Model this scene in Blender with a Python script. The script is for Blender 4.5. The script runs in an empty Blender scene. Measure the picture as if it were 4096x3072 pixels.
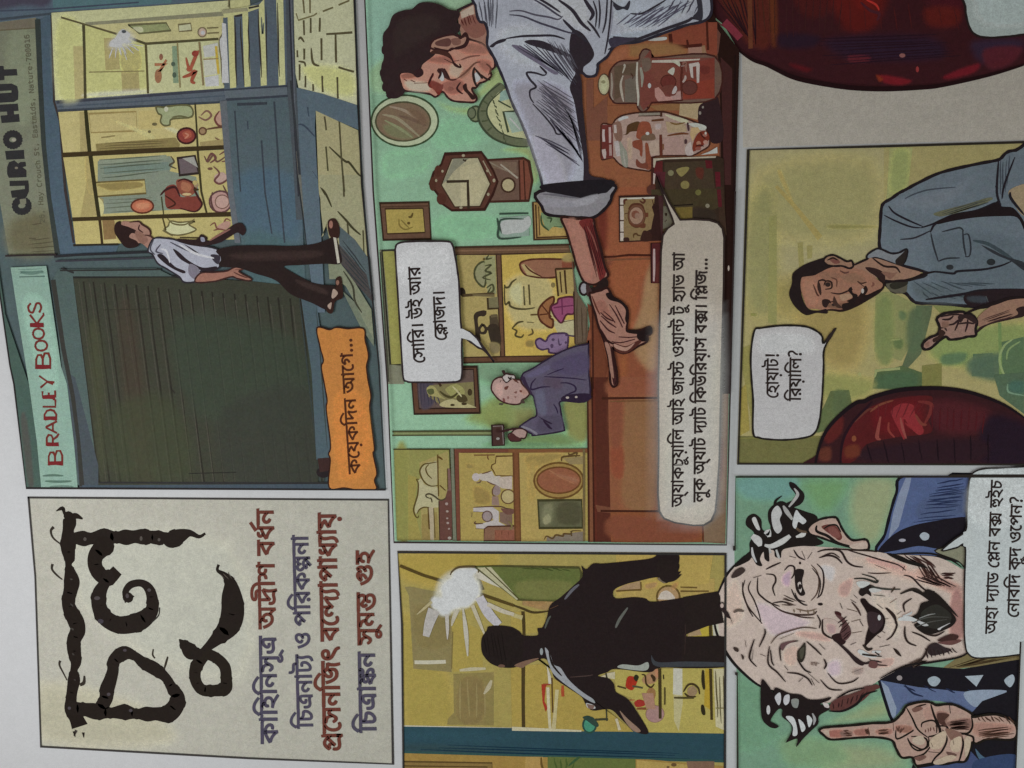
import bpy, math, random
import numpy as np
from mathutils import Matrix, Vector
random.seed(7)
BLANK=False
scene=bpy.context.scene
col=scene.collection
# ------------------------------------------------------------ camera
cam=bpy.data.cameras.new('camera'); camo=bpy.data.objects.new('camera',cam); col.objects.link(camo)
R=[[0.995037, -0.0, 0.099504], [-0.009852, 0.995086, 0.098523], [-0.099015, -0.099015, 0.990148]]
M=Matrix([R[0]+[0],R[1]+[0],R[2]+[0],[0,0,0,1]]); M.translation=Vector([0.019204, 0.019015, 0.191098])
camo.matrix_world=M
cam.sensor_width=36; cam.lens=36*3215/4096; cam.clip_start=0.005; cam.clip_end=50
scene.camera=camo
# ------------------------------------------------------------ light: window light from the left, dim room
w=bpy.data.worlds.new('World'); scene.world=w; w.use_nodes=True
bg=w.node_tree.nodes['Background']; bg.inputs[0].default_value=(1.0,0.90,0.78,1); bg.inputs[1].default_value=0.115
def area(name,loc,aim,sx,sy,power,color):
    l=bpy.data.lights.new(name,'AREA'); l.shape='RECTANGLE'; l.size=sx; l.size_y=sy; l.energy=power; l.color=color
    o=bpy.data.objects.new(name,l); col.objects.link(o); o.location=loc
    o.rotation_euler=(Vector(aim)-Vector(loc)).to_track_quat('-Z','Y').to_euler(); return o
area('window_light',(-0.147,-0.05,0.177),(-0.111,0.009,0),0.14,0.14,0.225,(0.94,0.97,1.0))
area('room_light',(0.135,-0.105,0.152),(0.036,-0.081,0),0.2,0.2,0.128,(0.86,0.98,1.0))
vs=scene.view_settings; vs.view_transform='Standard'; vs.look='None'; vs.exposure=0; vs.gamma=1; vs.use_curve_mapping=False
scene.display_settings.display_device='sRGB'
scene.cycles.transparent_max_bounces=24
# ------------------------------------------------------------ materials
def nodes(name):
    m=bpy.data.materials.new(name); m.use_nodes=True; nt=m.node_tree; nt.nodes.clear()
    out=nt.nodes.new('ShaderNodeOutputMaterial'); return m,nt,out
def mottle(nt,src,amount=1.0):
    """print and paper grain: a cloudy and a fine noise multiply the printed colour"""
    tc=nt.nodes.new('ShaderNodeTexCoord'); cur=src
    for sc,lo,hi,det in ((260,1-.035*amount,1+.035*amount,3),(1300,1-.07*amount,1+.07*amount,2),(3600,1-.11*amount,1+.11*amount,1)):
        n=nt.nodes.new('ShaderNodeTexNoise'); n.inputs['Scale'].default_value=sc; n.inputs['Detail'].default_value=det
        nt.links.new(tc.outputs['Object'],n.inputs['Vector'])
        mr=nt.nodes.new('ShaderNodeMapRange'); mr.inputs[1].default_value=.3; mr.inputs[2].default_value=.7; mr.inputs[3].default_value=lo; mr.inputs[4].default_value=hi
        nt.links.new(n.outputs['Fac'],mr.inputs[0])
        mx=nt.nodes.new('ShaderNodeMix'); mx.data_type='RGBA'; mx.blend_type='MULTIPLY'; mx.inputs[0].default_value=1
        nt.links.new(cur,mx.inputs[6]); nt.links.new(mr.outputs[0],mx.inputs[7]); cur=mx.outputs[2]
    # coloured blotches of the newsprint
    n=nt.nodes.new('ShaderNodeTexNoise'); n.inputs['Scale'].default_value=800; n.inputs['Detail'].default_value=2
    nt.links.new(tc.outputs['Object'],n.inputs['Vector'])
    mx=nt.nodes.new('ShaderNodeMix'); mx.data_type='RGBA'; mx.blend_type='SOFT_LIGHT'; mx.inputs[0].default_value=.09*amount
    nt.links.new(cur,mx.inputs[6]); nt.links.new(n.outputs['Color'],mx.inputs[7])
    return mx.outputs[2]
def surf(nt,color,rough=.7):
    b=nt.nodes.new('ShaderNodeBsdfPrincipled'); nt.links.new(color,b.inputs['Base Color'])
    b.inputs['Roughness'].default_value=rough; b.inputs['Specular IOR Level'].default_value=.03
    return b.outputs[0]
def attr_mat(name,soft):
    m,nt,out=nodes(name); a=nt.nodes.new('ShaderNodeAttribute'); a.attribute_name='ink'
    s=surf(nt,mottle(nt,a.outputs['Color']))
    if soft:
        t=nt.nodes.new('ShaderNodeBsdfTransparent'); x=nt.nodes.new('ShaderNodeMixShader')
        nt.links.new(a.outputs['Alpha'],x.inputs[0]); nt.links.new(t.outputs[0],x.inputs[1]); nt.links.new(s,x.inputs[2]); s=x.outputs[0]
    nt.links.new(s,out.inputs[0]); return m
def plain_mat(name,rgb,amount,rough=.7):
    m,nt,out=nodes(name); c=nt.nodes.new('ShaderNodeRGB'); c.outputs[0].default_value=(*rgb,1)
    nt.links.new(surf(nt,mottle(nt,c.outputs[0],amount),rough),out.inputs[0]); return m
INK=attr_mat('printed_ink',False); SOFT=attr_mat('airbrushed_ink',True)
PAPER=plain_mat('paper',(.80,.795,.80),.0 if BLANK else .35)
def wood_mat():
    m,nt,out=nodes('table_wood'); tc=nt.nodes.new('ShaderNodeTexCoord'); mp=nt.nodes.new('ShaderNodeMapping'); mp.inputs['Scale'].default_value=(3,30,3)
    nt.links.new(tc.outputs['Object'],mp.inputs[0]); n=nt.nodes.new('ShaderNodeTexNoise'); n.inputs['Scale'].default_value=4; n.inputs['Detail'].default_value=6
    nt.links.new(mp.outputs[0],n.inputs['Vector']); r=nt.nodes.new('ShaderNodeValToRGB')
    r.color_ramp.elements[0].color=(.09,.05,.03,1); r.color_ramp.elements[1].color=(.22,.13,.08,1)
    nt.links.new(n.outputs['Fac'],r.inputs[0]); nt.links.new(surf(nt,r.outputs[0],.45),out.inputs[0]); return m
WOOD=wood_mat()
# ------------------------------------------------------------ table, magazine
def box(name,x0,x1,y0,y1,z0,z1,mat,parent=None):
    me=bpy.data.meshes.new(name)
    v=[(x,y,z) for z in(z0,z1) for x,y in((x0,y0),(x1,y0),(x1,y1),(x0,y1))]
    me.from_pydata(v,[],[(3,2,1,0),(4,5,6,7),(0,1,5,4),(1,2,6,5),(2,3,7,6),(3,0,4,7)]); me.materials.append(mat)
    o=bpy.data.objects.new(name,me); col.objects.link(o); o.parent=parent; return o
tb=box('table_top',-.6,.6,-.5,.5,-.045,-.005,WOOD); tb['kind']='structure'
page=bpy.data.objects.new('comic_page',None); col.objects.link(page); page.location=(0,0,-.005)
page['label']='comic book page printed with seven colour panels, lying flat on the table'; page['category']='comic page'
PT=.005
def child(o,parent):
    o.parent=parent; return o
child(box('page_stack',-.1535,.1735,-.1245,.1275,0,PT-.0002,plain_mat('paper_edges',(.7,.68,.64),.6)),page)
child(box('paper_sheet',-.154,.174,-.125,.128,PT-.00019,PT,PAPER),page)
# ------------------------------------------------------------ printing
U=2e-5
PAL=[tuple(int(v)/1000 for v in c.split(',')) for c in """676,648,548 628,588,416 644,652,568 28,20,16 30,22,18 32,24,18 54,42,32 56,42,32 56,44,34 58,44,34 60,46,34 50,44,38 82,70,58 88,76,66 128,108,94 132,112,98 132,112,100 108,90,90 112,92,92 112,94,92 104,86,96 104,84,92 104,84,94 100,82,92 86,72,88 132,108,86 116,100,152 112,100,148 112,98,148 112,98,144 112,96,144 204,64,46 116,104,152 116,100,148 228,70,50 224,70,50 224,68,50 220,68,48 216,68,48 216,66,48 212,66,48 120,108,156 120,104,156 120,104,152 74,66,62 128,176,180 168,228,288 112,82,124 168,300,328 100,124,152 104,128,180 328,344,244 404,448,300 224,200,112 304,268,196 228,196,124 140,124,76 144,128,76 148,128,78 58,54,56 548,512,408 56,54,56 56,52,54 324,288,212 54,52,52 52,50,52 316,308,220 58,56,58 60,58,60 60,56,60 62,60,62 64,60,64 176,168,108 176,168,112 180,168,112 180,172,112 184,172,116 184,176,116 188,176,116 188,180,116 192,180,120 192,184,120 196,184,124 196,188,124 200,188,124 200,192,124 200,192,128 204,192,128 204,196,128 208,200,132 212,200,132 212,204,132 216,204,136 216,208,136 220,208,140 220,212,140 224,212,140 224,216,144 228,216,144 132,192,248 70,84,78 82,64,60 188,224,268 92,98,128 90,104,128 128,164,208 928,928,524 928,928,400 800,704,332 928,856,432 928,916,392 720,620,276 676,580,260 620,536,248 928,928,868 888,860,380 436,420,276 928,904,456 228,208,108 136,120,62 196,164,82 156,136,68 168,140,64 404,340,156 508,548,268 244,228,116 928,928,612 928,928,596 300,252,132 928,700,556 360,280,164 928,928,928 304,256,128 304,252,128 296,248,148 292,244,148 928,928,852 928,928,764 928,928,920 928,676,120 496,356,160 428,316,156 468,384,180 404,540,348 156,212,148 152,208,144 468,216,136 584,288,152 704,296,156 580,152,90 636,180,108 496,100,74 624,176,104 928,928,512 284,248,132 848,792,360 132,144,160 872,752,340 676,556,252 836,700,320 532,404,160 928,864,440 864,736,332 928,928,616 884,732,312 584,636,356 216,200,92 928,928,708 444,352,144 252,192,82 428,336,144 88,76,36 436,94,76 94,30,30 636,172,108 884,376,248 260,216,108 256,212,108 352,184,140 360,192,144 836,512,392 272,104,84 564,372,208 208,104,62 208,104,64 340,196,112 584,456,212 64,58,26 828,708,296 632,520,224 588,488,212 744,628,268 372,428,328 304,392,324 432,484,356 152,180,124 212,240,168 504,436,216 928,860,416 752,644,268 236,180,70 432,328,124 252,196,204 60,42,38 584,576,512 148,120,80 756,252,144 184,54,32 928,436,248 108,92,46 400,128,82 336,86,64 88,28,28 98,34,24 680,292,164 900,668,360 536,400,228 84,58,28 744,600,244 760,456,400 192,96,96 832,544,464 320,176,136 180,84,76 256,140,104 820,568,476 256,112,98 264,116,100 264,116,104 252,132,90 184,86,78 88,72,32 62,54,26 800,676,276 400,256,112 852,728,336 80,52,26 928,908,528 232,188,86 236,192,86 232,188,84 312,132,98 732,432,344 308,128,96 120,92,38 120,92,40 88,60,28 82,56,26 48,40,28 82,62,44 156,212,236 136,228,316 124,220,224 152,212,248 208,248,284 82,94,124 82,94,120 84,100,124 82,98,120 80,92,112 94,116,148 220,240,268 172,216,264 928,900,428 928,928,460 928,920,456 928,928,488 928,912,460 568,540,336 78,68,60 80,68,60 80,70,62 82,70,64 84,72,64 208,240,220 312,276,148 136,156,176 62,62,78 216,236,276 400,356,276 72,78,88 260,260,228 54,58,62 928,928,608 928,928,388 252,212,104 320,276,136 256,216,104 260,220,104 172,144,74 172,144,76 176,148,76 168,140,72 164,140,72 160,136,70 660,600,336 592,568,344 376,404,272 280,320,232 96,86,42 144,128,66 148,128,66 140,124,64 148,132,68 96,100,100 92,82,40 140,120,62 90,82,40 132,116,60 86,84,56 184,248,300 92,120,164 88,116,156 94,124,168 160,204,216 128,112,108 66,76,82 80,82,58 48,44,34 116,108,82 128,136,68 76,108,74 116,74,54 100,120,60 82,82,58 70,72,58 84,96,72 52,50,50 42,42,38 56,56,38 42,40,34 48,40,36 40,30,32 132,184,172 104,124,140 74,72,88 44,44,50 52,52,48 50,50,50 68,66,58 100,132,164 128,180,208 72,88,82 78,40,36 376,560,456 492,704,584 144,240,196 144,236,196 148,240,188 148,244,188 208,316,260 224,360,296 228,42,34 232,44,34 248,32,34 232,44,36 236,44,36 252,32,36 256,34,36 240,44,36 240,46,36 244,46,36 260,34,36 244,46,38 248,46,38 268,34,38 252,46,38 100,160,132 144,92,86 48,44,40 104,36,36 56,42,42 572,320,244 48,26,24 412,220,164 78,32,28 120,54,42 628,632,728 50,42,52 46,32,38 76,62,80 124,116,148 124,116,152 904,892,928 892,880,928 316,284,340 528,252,184 78,36,32 176,70,54 180,70,54 52,30,30 460,456,564 396,188,152 44,28,26 88,54,48 86,54,48 70,32,26 548,268,200 820,768,640 62,30,24 408,212,156 644,476,384 636,472,380 808,328,88 60,26,20 856,368,90 120,40,20 124,40,20 124,42,20 128,42,22 128,44,22 40,34,34 600,476,152 580,464,144 576,448,112 628,460,104 396,320,140 336,260,104 416,324,120 332,236,104 468,364,156 604,460,120 816,756,584 756,668,448 720,624,412 312,236,84 852,796,636 48,112,144 54,128,164 44,94,108 94,140,144 16,50,84 56,132,124 544,344,96 388,252,84 168,104,36 204,248,74 660,420,140 224,132,36 116,172,46 82,164,68 712,488,152 228,128,54 340,196,128 640,480,128 644,468,120 716,580,164 792,692,364 912,856,712 908,852,688 880,780,500 728,488,64 764,576,90 624,424,240 696,492,160 736,524,152 592,388,216 220,132,40 668,424,212 908,768,652 224,136,40 224,136,42 608,360,180 732,520,152 544,272,128 724,508,164 572,364,156 500,304,128 836,740,496 108,72,28 108,72,26 112,74,28 880,788,532 740,628,300 576,68,38 492,94,46 596,116,48 172,92,30 908,816,676 892,792,532 816,692,372 116,424,280 46,112,92 54,94,72 80,78,48 908,780,548 876,732,488 812,712,480 604,56,28 48,46,22 128,78,34 120,116,68 564,60,44 616,80,54 336,120,52 608,340,180 492,252,104 86,50,24 86,50,22 712,332,180 604,356,324 456,260,200 620,340,236 94,64,24 52,38,20 128,94,34 88,54,24 512,336,192 52,40,20 96,64,24 168,132,54 344,284,128 136,90,26 144,94,28 928,928,860 568,440,128 800,760,608 692,640,596 776,708,636 748,676,528 768,708,584 772,684,492 784,736,764 804,712,544 696,592,336 852,788,652 840,764,556 152,104,48 200,232,70 116,112,40 316,304,104 704,656,416 132,112,40 88,116,32 34,22,22 36,24,22 32,22,20 20,14,12 320,184,124 232,128,92 268,196,140 332,200,144 432,344,320 512,520,552 460,292,212 740,716,696 328,200,164 536,556,492 84,88,100 208,208,184 144,152,128 200,196,224 208,104,56 456,488,488 124,76,68 72,42,38 56,50,48 464,768,516 556,892,736 632,856,528 468,776,528 656,928,636 732,868,380 648,804,348 604,684,276 448,756,508 444,784,528 400,716,464 296,448,280 404,380,124 284,340,136 436,596,340 452,412,120 268,320,128 400,464,140 416,536,284 288,420,156 388,556,324 176,332,188 352,544,288 820,904,608 82,128,62 360,248,160 144,140,76 348,348,188 532,460,304 576,452,328 452,480,264 284,184,128 296,180,120 372,412,236 100,124,72 288,324,196 260,284,168 928,928,532 632,808,652 548,780,676 148,172,90 148,176,92 144,172,90 100,128,74 104,128,74 928,928,896 108,176,112 272,164,120 108,42,28 348,120,78 336,224,156 660,572,456 448,352,260 776,660,388 108,54,34 184,74,52 78,30,22 156,60,40 160,60,40 156,58,40 724,656,420 104,54,34 440,420,304 848,760,476 78,54,34 76,52,32 80,54,34 640,548,372 620,532,360 612,524,356 636,544,372 608,520,352 628,536,364 572,460,316 236,128,82 72,38,24 140,72,44 672,516,152 98,54,30 356,260,72 356,260,74 188,128,38 476,620,520 796,816,788 78,128,92 76,120,88 76,124,90 668,420,156 108,54,28 820,572,192 104,54,26 204,120,48 372,516,276 94,144,66 94,144,68 352,344,240 528,496,152 72,70,48 66,64,44 112,112,76 248,140,80 100,54,34 392,220,132 676,528,204 928,660,168 776,700,360 812,720,424 240,124,72 88,46,30 88,48,30 208,100,58 90,48,30 92,48,30 496,476,264 128,128,58 532,520,264 132,128,60 188,128,46 58,40,30 136,90,44 280,212,104 328,280,148 90,62,30 74,52,36 76,52,36 132,96,58 224,168,94 368,288,152 624,488,188 136,108,44 132,104,44 928,900,532 808,692,320 380,288,120 512,236,144 156,54,32 784,592,268 416,132,76 700,520,200 104,58,26 100,56,26 104,56,26 528,232,100 156,50,26 508,136,268 152,38,62 248,52,132 252,54,132 152,62,32 132,104,42 180,124,52 452,332,116 188,112,44 412,276,452 112,58,128 420,280,456 156,96,180 160,96,180 112,60,132 604,448,172 696,616,276 248,172,116 100,58,38 136,88,54 356,408,180 116,116,52 180,86,52 54,28,20 216,144,120 116,96,136 348,296,132 80,70,100 564,504,204 524,488,184 160,172,68 724,636,332 120,90,38 92,64,32 90,64,30 92,64,30 120,100,38 832,756,408 88,48,28 516,432,180 436,412,136 412,396,120 512,424,124 548,444,168 456,340,120 692,628,372 644,568,316 660,544,364 208,92,72 308,172,148 164,92,26 168,94,26 160,108,32 156,104,32 160,92,26 196,136,50 116,92,50 116,92,48 164,94,26 82,42,32 120,52,32 84,64,26 82,62,26 560,424,376 556,424,376 564,480,420 280,296,208 82,60,32 272,96,60 620,464,144 484,336,112 428,320,116 224,94,40 704,516,184 172,88,28 780,672,644 776,680,588 804,656,552 212,112,66 248,148,100 468,340,320 452,296,236 728,584,288 212,120,54 752,668,640 164,84,60 160,84,60 160,82,58 160,84,58 324,200,148 256,120,94 468,368,360 200,120,100 364,192,120 124,52,32 416,152,96 224,76,46 336,144,62 308,124,54 672,492,164 520,368,124 612,444,148 648,472,156 220,92,40 220,94,40 536,336,108 232,120,36 456,172,92 236,98,34 564,284,168 556,240,128 204,196,108 88,80,34 356,340,196 140,128,70 532,496,288 344,328,188 480,356,168 176,104,40 180,104,40 360,284,220 172,98,38 172,98,40 280,200,90 324,256,98 512,188,92 424,136,70 532,176,86 576,192,86 664,400,204 544,200,68 268,56,40 444,144,72 276,108,68 472,152,76 284,88,46 112,32,20 348,136,70 344,136,70 192,48,30 160,46,30 432,164,82 452,228,108 452,116,62 440,180,90 376,120,70 296,112,64 392,136,58 356,112,66 448,144,82 436,172,86 360,228,140 352,224,176 496,340,240 368,168,140 468,316,228 100,32,20 308,140,62 96,30,18 196,58,30 90,28,18 98,30,20 632,440,304 84,36,28 608,376,220 98,52,40 46,20,16 116,42,40 192,82,60 32,16,16 280,116,86 856,700,596 448,120,72 136,34,24 136,36,24 664,368,284 552,324,188 928,928,884 560,296,128 636,244,128 516,204,96 480,244,108 772,584,348 380,152,98 484,188,92 68,34,38 520,448,388 516,444,384 308,188,144 112,36,30 348,108,84 380,132,94 452,92,58 384,88,64 296,244,196 224,148,100 300,240,184 348,120,88 844,776,492 172,108,68 928,924,576 508,468,268 928,868,744 772,672,560 592,500,412 792,716,604 552,516,428 928,824,704 928,928,736 928,904,776 840,460,400 844,556,508 512,228,188 280,70,56 148,42,34 304,104,80 928,816,792 928,800,740 800,632,568 240,82,66 176,52,38 212,52,44 192,52,38 128,50,34 656,468,424 492,232,180 120,32,26 732,508,428 108,40,28 268,64,54 424,236,176 928,760,736 876,704,648 884,644,600 704,472,436 900,756,696 852,748,720 928,928,916 500,492,400 664,624,544 168,84,38 484,140,78 308,192,124 424,120,70 440,132,74 320,100,64 788,604,428 824,612,488 728,476,416 740,552,344 928,868,616 508,440,352 128,50,32 208,80,40 256,88,40 224,64,40 316,172,60 124,64,72 124,64,70 928,928,836 928,644,340 888,732,684 352,68,40 704,340,232 816,452,360 616,272,212 464,160,128 128,32,26 928,884,784 928,928,880 852,732,720 372,176,98 928,928,872 74,44,30 116,78,48 196,36,38 192,28,36 200,28,40 216,52,36 168,42,52 824,704,540 112,34,28 884,696,620 460,372,144 360,324,180 420,336,132 172,124,48 332,296,108 172,62,46 32,22,16 112,82,42 96,54,36 188,30,40 72,50,38 84,54,32 300,212,60 30,20,16 284,252,86 468,404,284 252,224,160 66,40,24 108,44,44 64,28,24 436,292,140 924,788,684 928,868,752 284,124,72 164,72,36 588,360,252 224,96,60 352,140,90 512,300,220 228,80,44 232,80,44 172,62,36 172,60,36 172,62,38 164,82,36 116,44,24 116,46,24 212,128,68 116,54,36 112,52,36 82,36,28 164,38,40 62,20,20 804,580,568 204,54,46 628,332,248 928,736,592 452,196,152 66,36,40 184,48,40 928,480,360 76,30,30 488,196,152 568,248,188 864,492,364 928,836,656 424,172,124 928,776,592 900,464,344 496,192,148 544,284,196 900,500,376 464,184,140 66,38,40 84,56,52 62,36,38 64,36,38 62,34,38 688,384,288 78,30,32 228,100,86 400,192,152 80,32,32 78,30,30 112,46,38 228,100,84 316,56,44 380,96,72 388,108,82 108,46,46 168,62,52 360,156,120 296,132,94 60,38,34 232,100,72 72,34,30 480,188,148 364,100,80 228,60,50 284,124,90 72,34,36 744,772,892 56,48,70 848,892,928 548,508,576 372,328,392 588,560,640 776,844,928 556,624,668 744,776,896 892,928,928 792,760,880 600,576,660 66,48,60 62,44,56 70,54,70 64,52,70 66,54,72 172,156,208 68,56,74 66,56,74 68,56,76 68,58,76 296,260,360 108,94,136 164,148,188 62,52,68 60,50,66 156,140,176 156,140,180 152,136,176 152,136,188 152,140,192 160,144,200 160,160,204 164,160,204 76,70,90 72,60,78 180,164,240 128,112,168 70,58,76 98,82,124 78,72,94 548,544,656 472,448,484 32,22,26 260,240,276 32,26,32 576,548,616 664,644,700 420,396,436 608,288,220 56,22,18 708,352,264 296,52,48 100,24,24 400,132,108 56,22,20 42,24,22 552,532,568 40,24,24 98,52,52 628,316,240 52,20,18 488,208,156 32,18,18 32,18,16 152,48,36 712,400,308 94,32,32 576,308,232 96,32,32 98,32,32 208,64,46 184,152,228 48,30,60 228,220,320 152,116,220 172,116,168 132,108,164 236,200,348 50,30,62 74,44,88 52,32,80 54,34,84 54,34,82 48,28,60 372,340,412 772,648,592 780,652,596 728,476,424 86,36,32 868,596,528 648,372,296 836,728,696 68,36,32 232,82,64 340,156,128 284,100,80 432,220,184 328,124,108 432,216,184 124,82,64 120,120,76 184,64,48 132,48,40 648,428,380 66,28,28 128,44,42 108,54,46 46,22,20 356,284,268 78,34,28 492,436,416 928,916,928 52,36,38 52,36,40 928,920,928 48,32,30 48,34,30 50,34,30 50,34,32 792,684,572 928,872,808 52,34,32 52,36,32 54,36,32 54,36,34 54,38,34 56,38,34 56,38,36 58,38,36 58,40,36 60,40,36 60,40,38 62,42,38 62,44,44 812,740,648 70,20,24 90,24,30 216,46,30 328,90,30 136,32,30 156,28,26 252,28,22 340,30,24 220,28,24 152,24,36 268,34,24 100,24,32 52,30,64 38,26,52 228,24,32 412,30,44 88,24,30 384,30,48 552,90,32 204,26,36 76,48,98 240,38,48 82,36,66 316,46,58 68,28,50 144,46,30 56,20,26 104,32,34 164,30,30 52,20,34 140,34,48 924,76,60 372,184,148 348,256,252 408,68,100 276,88,46 36,14,16 528,216,204 536,78,80 756,856,836 48,30,30 784,924,928 724,616,276 740,648,344 636,584,264 464,460,200 716,628,312 560,408,144 544,448,164 668,568,256 736,584,212 724,544,184 664,596,276 568,536,208 620,536,212 628,544,216 468,424,148 660,596,280 692,692,300 528,596,240 496,496,212 360,440,168 532,516,224 204,304,124 468,484,204 196,312,156 204,256,140 184,264,148 300,336,164 404,548,192 168,304,180 468,564,208 148,252,148 136,240,176 448,476,212 204,312,164 340,484,180 548,680,300 436,584,260 180,248,112 140,240,128 408,380,128 592,640,280 588,636,280 684,660,296 516,560,232 436,456,168 524,500,164 544,476,160 504,520,176 708,604,268 228,276,116 188,244,116 268,304,128 504,400,92 300,276,104 372,332,108 616,484,132 180,268,164 128,268,208 352,532,356 292,348,408 38,28,32 224,272,316 388,420,480 188,228,244 272,324,380 40,32,42 40,34,42 36,24,26 66,60,72 66,70,84 66,68,82 68,72,84 64,68,76 54,58,64 38,32,40 104,136,156 66,70,82 50,58,64 108,136,160 108,132,148 38,30,38 48,30,34 108,124,148 180,200,204 284,280,176 112,120,108 120,132,168 120,136,172 42,34,44 668,508,324 412,432,472 36,28,32 54,40,36 208,184,136 64,56,42 596,340,236 64,34,32 428,220,160 36,24,24 48,28,24 616,304,204 452,236,160 628,332,216 720,376,252 464,268,176 596,296,200 288,156,104 40,26,26 588,332,228 356,140,112 42,26,24 82,44,36 62,34,30 68,42,38 228,104,72 60,34,30 60,32,30 66,40,38 112,54,42 716,440,292 40,26,24 844,748,692 116,56,42 112,56,42 352,144,108 228,104,82 112,60,46 164,72,52 580,324,228 62,34,34 112,54,50 580,340,276 34,24,24 68,38,38 84,44,36 384,204,148 376,200,148 72,24,28 164,26,28 248,24,30 164,34,42 80,24,28 34,20,36 84,26,30 50,24,34 280,70,38 136,26,28 272,76,46 224,38,34 448,54,62 496,60,68 376,44,50 464,116,94 420,80,66 496,124,108 216,64,48 340,100,62 42,16,24 344,82,62 292,54,50 392,120,60 232,34,40 148,22,28 28,14,20 26,16,20 892,848,856 36,28,24 928,908,928 54,44,36 304,512,352 292,556,500 308,560,248 576,612,340 516,588,316 500,556,312 348,528,284 364,524,340 272,508,312 308,480,348 160,212,424 20,18,26 408,464,640 140,180,316 40,54,136 40,56,136 26,20,28 652,620,704 664,720,808 416,396,276 38,30,24 332,256,120 94,58,28 228,164,74 22,18,24 184,232,416 436,496,644 18,16,24 30,38,90 444,512,652 496,420,420 560,636,712 608,672,752 600,664,740 100,128,272 128,216,320 64,96,212 928,732,640 708,428,360 464,204,172 864,644,556 560,244,220 712,420,376 660,396,352 928,736,824 928,732,852 928,896,920 736,508,708 928,684,584 928,760,656 648,476,404 632,392,348 752,424,396 856,632,544 30,22,20 30,22,22 924,888,872 852,820,812 928,924,928 920,884,864 924,888,868 832,800,804 924,888,860 928,896,864 764,732,704 640,612,588 712,684,660 188,120,78 804,560,468 26,20,18 256,82,68 376,140,120 892,684,576 24,18,18 52,30,24 38,26,24 892,768,708 50,30,28 136,76,54 50,30,26 52,30,28 92,48,40 94,40,34 92,40,34 50,26,24 92,30,30 90,48,40 284,196,136 132,82,66 872,660,580 672,436,436 180,84,84 50,24,24 136,82,50 136,80,50 232,132,94 28,16,16 74,44,48 928,904,884 50,22,18 924,916,884 920,880,848 50,48,40 86,82,70 90,62,44 50,36,30 904,892,884 904,860,840 50,30,30 90,46,44 232,100,92 384,296,276 224,156,132 58,48,36 128,116,84 228,120,120 176,116,92 48,30,26 128,80,64 90,46,40 86,56,46 380,268,224 88,58,52 220,160,132 856,652,576 54,48,40 912,900,904 768,752,756 764,744,748 904,856,860 128,120,108 404,392,380 90,40,36 58,38,40 50,28,30 184,78,70 188,70,62 50,20,20 30,20,20 900,860,896 400,408,376 552,524,528 892,784,756 900,860,864 700,452,368 24,18,14 524,168,132 444,168,128 448,200,140 488,220,172 288,164,136 652,376,304 620,372,304 352,180,148 276,136,112 536,276,220 784,584,472 24,16,14 812,632,492 280,144,116 224,116,98 356,192,148 840,636,472 832,632,468 796,608,456 788,604,452 88,42,32 132,60,48 48,22,18 48,24,18 284,140,112 128,60,42 136,62,46 132,62,44 184,88,64 84,120,82 884,920,928 34,26,24 896,928,928 52,34,30 56,36,34 52,40,34 46,36,30""".split()]
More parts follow.
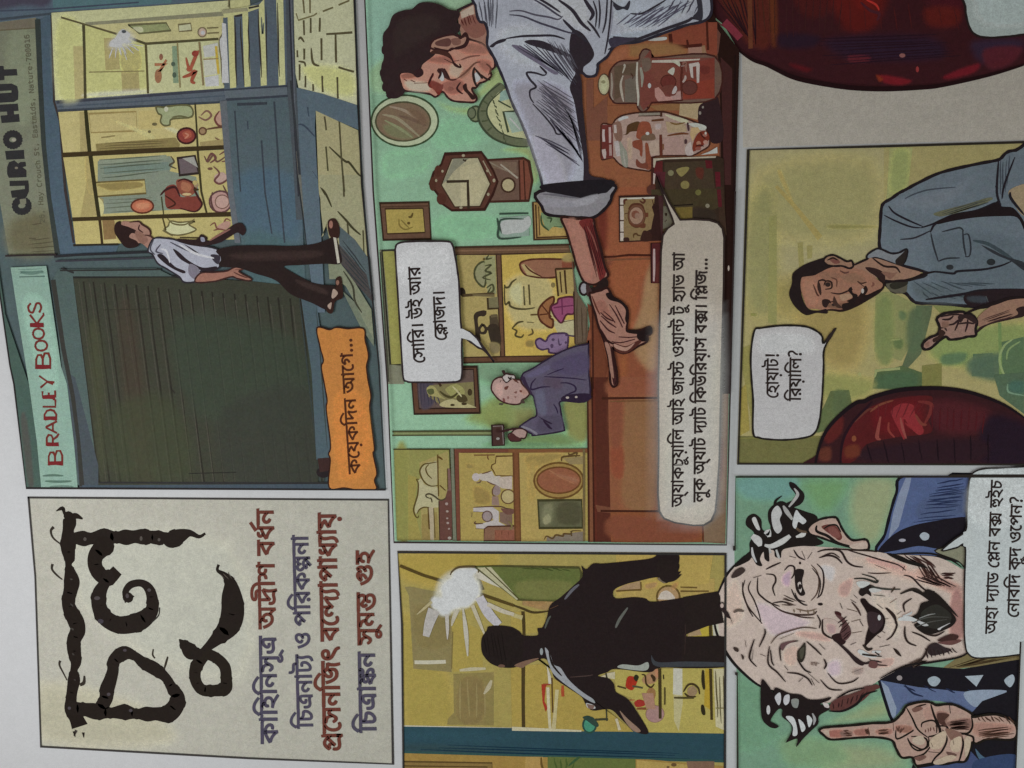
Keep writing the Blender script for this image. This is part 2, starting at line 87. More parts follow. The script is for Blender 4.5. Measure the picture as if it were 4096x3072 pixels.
GLY=[[[[(a[i],a[i+1]) for i in range(0,len(a),2)] for a in ([float(v) for v in c.split(',')] for c in g.split(';'))] for g in G.split('/') if g] for G in """817,622,817,551,492,551,492,489,492,473,492,0,415,0,393,39,366,76,334,111,298,144,258,173,216,198,170,219,124,234,76,243,37,339,102,375,166,408,231,439,297,467,366,493,437,517,415,475,415,551,-10,551,-10,622;415,467,436,438,402,428,366,415,330,401,295,385,259,369,224,353,191,336,160,320,130,304,168,294,206,280,246,262,284,240,320,215,354,186,385,156,409,124,428,90,419,103,418,119,416,134,416,150,415,169,415,189/761,288,760,266,755,246,748,226,737,207,723,191,705,177,683,166,656,160,625,158,604,158,585,160,566,163,572,235,586,234,606,233,634,235,655,241,668,252,677,265,681,280,683,296,677,330,660,360,632,386,592,409,541,426,479,438,482,513,532,505,578,492,622,474,661,452,695,426,723,396,744,363,757,327
276,622,276,551,171,551,171,0,94,0,94,469,85,491,73,510,58,527,41,540,21,548,-2,551,-10,622,5,622,21,620,38,615,55,606,71,594,85,578,97,559,95,582,94,604,94,688,148,688,170,622
276,622,276,551,171,551,171,0,94,0,94,551,-10,551,-10,622,82,622,71,635,60,648,50,662,39,676,29,690,20,704,43,742,68,778,93,812,121,842,151,867,185,888,223,904,265,914,313,917,348,916,382,911,414,904,447,894,478,882,510,866,541,849,573,829,605,808,637,784,671,758,705,731,663,677,619,712,577,743,538,770,502,793,467,811,432,826,398,836,362,842,325,844,290,842,258,836,230,825,204,811,180,793,160,772,140,748,123,722,106,693,119,672,128,660,138,648,148,635,160,622
242,500,291,497,334,488,370,474,399,454,423,432,441,406,454,379,461,352,464,325,458,274,438,231,406,195,362,168,305,150,236,141,246,152,277,142,308,130,341,115,374,98,408,80,442,60,476,38,508,15,540,-10,494,-63,454,-34,416,-7,380,16,346,38,312,57,279,75,245,91,210,106,173,119,134,131,92,143,46,154,61,223,84,217,107,212,128,208,152,206,178,204,207,204,251,206,287,212,316,221,340,233,357,248,370,265,378,283,383,301,385,320,381,353,368,380,346,402,318,417,285,427,247,430,225,429,205,427,189,423,176,418,158,402,149,382,148,365,151,348,81,323,75,344,71,365,70,384,72,407,80,428,92,447,109,463,129,476,152,486,180,494,209,498/540,622,540,551,-10,551,-10,622/175,465,169,486,159,504,145,522,126,536,102,548,73,556,97,601,143,589,177,574,204,557,224,539,239,519,249,495,254,468
614,622,614,551,509,551,509,0,432,0,432,243,448,187,425,217,401,244,376,270,350,293,323,313,296,329,269,341,242,349,216,351,193,349,172,342,154,332,139,316,131,297,128,274,130,255,137,238,149,222,166,209,187,196,214,184,176,113,138,132,106,154,80,180,61,210,50,242,46,277,49,308,56,335,70,358,87,378,107,394,130,407,154,416,179,421,204,423,238,421,269,415,299,405,327,392,354,375,380,356,404,334,428,310,451,284,437,280,435,295,434,310,433,326,432,341,432,356,432,371,432,551,-10,551,-10,622
692,622,692,551,587,551,587,0,510,0,510,353,533,290,513,315,495,336,480,353,465,365,450,373,436,375,418,371,402,360,383,336,372,319,359,296,343,268,326,237,309,210,294,188,279,168,264,153,248,142,230,133,210,129,188,127,170,128,153,132,136,138,120,147,104,159,88,174,71,194,53,217,35,244,96,281,113,253,128,232,141,218,153,210,180,203,202,208,223,222,234,234,246,250,259,269,274,293,289,321,312,354,329,386,346,411,362,428,379,440,396,447,415,449,436,447,456,441,474,430,493,416,514,397,536,374,516,373,514,388,512,403,510,430,510,458,510,551,-10,551,-10,622/271,271,264,313,257,349,250,379,242,404,230,424,214,441,195,455,173,467,146,476,115,483,79,489,38,495,53,571,107,551,143,544,175,537,202,528,226,518,246,506,264,492,278,475,290,457,299,436,306,412,311,386,315,356
-177,-241,-197,-240,-217,-236,-238,-230,-257,-222,-274,-211,-288,-197,-299,-180,-306,-160,-308,-137,-304,-106,-290,-81,-268,-62,-240,-48,-208,-39,-172,-36,-172,8,-95,8,-95,-56,-128,-102,-144,-100,-165,-100,-186,-101,-203,-104,-217,-110,-233,-128,-233,-152,-219,-169,-194,-178,-179,-179,-152,-177,-127,-170,-103,-159,-81,-144,-59,-125,-38,-102,-7,-117,27,-134,62,-154,98,-175,132,-197,163,-218,121,-271,96,-253,71,-236,46,-220,22,-206,-1,-193,-22,-183,-36,-194,-50,-205,-66,-214,-82,-222,-100,-229,-118,-234,-136,-238,-156,-240
471,528,495,527,516,525,534,521,550,516,564,509,577,500,590,488,601,475,609,460,615,441,619,417,620,389,620,0,543,0,535,27,525,49,511,66,494,78,474,85,450,87,428,87,407,85,387,83,367,80,347,77,326,74,304,72,279,70,252,70,231,71,208,73,185,77,162,83,139,92,118,104,98,119,81,138,66,161,55,189,48,223,46,262,46,277,47,293,49,309,51,325,53,340,133,341,128,319,125,296,124,281,124,265,126,232,133,205,144,185,158,170,175,159,194,152,213,147,232,145,251,144,275,144,297,146,317,148,336,151,355,154,374,157,392,159,412,161,432,161,455,160,476,155,496,148,513,138,529,124,543,106,543,382,543,398,538,422,530,437,518,447,504,454,484,457,452,456,433,452,416,446,399,437,384,428,370,417,358,405,347,393,338,380,331,366,326,340,330,321,344,306,358,302,377,301,394,301,408,303,429,234,413,230,391,227,362,226,333,229,306,237,282,251,263,271,251,299,247,333,249,355,255,378,264,400,278,423,294,444,314,464,336,482,359,497,385,510,412,520,441,526/725,622,725,551,-10,551,-10,622
903,622,903,551,798,551,798,0,721,0,700,38,676,72,649,104,620,132,589,157,557,180,582,246,608,230,634,210,661,186,686,161,707,135,724,109,723,128,722,146,722,164,721,184,721,551,-10,551,-10,622/376,91,331,95,288,105,246,123,206,149,167,185,130,232,94,289,61,359,29,442,102,466,126,401,152,344,178,296,205,255,234,223,266,198,300,181,338,170,378,167,412,169,442,175,466,184,487,198,503,214,515,232,523,254,528,276,530,300,527,336,516,368,498,394,476,414,450,426,420,430,400,428,383,424,370,416,361,404,355,390,353,372,355,353,359,338,285,316,281,330,274,354,271,377,273,411,280,432,292,450,307,465,324,478,344,488,367,494,389,499,413,500,451,497,485,488,515,474,542,454,564,430,582,401,595,369,603,333,606,294,603,259,595,225,581,194,561,165,536,140,505,119,468,103,425,94/344,465,339,486,329,504,314,522,296,536,272,548,243,556,267,601,312,589,346,574,374,557,394,539,408,519,418,495,423,468
730,622,730,551,276,551,276,253,262,273,305,316,353,357,406,394,464,429,526,459,592,486,657,422,645,399,635,376,626,352,619,329,613,305,609,280,606,254,605,226,604,196,604,166,606,139,608,113,610,88,614,64,619,40,625,15,631,-12,639,-40,564,-59,543,45,538,72,534,99,530,126,528,156,526,188,526,223,527,248,529,273,532,298,536,321,542,343,548,364,556,382,563,397,570,410,544,389,507,370,471,349,435,326,400,301,365,273,330,243,294,210,258,175,199,215,199,551,-10,551,-10,622/422,100,447,98,472,94,496,86,519,75,541,59,562,40,564,-59,553,-32,537,-10,517,7,493,19,465,26,435,28,414,27,393,25,372,22,351,17,329,13,306,8,283,4,258,2,231,1,210,2,188,5,166,10,145,16,125,26,106,38,89,52,75,69,62,89,53,112,48,138,46,167,47,192,51,215,55,232,132,223,128,206,125,188,124,169,125,148,130,130,137,114,147,101,159,91,174,83,191,77,210,74,230,73,252,74,273,76,293,80,313,85,334,89,354,94,376,97,398,99
276,551,171,551,171,0,94,0,94,551,-10,551,-10,622,94,622,88,663,77,699,60,731,39,758,13,781,-16,800,-50,816,-86,828,-124,837,-166,843,-208,847,-252,848,-290,847,-323,845,-354,842,-380,837,-402,830,-419,823,-432,814,-442,792,-431,773,-418,768,-401,765,-384,764,-365,763,-269,763,-236,762,-208,759,-185,754,-166,747,-149,737,-135,725,-124,712,-115,697,-108,680,-104,661,-101,640,-100,615,-167,615,-168,630,-173,654,-182,672,-196,683,-214,689,-238,692,-254,692,-353,692,-379,693,-403,694,-425,698,-444,702,-461,707,-476,713,-491,723,-503,734,-511,747,-517,761,-520,775,-521,789,-514,825,-492,856,-456,882,-405,901,-339,913,-258,917,-133,909,-29,885,54,846,116,789,156,714,174,622,276,622
687,622,687,551,582,551,582,0,505,0,505,512,510,532,507,555,505,579,505,607,505,688,558,688,582,622/361,629,386,627,410,622,433,614,454,603,474,589,492,572,508,553,522,532,534,509,530,404,508,448,484,486,457,516,428,538,397,552,363,556,339,554,318,546,300,534,287,518,279,497,276,471,280,446,290,424,308,406,335,391,369,382,413,377,406,300,365,305,328,314,298,327,272,344,251,364,235,388,224,414,217,443,215,474,217,507,224,536,236,562,251,583,270,600,290,612,313,622,337,627/77,629,104,627,131,621,156,612,180,598,200,580,218,558,231,531,239,498,242,461,240,434,233,408,222,383,206,360,186,340,160,323,130,310,95,303,54,300,48,377,80,379,106,384,128,392,145,401,159,413,169,426,176,440,180,454,181,468,178,493,169,515,155,532,135,546,108,553,76,556,52,555,28,551,14,549,-1,545,-9,620,7,623,22,625,49,628
606,622,606,551,501,551,501,0,424,0,402,39,374,76,342,110,305,142,265,171,221,196,175,217,126,232,76,243,37,339,102,376,168,411,236,444,305,474,375,500,447,524,424,482,424,551,-10,551,-10,622;424,474,445,446,393,428,340,408,285,384,230,359,179,332,130,304,167,294,205,280,245,263,285,242,322,218,358,190,390,159,417,125,438,88,428,103,427,119,426,134,425,150,424,169,424,189
606,622,606,551,501,551,501,0,424,0,402,39,374,76,342,110,305,142,265,171,221,196,175,217,126,232,76,243,37,339,102,376,168,411,236,444,305,474,375,500,447,524,424,482,424,622;424,474,445,446,393,428,340,408,285,384,230,359,179,332,130,304,167,294,205,280,245,263,285,242,322,218,358,190,390,159,417,125,438,88,428,103,427,119,426,134,425,150,424,169,424,189/240,629,257,628,275,626,293,624,287,552,272,554,251,554,233,553,217,548,204,542,190,522,191,492,198,478,211,464,230,452,258,438,293,423,233,378,209,391,187,404,167,418,150,433,135,449,124,466,116,484,111,503,109,524,111,542,115,559,123,575,134,590,148,603,166,614,187,622,212,627
-254,707,72,917,110,860,-209,644
577,622,577,551,172,551,172,521,168,458,170,436,171,422,172,407,172,392,172,378,172,205,173,179,174,158,177,143,185,123,203,105,221,98,244,96,270,98,295,104,318,115,340,129,360,144,379,162,396,182,411,204,422,226,431,248,436,272,438,296,436,315,430,330,406,345,388,348,368,349,334,350,310,352,289,356,271,362,253,369,235,377,220,386,206,396,192,408,180,420,170,433,161,447,171,534,185,511,200,491,215,474,232,458,251,446,272,436,298,429,327,424,361,423,377,423,400,422,420,421,436,418,461,409,486,393,497,380,506,364,512,347,516,328,517,306,514,266,504,227,488,189,467,154,443,122,415,95,389,75,362,57,334,43,304,32,272,26,238,24,215,25,194,29,175,35,159,43,144,52,132,63,122,77,113,92,106,109,100,130,96,157,95,191,95,551,-10,551,-10,622
577,622,577,551,172,551,172,205,173,179,174,158,177,143,185,123,203,105,221,98,244,96,270,98,294,104,318,115,340,129,361,144,379,162,397,183,412,205,424,228,432,251,437,275,439,299,437,319,432,335,423,348,410,357,392,362,370,364,353,363,335,361,317,357,306,428,332,434,359,438,374,439,389,439,413,437,435,433,455,425,473,414,488,399,500,381,510,359,515,333,517,303,514,264,504,226,488,188,467,153,443,122,415,95,390,75,363,58,334,44,305,33,273,26,239,24,216,25,194,29,176,35,159,43,144,52,132,63,122,77,113,92,106,109,100,130,96,157,95,191,95,551,-10,551,-10,622/395,622,392,647,386,666,376,681,361,691,340,697,315,699,221,699,181,700,147,703,120,708,98,715,78,724,60,736,44,751,30,768,20,788,12,809,8,833,6,859,7,876,9,893,11,912,85,907,82,888,81,869,82,855,86,830,94,810,111,792,124,784,140,778,161,774,186,772,216,771,294,771,327,770,355,767,378,763,398,756,415,747,431,734,441,722,450,708,457,690,462,671,465,648,467,622
265,622,265,551,195,551,255,573,230,552,209,532,193,514,181,496,171,478,165,460,161,441,159,419,158,395,159,373,162,349,166,325,171,300,177,275,182,248,187,222,190,194,191,166,190,142,187,119,183,96,176,75,166,54,154,34,137,16,117,-1,92,-16,64,-30,29,-42,-10,-52,-31,17,8,28,39,40,64,54,82,70,95,87,104,106,109,126,112,146,113,168,112,194,109,220,105,246,100,271,94,296,88,321,84,345,81,369,80,393,81,417,83,439,87,460,93,478,101,497,111,514,124,533,139,552,157,572,172,551,-10,551,-10,622
681,225,674,173,654,129,620,92,574,64,518,48,453,42,407,45,363,53,320,67,279,87,240,114,204,147,169,187,136,235,106,291,77,355,51,427,28,507,103,529,131,439,161,361,192,295,227,240,265,195,306,161,352,137,401,123,455,118,495,121,529,130,559,144,582,166,595,193,600,228,597,253,589,275,574,294,556,311,534,326,509,338,589,373,616,355,639,335,657,311,670,285,678,256/509,629,557,625,596,612,628,590,652,561,666,525,671,483,668,452,660,423,646,397,628,373,606,351,579,331,549,313,516,297,480,282,449,354,490,370,525,387,554,406,574,427,587,453,591,482,589,505,582,524,570,538,554,549,534,556,509,558,485,557,463,553,441,546,420,537,401,527,384,516,369,503,356,490,345,476,337,463,331,439,335,420,350,405,365,399,386,395,365,321,330,330,302,343,280,360,264,380,254,404,251,431,253,454,260,477,272,500,287,522,306,543,328,564,353,582,381,598,410,611,442,621,475,627
726,622,726,551,621,551,621,0,544,0,544,396,566,332,539,370,514,404,491,434,469,461,447,484,426,504,406,520,386,534,365,544,344,550,321,555,298,556,272,554,248,549,226,541,204,530,185,517,166,501,148,484,132,466,116,447,129,456,150,463,174,465,209,462,238,451,259,434,274,411,283,385,286,356,286,342,283,324,265,326,281,343,296,359,312,375,328,391,461,516,510,463,226,195,167,250,249,328,213,285,183,262,192,274,201,286,208,298,214,312,218,327,219,343,217,359,212,372,192,391,178,396,160,398,139,396,119,391,98,380,22,452,49,486,76,517,104,544,132,569,162,590,192,606,223,619,256,626,291,629,327,627,361,620,392,608,422,592,451,571,479,546,507,515,537,481,567,441,549,446,547,462,546,480,545,498,544,517,544,537,544,558,544,688,597,688,620,622
606,622,606,551,501,551,501,0,424,0,402,39,374,76,342,110,305,142,265,171,221,196,175,217,126,232,76,243,37,339,102,376,168,411,236,444,305,474,375,500,447,524,424,482,424,551,-10,551,-10,622;424,474,445,446,393,428,340,408,285,384,230,359,179,332,130,304,167,294,205,280,245,263,285,242,322,218,358,190,390,159,417,125,438,88,428,103,427,119,426,134,425,150,424,169,424,189/185,-6,169,-4,155,1,142,10,133,22,127,36,125,52,127,68,133,83,142,95,155,104,169,110,185,112,201,110,215,104,228,95,237,83,243,68,245,52,243,36,237,22,228,10,215,1,201,-4
758,622,758,551,653,551,653,-43,576,-43,576,107,578,123,577,137,577,152,576,166,576,182,576,200,576,220,576,379,585,338,563,358,541,375,518,391,495,403,472,411,448,413,421,407,408,400,398,389,392,373,390,352,391,333,327,318,323,340,316,359,306,376,294,392,280,404,264,414,248,422,229,426,210,428,185,426,165,420,149,410,137,396,130,380,128,361,130,342,136,325,145,311,158,298,176,286,198,275,160,204,138,215,118,228,100,242,85,258,71,275,60,294,52,316,48,339,46,365,48,391,55,414,66,435,82,454,101,469,123,482,148,492,175,498,203,500,225,499,246,496,265,492,283,485,300,476,316,465,332,452,346,436,360,418,344,417,353,437,366,454,384,468,403,477,424,483,446,485,475,483,503,475,529,463,554,447,578,430,601,411,578,418,577,443,576,465,576,491,576,551,-10,551,-10,622/374,261,401,260,427,255,452,248,475,237,497,224,519,208,540,189,562,167,584,142,606,115,629,86,653,53,602,18,581,48,560,74,542,98,523,119,506,137,488,152,471,165,453,175,435,183,417,189,397,192,377,193,345,191,314,183,286,172,260,156,235,140,213,122,226,132,248,137,274,139,303,136,326,128,342,114,354,97,361,78,363,57,362,40,265,-31,277,-21,293,-2,301,19,301,46,290,66,269,78,253,80,233,78,214,72,195,63,127,131,151,154,175,176,200,196,225,215,252,230,280,244,309,253,340,259/563,113,303,-94,254,-36,338,25,356,34,370,45,382,56,396,67,411,79,519,163
765,622,765,551,660,551,660,0,583,0,583,396,605,332,578,370,553,404,530,434,508,461,486,484,466,504,445,520,425,534,404,544,383,550,360,555,337,556,311,554,287,549,264,541,243,530,224,517,205,501,187,484,171,466,155,447,168,456,189,463,213,465,249,462,277,451,298,434,313,411,322,385,325,356,325,342,322,324,304,326,320,343,335,359,350,375,367,391,500,516,549,463,265,195,206,250,288,328,252,285,222,262,232,274,240,286,248,298,253,312,257,327,258,343,256,359,251,372,231,391,217,396,199,398,178,396,158,391,137,380,61,452,88,486,115,517,143,544,171,569,201,590,231,606,262,619,295,626,330,629,366,627,400,620,430,608,460,592,489,571,518,546,546,515,576,481,606,441,588,446,586,462,585,480,584,498,583,517,583,537,583,558,583,688,636,688,659,622/660,-43,585,-43,578,-24,569,-8,560,6,549,18,536,27,523,34,508,39,492,42,475,43,441,42,407,39,374,34,341,30,306,27,269,26,245,27,220,29,194,33,169,39,144,48,121,59,100,74,81,92,66,115,54,142,47,175,45,212,46,235,49,261,54,287,131,277,127,259,124,236,123,211,125,185,131,163,140,145,154,130,171,118,191,109,214,103,240,99,269,98,300,99,331,102,362,106,393,111,425,114,458,115,483,114,506,109,528,102,548,92,567,78,583,61,583,151,660,151
356,622,356,551,336,551,315,545,292,534,269,520,245,503,223,483,201,460,181,433,163,404,148,372,137,338,130,301,128,262,130,217,138,179,150,148,165,122,183,102,203,87,224,77,246,71,267,69,283,70,297,71,321,78,334,84,348,92,383,31,365,19,346,10,326,3,305,-1,285,-4,264,-5,224,-1,186,10,152,28,123,53,97,84,76,120,61,162,52,209,49,260,52,313,63,362,80,408,103,451,131,488,164,521,200,549,239,571,280,588,216,555,191,553,162,551,147,551,130,551,-10,551,-10,622
401,63,362,65,325,72,288,84,253,101,219,123,186,152,156,186,127,227,100,276,74,331,51,394,29,465,105,485,129,408,154,342,181,286,210,239,243,202,278,174,316,155,358,143,404,139,449,143,487,153,516,171,537,196,550,228,554,268,553,288,550,305,546,321,541,335,530,358,590,358,571,339,552,322,532,306,511,292,489,280,466,270,443,263,418,258,391,257,366,259,343,264,322,272,303,284,288,298,275,316,266,336,260,359,258,384,261,414,272,443,289,474,314,503,349,529,394,553,365,552,348,552,332,551,315,551,298,551,-10,551,-10,622,927,622,927,551,614,551,599,551,584,551,559,553,535,554,484,529,441,506,408,485,382,465,363,446,350,428,342,412,337,396,335,380,337,363,342,350,362,333,387,328,411,330,434,336,455,346,476,359,499,376,523,396,609,365,615,351,620,334,624,316,627,296,629,275,630,254,628,221,620,190,608,160,589,133,565,110,534,90,497,75,453,66/801,205,802,173,805,141,809,111,816,80,825,46,836,10,761,-7,750,31,741,69,733,106,727,144,724,182,723,222,724,256,727,288,732,317,739,344,747,367,755,388,707,391,664,397,626,408,592,422,562,439,536,460,513,485,493,512,475,543,551,559,563,540,576,523,592,508,609,494,631,482,655,472,683,465,715,460,751,459,769,459,787,461,806,462,845,392,831,362,819,333,811,304,805,274,802,241
278,629,316,627,349,620,378,609,401,594,420,577,434,557,444,535,450,512,452,487,448,446,434,411,412,383,381,362,342,350,295,346,268,347,241,351,214,358,187,366,162,376,139,387,165,454,186,444,206,436,227,428,248,423,268,420,289,419,307,420,322,422,336,426,357,440,370,459,374,485,371,505,363,523,350,538,331,549,308,556,279,558,249,556,221,550,197,540,176,527,159,511,144,492,134,471,128,448,126,424,128,398,134,374,144,352,158,331,179,310,206,290,239,270,281,248,331,225,371,207,406,189,436,173,461,157,482,141,500,124,515,108,526,90,536,72,542,51,548,29,552,5,480,-10,476,8,470,25,464,40,457,53,448,66,436,78,422,90,404,103,382,116,356,129,325,144,289,160,237,185,192,210,153,234,121,260,95,288,75,318,61,351,53,387,50,426,53,462,62,495,78,527,98,556,125,580,156,601,192,617,233,626
906,622,906,551,452,551,452,253,438,273,466,302,496,330,529,357,564,382,601,406,640,428,681,449,724,468,768,486,833,422,821,399,811,376,802,354,796,332,790,309,786,285,782,260,781,233,780,205,781,173,784,141,788,111,795,80,804,46,815,10,740,-7,729,31,720,69,712,106,706,144,703,182,702,222,703,249,705,274,708,299,713,322,718,344,724,364,732,381,739,397,746,410,720,389,684,370,648,349,612,326,577,301,542,273,506,243,470,210,434,175,375,215,375,360,378,383,376,410,375,437,375,551,-10,551,-10,622/195,475,222,474,248,469,272,462,295,451,317,438,338,422,359,404,380,384,400,361,399,272,370,307,338,338,306,366,272,386,239,399,207,403,186,401,167,395,151,386,138,373,131,356,128,335,130,318,136,303,146,289,161,277,179,265,202,254,165,183,130,200,101,221,78,246,60,275,50,305,46,338,48,366,56,392,68,414,83,432,102,448,124,460,147,468,171,473
636,622,636,551,531,551,531,0,454,0,425,36,394,69,361,98,325,125,286,149,243,170,196,188,143,202,84,212,48,303,69,317,91,330,113,343,136,356,159,368,182,380,206,392,229,403,252,414,225,433,196,450,164,466,130,480,91,492,48,502,79,570,81,551,-10,551,-10,622;454,551,135,551,114,560,142,552,170,541,198,528,226,513,252,497,278,480,300,464,320,448,336,432,341,376,317,365,291,353,266,341,240,328,214,316,190,303,166,290,145,278,125,265,113,280,168,270,218,257,264,240,305,220,343,197,378,172,410,144,441,115,470,83,456,93,456,109,455,124,454,141,454,156,454,171
-255,-183,-271,-181,-285,-176,-298,-167,-307,-155,-313,-141,-315,-125,-313,-109,-307,-94,-298,-82,-285,-73,-271,-67,-255,-65,-239,-67,-225,-73,-212,-82,-203,-94,-197,-109,-195,-125,-197,-141,-203,-155,-212,-167,-225,-176,-239,-181
412,341,412,-5,335,-5,310,23,284,48,258,70,231,89,203,106,174,120,143,131,109,140,73,146,37,234,64,248,95,262,128,276,163,290,198,304,234,318,270,331,303,342,335,351;335,313,351,282,328,275,303,267,275,258,246,248,218,237,190,226,162,215,138,204,115,193,104,210,136,204,167,195,196,184,222,170,248,154,272,136,296,118,317,98,338,77,337,102,336,116,335,141/689,622,689,551,605,551,376,551,-10,551,-10,622/522,49,504,50,487,52,470,54,474,124,492,122,527,124,545,129,556,137,568,159,565,197,551,220,529,242,498,260,458,274,410,285,404,358,446,350,486,338,524,323,558,305,588,283,612,258,631,230,642,199,646,164,643,134,632,106,615,82,591,64,560,53/222,495,257,493,289,485,318,474,345,457,368,438,386,414,401,388,409,359,412,328,337,327,336,345,331,361,324,376,315,391,302,402,288,412,270,420,249,424,226,426,207,425,192,421,179,414,164,392,162,376,164,360,169,342,97,325,89,350,84,372,83,390,85,411,91,430,100,446,114,461,130,473,150,482,172,489,196,494/505,431,461,435,422,448,388,469,358,498,333,533,312,574,394,588,403,564,414,544,425,528,437,516,450,507,463,501,489,495,523,496,540,501,553,510,562,522,569,549,565,570,555,586,541,597,628,606,637,589,642,570,644,548,640,512,626,483,604,460,575,444,542,434/93,601,139,589,173,574,200,557,220,539,235,519,245,495,250,468,171,465,165,486,155,504,141,522,122,536,98,548,69,556
-286,-266,-305,-265,-324,-261,-345,-254,-365,-245,-383,-233,-400,-218,-412,-199,-420,-177,-422,-151,-418,-119,-405,-92,-383,-70,-354,-53,-317,-42,-274,-39,-233,-42,-193,-49,-154,-62,-116,-78,-77,-99,-38,-124,3,-152,45,-183,89,-217,44,-271,1,-236,-40,-205,-78,-178,-114,-155,-149,-137,-182,-122,-215,-111,-247,-105,-279,-103,-301,-105,-319,-109,-333,-117,-343,-127,-351,-153,-349,-170,-342,-183,-332,-192,-318,-199,-303,-203,-286,-204,-263,-202,-243,-197,-226,-188,-213,-177,-201,-164,-192,-150,-185,-135,-180,-119,-176,-102,-174,-87,-172,-72,-172,8,-95,8,-95,-45,-96,-65,-98,-87,-102,-110,-107,-135,-116,-160,-128,-184,-143,-206,-162,-226,-185,-242,-213,-256,-247,-263
632,622,632,551,527,551,527,0,450,0,450,135,468,82,445,116,421,149,398,180,373,208,348,232,322,253,295,269,266,278,236,281,213,279,192,273,174,262,159,247,151,228,148,205,151,184,159,166,172,150,191,135,214,122,243,111,218,34,184,48,155,63,130,80,110,99,94,118,82,140,73,162,68,184,66,208,69,238,76,265,90,288,107,308,127,324,150,336,174,346,198,351,223,353,261,351,297,343,328,331,358,315,384,295,408,272,431,246,452,219,471,189,454,186,453,201,452,217,451,232,450,248,450,264,450,281,450,551,-10,551,-10,622/299,323,298,307,221,322,218,358,211,389,201,415,187,436,168,454,144,468,115,480,80,488,38,494,51,566,97,553,128,549,156,543,182,534,206,522,227,507,246,490,262,470,275,447,286,420,293,391,298,359
421,-55,365,-51,311,-41,260,-22,213,4,169,39,128,84,90,140,56,206,24,284,99,307,123,246,150,193,178,146,209,108,243,76,281,52,322,34,368,24,417,20,471,24,513,35,544,54,565,78,577,108,581,143,580,164,575,183,568,201,559,216,546,229,532,240,514,248,494,252,472,254,457,253,433,246,416,233,406,215,403,194,406,174,410,157,337,135,330,159,326,185,324,206,326,229,333,250,344,268,359,283,376,296,397,306,420,313,443,318,468,319,507,316,542,308,572,294,598,276,619,255,636,230,647,202,655,172,657,140,654,102,645,68,630,37,609,10,583,-13,550,-31,513,-44,470,-52/507,304,485,305,464,307,446,311,429,317,412,324,396,334,379,346,361,360,341,377,326,391,313,401,293,413,273,417,253,412,236,398,230,375,235,352,250,331,260,320,272,308,217,253,198,271,182,291,168,310,157,332,150,355,148,380,150,403,156,424,165,441,177,456,192,468,208,477,226,484,244,488,261,489,287,487,310,482,331,474,351,462,371,447,392,429,414,410,433,395,450,384,466,377,484,372,504,371,524,373,541,379,555,388,566,402,572,420,574,442,572,467,565,491,554,514,539,537,522,557,504,575,583,591,594,581,604,569,614,554,624,539,633,522,640,504,646,484,650,464,651,442,649,414,644,388,635,366,623,348,607,332,588,320,565,311,538,306/731,622,731,551,-10,551,-10,622
397,629,422,628,446,624,468,618,489,609,508,597,526,581,542,562,556,538,569,510,535,510,616,608,677,622,697,604,716,583,733,560,746,533,754,504,757,471,754,437,746,405,732,376,714,349,692,325,665,303,635,283,602,266,566,250,535,323,577,341,612,360,642,382,663,406,677,436,681,470,680,487,676,503,670,518,661,533,649,547,633,559,682,581,574,450,513,447,506,480,494,508,476,530,455,546,431,556,403,559,383,558,364,555,348,550,332,544,318,536,304,526,289,515,275,502,259,488,243,484,256,491,270,498,286,504,303,509,322,512,342,513,369,511,391,506,410,498,425,487,437,474,446,460,453,444,457,428,458,411,454,382,443,353,425,322,397,293,357,266,306,242,262,310,301,327,332,343,354,358,368,373,377,390,380,408,374,430,356,444,330,448,315,447,301,446,286,442,271,438,255,432,238,425,169,484,192,513,216,538,240,562,264,582,289,598,314,612,341,621,368,627/519,32,448,37,380,51,316,74,256,109,200,154,148,212,102,282,62,366,28,464,102,487,133,403,167,331,205,270,246,219,292,178,342,147,395,125,454,112,517,108,565,111,606,120,640,134,666,156,682,183,687,218,684,244,675,267,661,286,642,304,621,318,596,330,678,364,705,346,727,325,745,301,758,274,765,245,768,212,765,178,755,146,738,118,715,93,687,72,652,54,613,42,568,34
373,170,1059,170,1059,0,152,0,152,170,271,296,380,412,479,518,563,609,627,680,672,731,731,807,776,873,807,928,826,979,838,1031,842,1083,834,1160,809,1226,768,1279,713,1318,646,1342,567,1350,505,1346,442,1335,376,1317,308,1291,237,1258,164,1217,164,1421,232,1451,300,1476,366,1495,433,1509,498,1517,563,1520,700,1507,817,1468,916,1404,990,1318,1034,1216,1049,1098,1044,1034,1029,970,1004,906,969,840,920,769,860,694,817,645,763,585,698,514,614,425,506,310
991,1460,991,1274,948,1297,903,1316,857,1330,809,1341,760,1348,709,1350,591,1334,494,1286,418,1206,363,1094,330,952,319,780,355,842,399,893,452,934,511,963,576,981,647,987,780,972,892,928,982,854,1047,754,1087,629,1100,479,1086,330,1046,205,978,104,886,30,771,-14,635,-29,477,-8,350,54,254,158,187,306,146,502,133,745,149,977,198,1169,278,1322,390,1432,530,1498,700,1520,749,1518,799,1513,848,1504,897,1493,944,1478;631,829,551,819,483,788,428,736,387,666,362,580,354,479,362,378,387,292,428,222,483,170,551,139,631,129,713,139,780,168,833,218,871,286,893,373,901,479,893,585,871,673,833,741,780,790,713,819
502,303,754,303,754,96,557,-287,403,-287,502,96
137,1493,340,1493,340,881,893,881,893,1493,1096,1493,1096,0,893,0,893,711,340,711,340,0,137,0
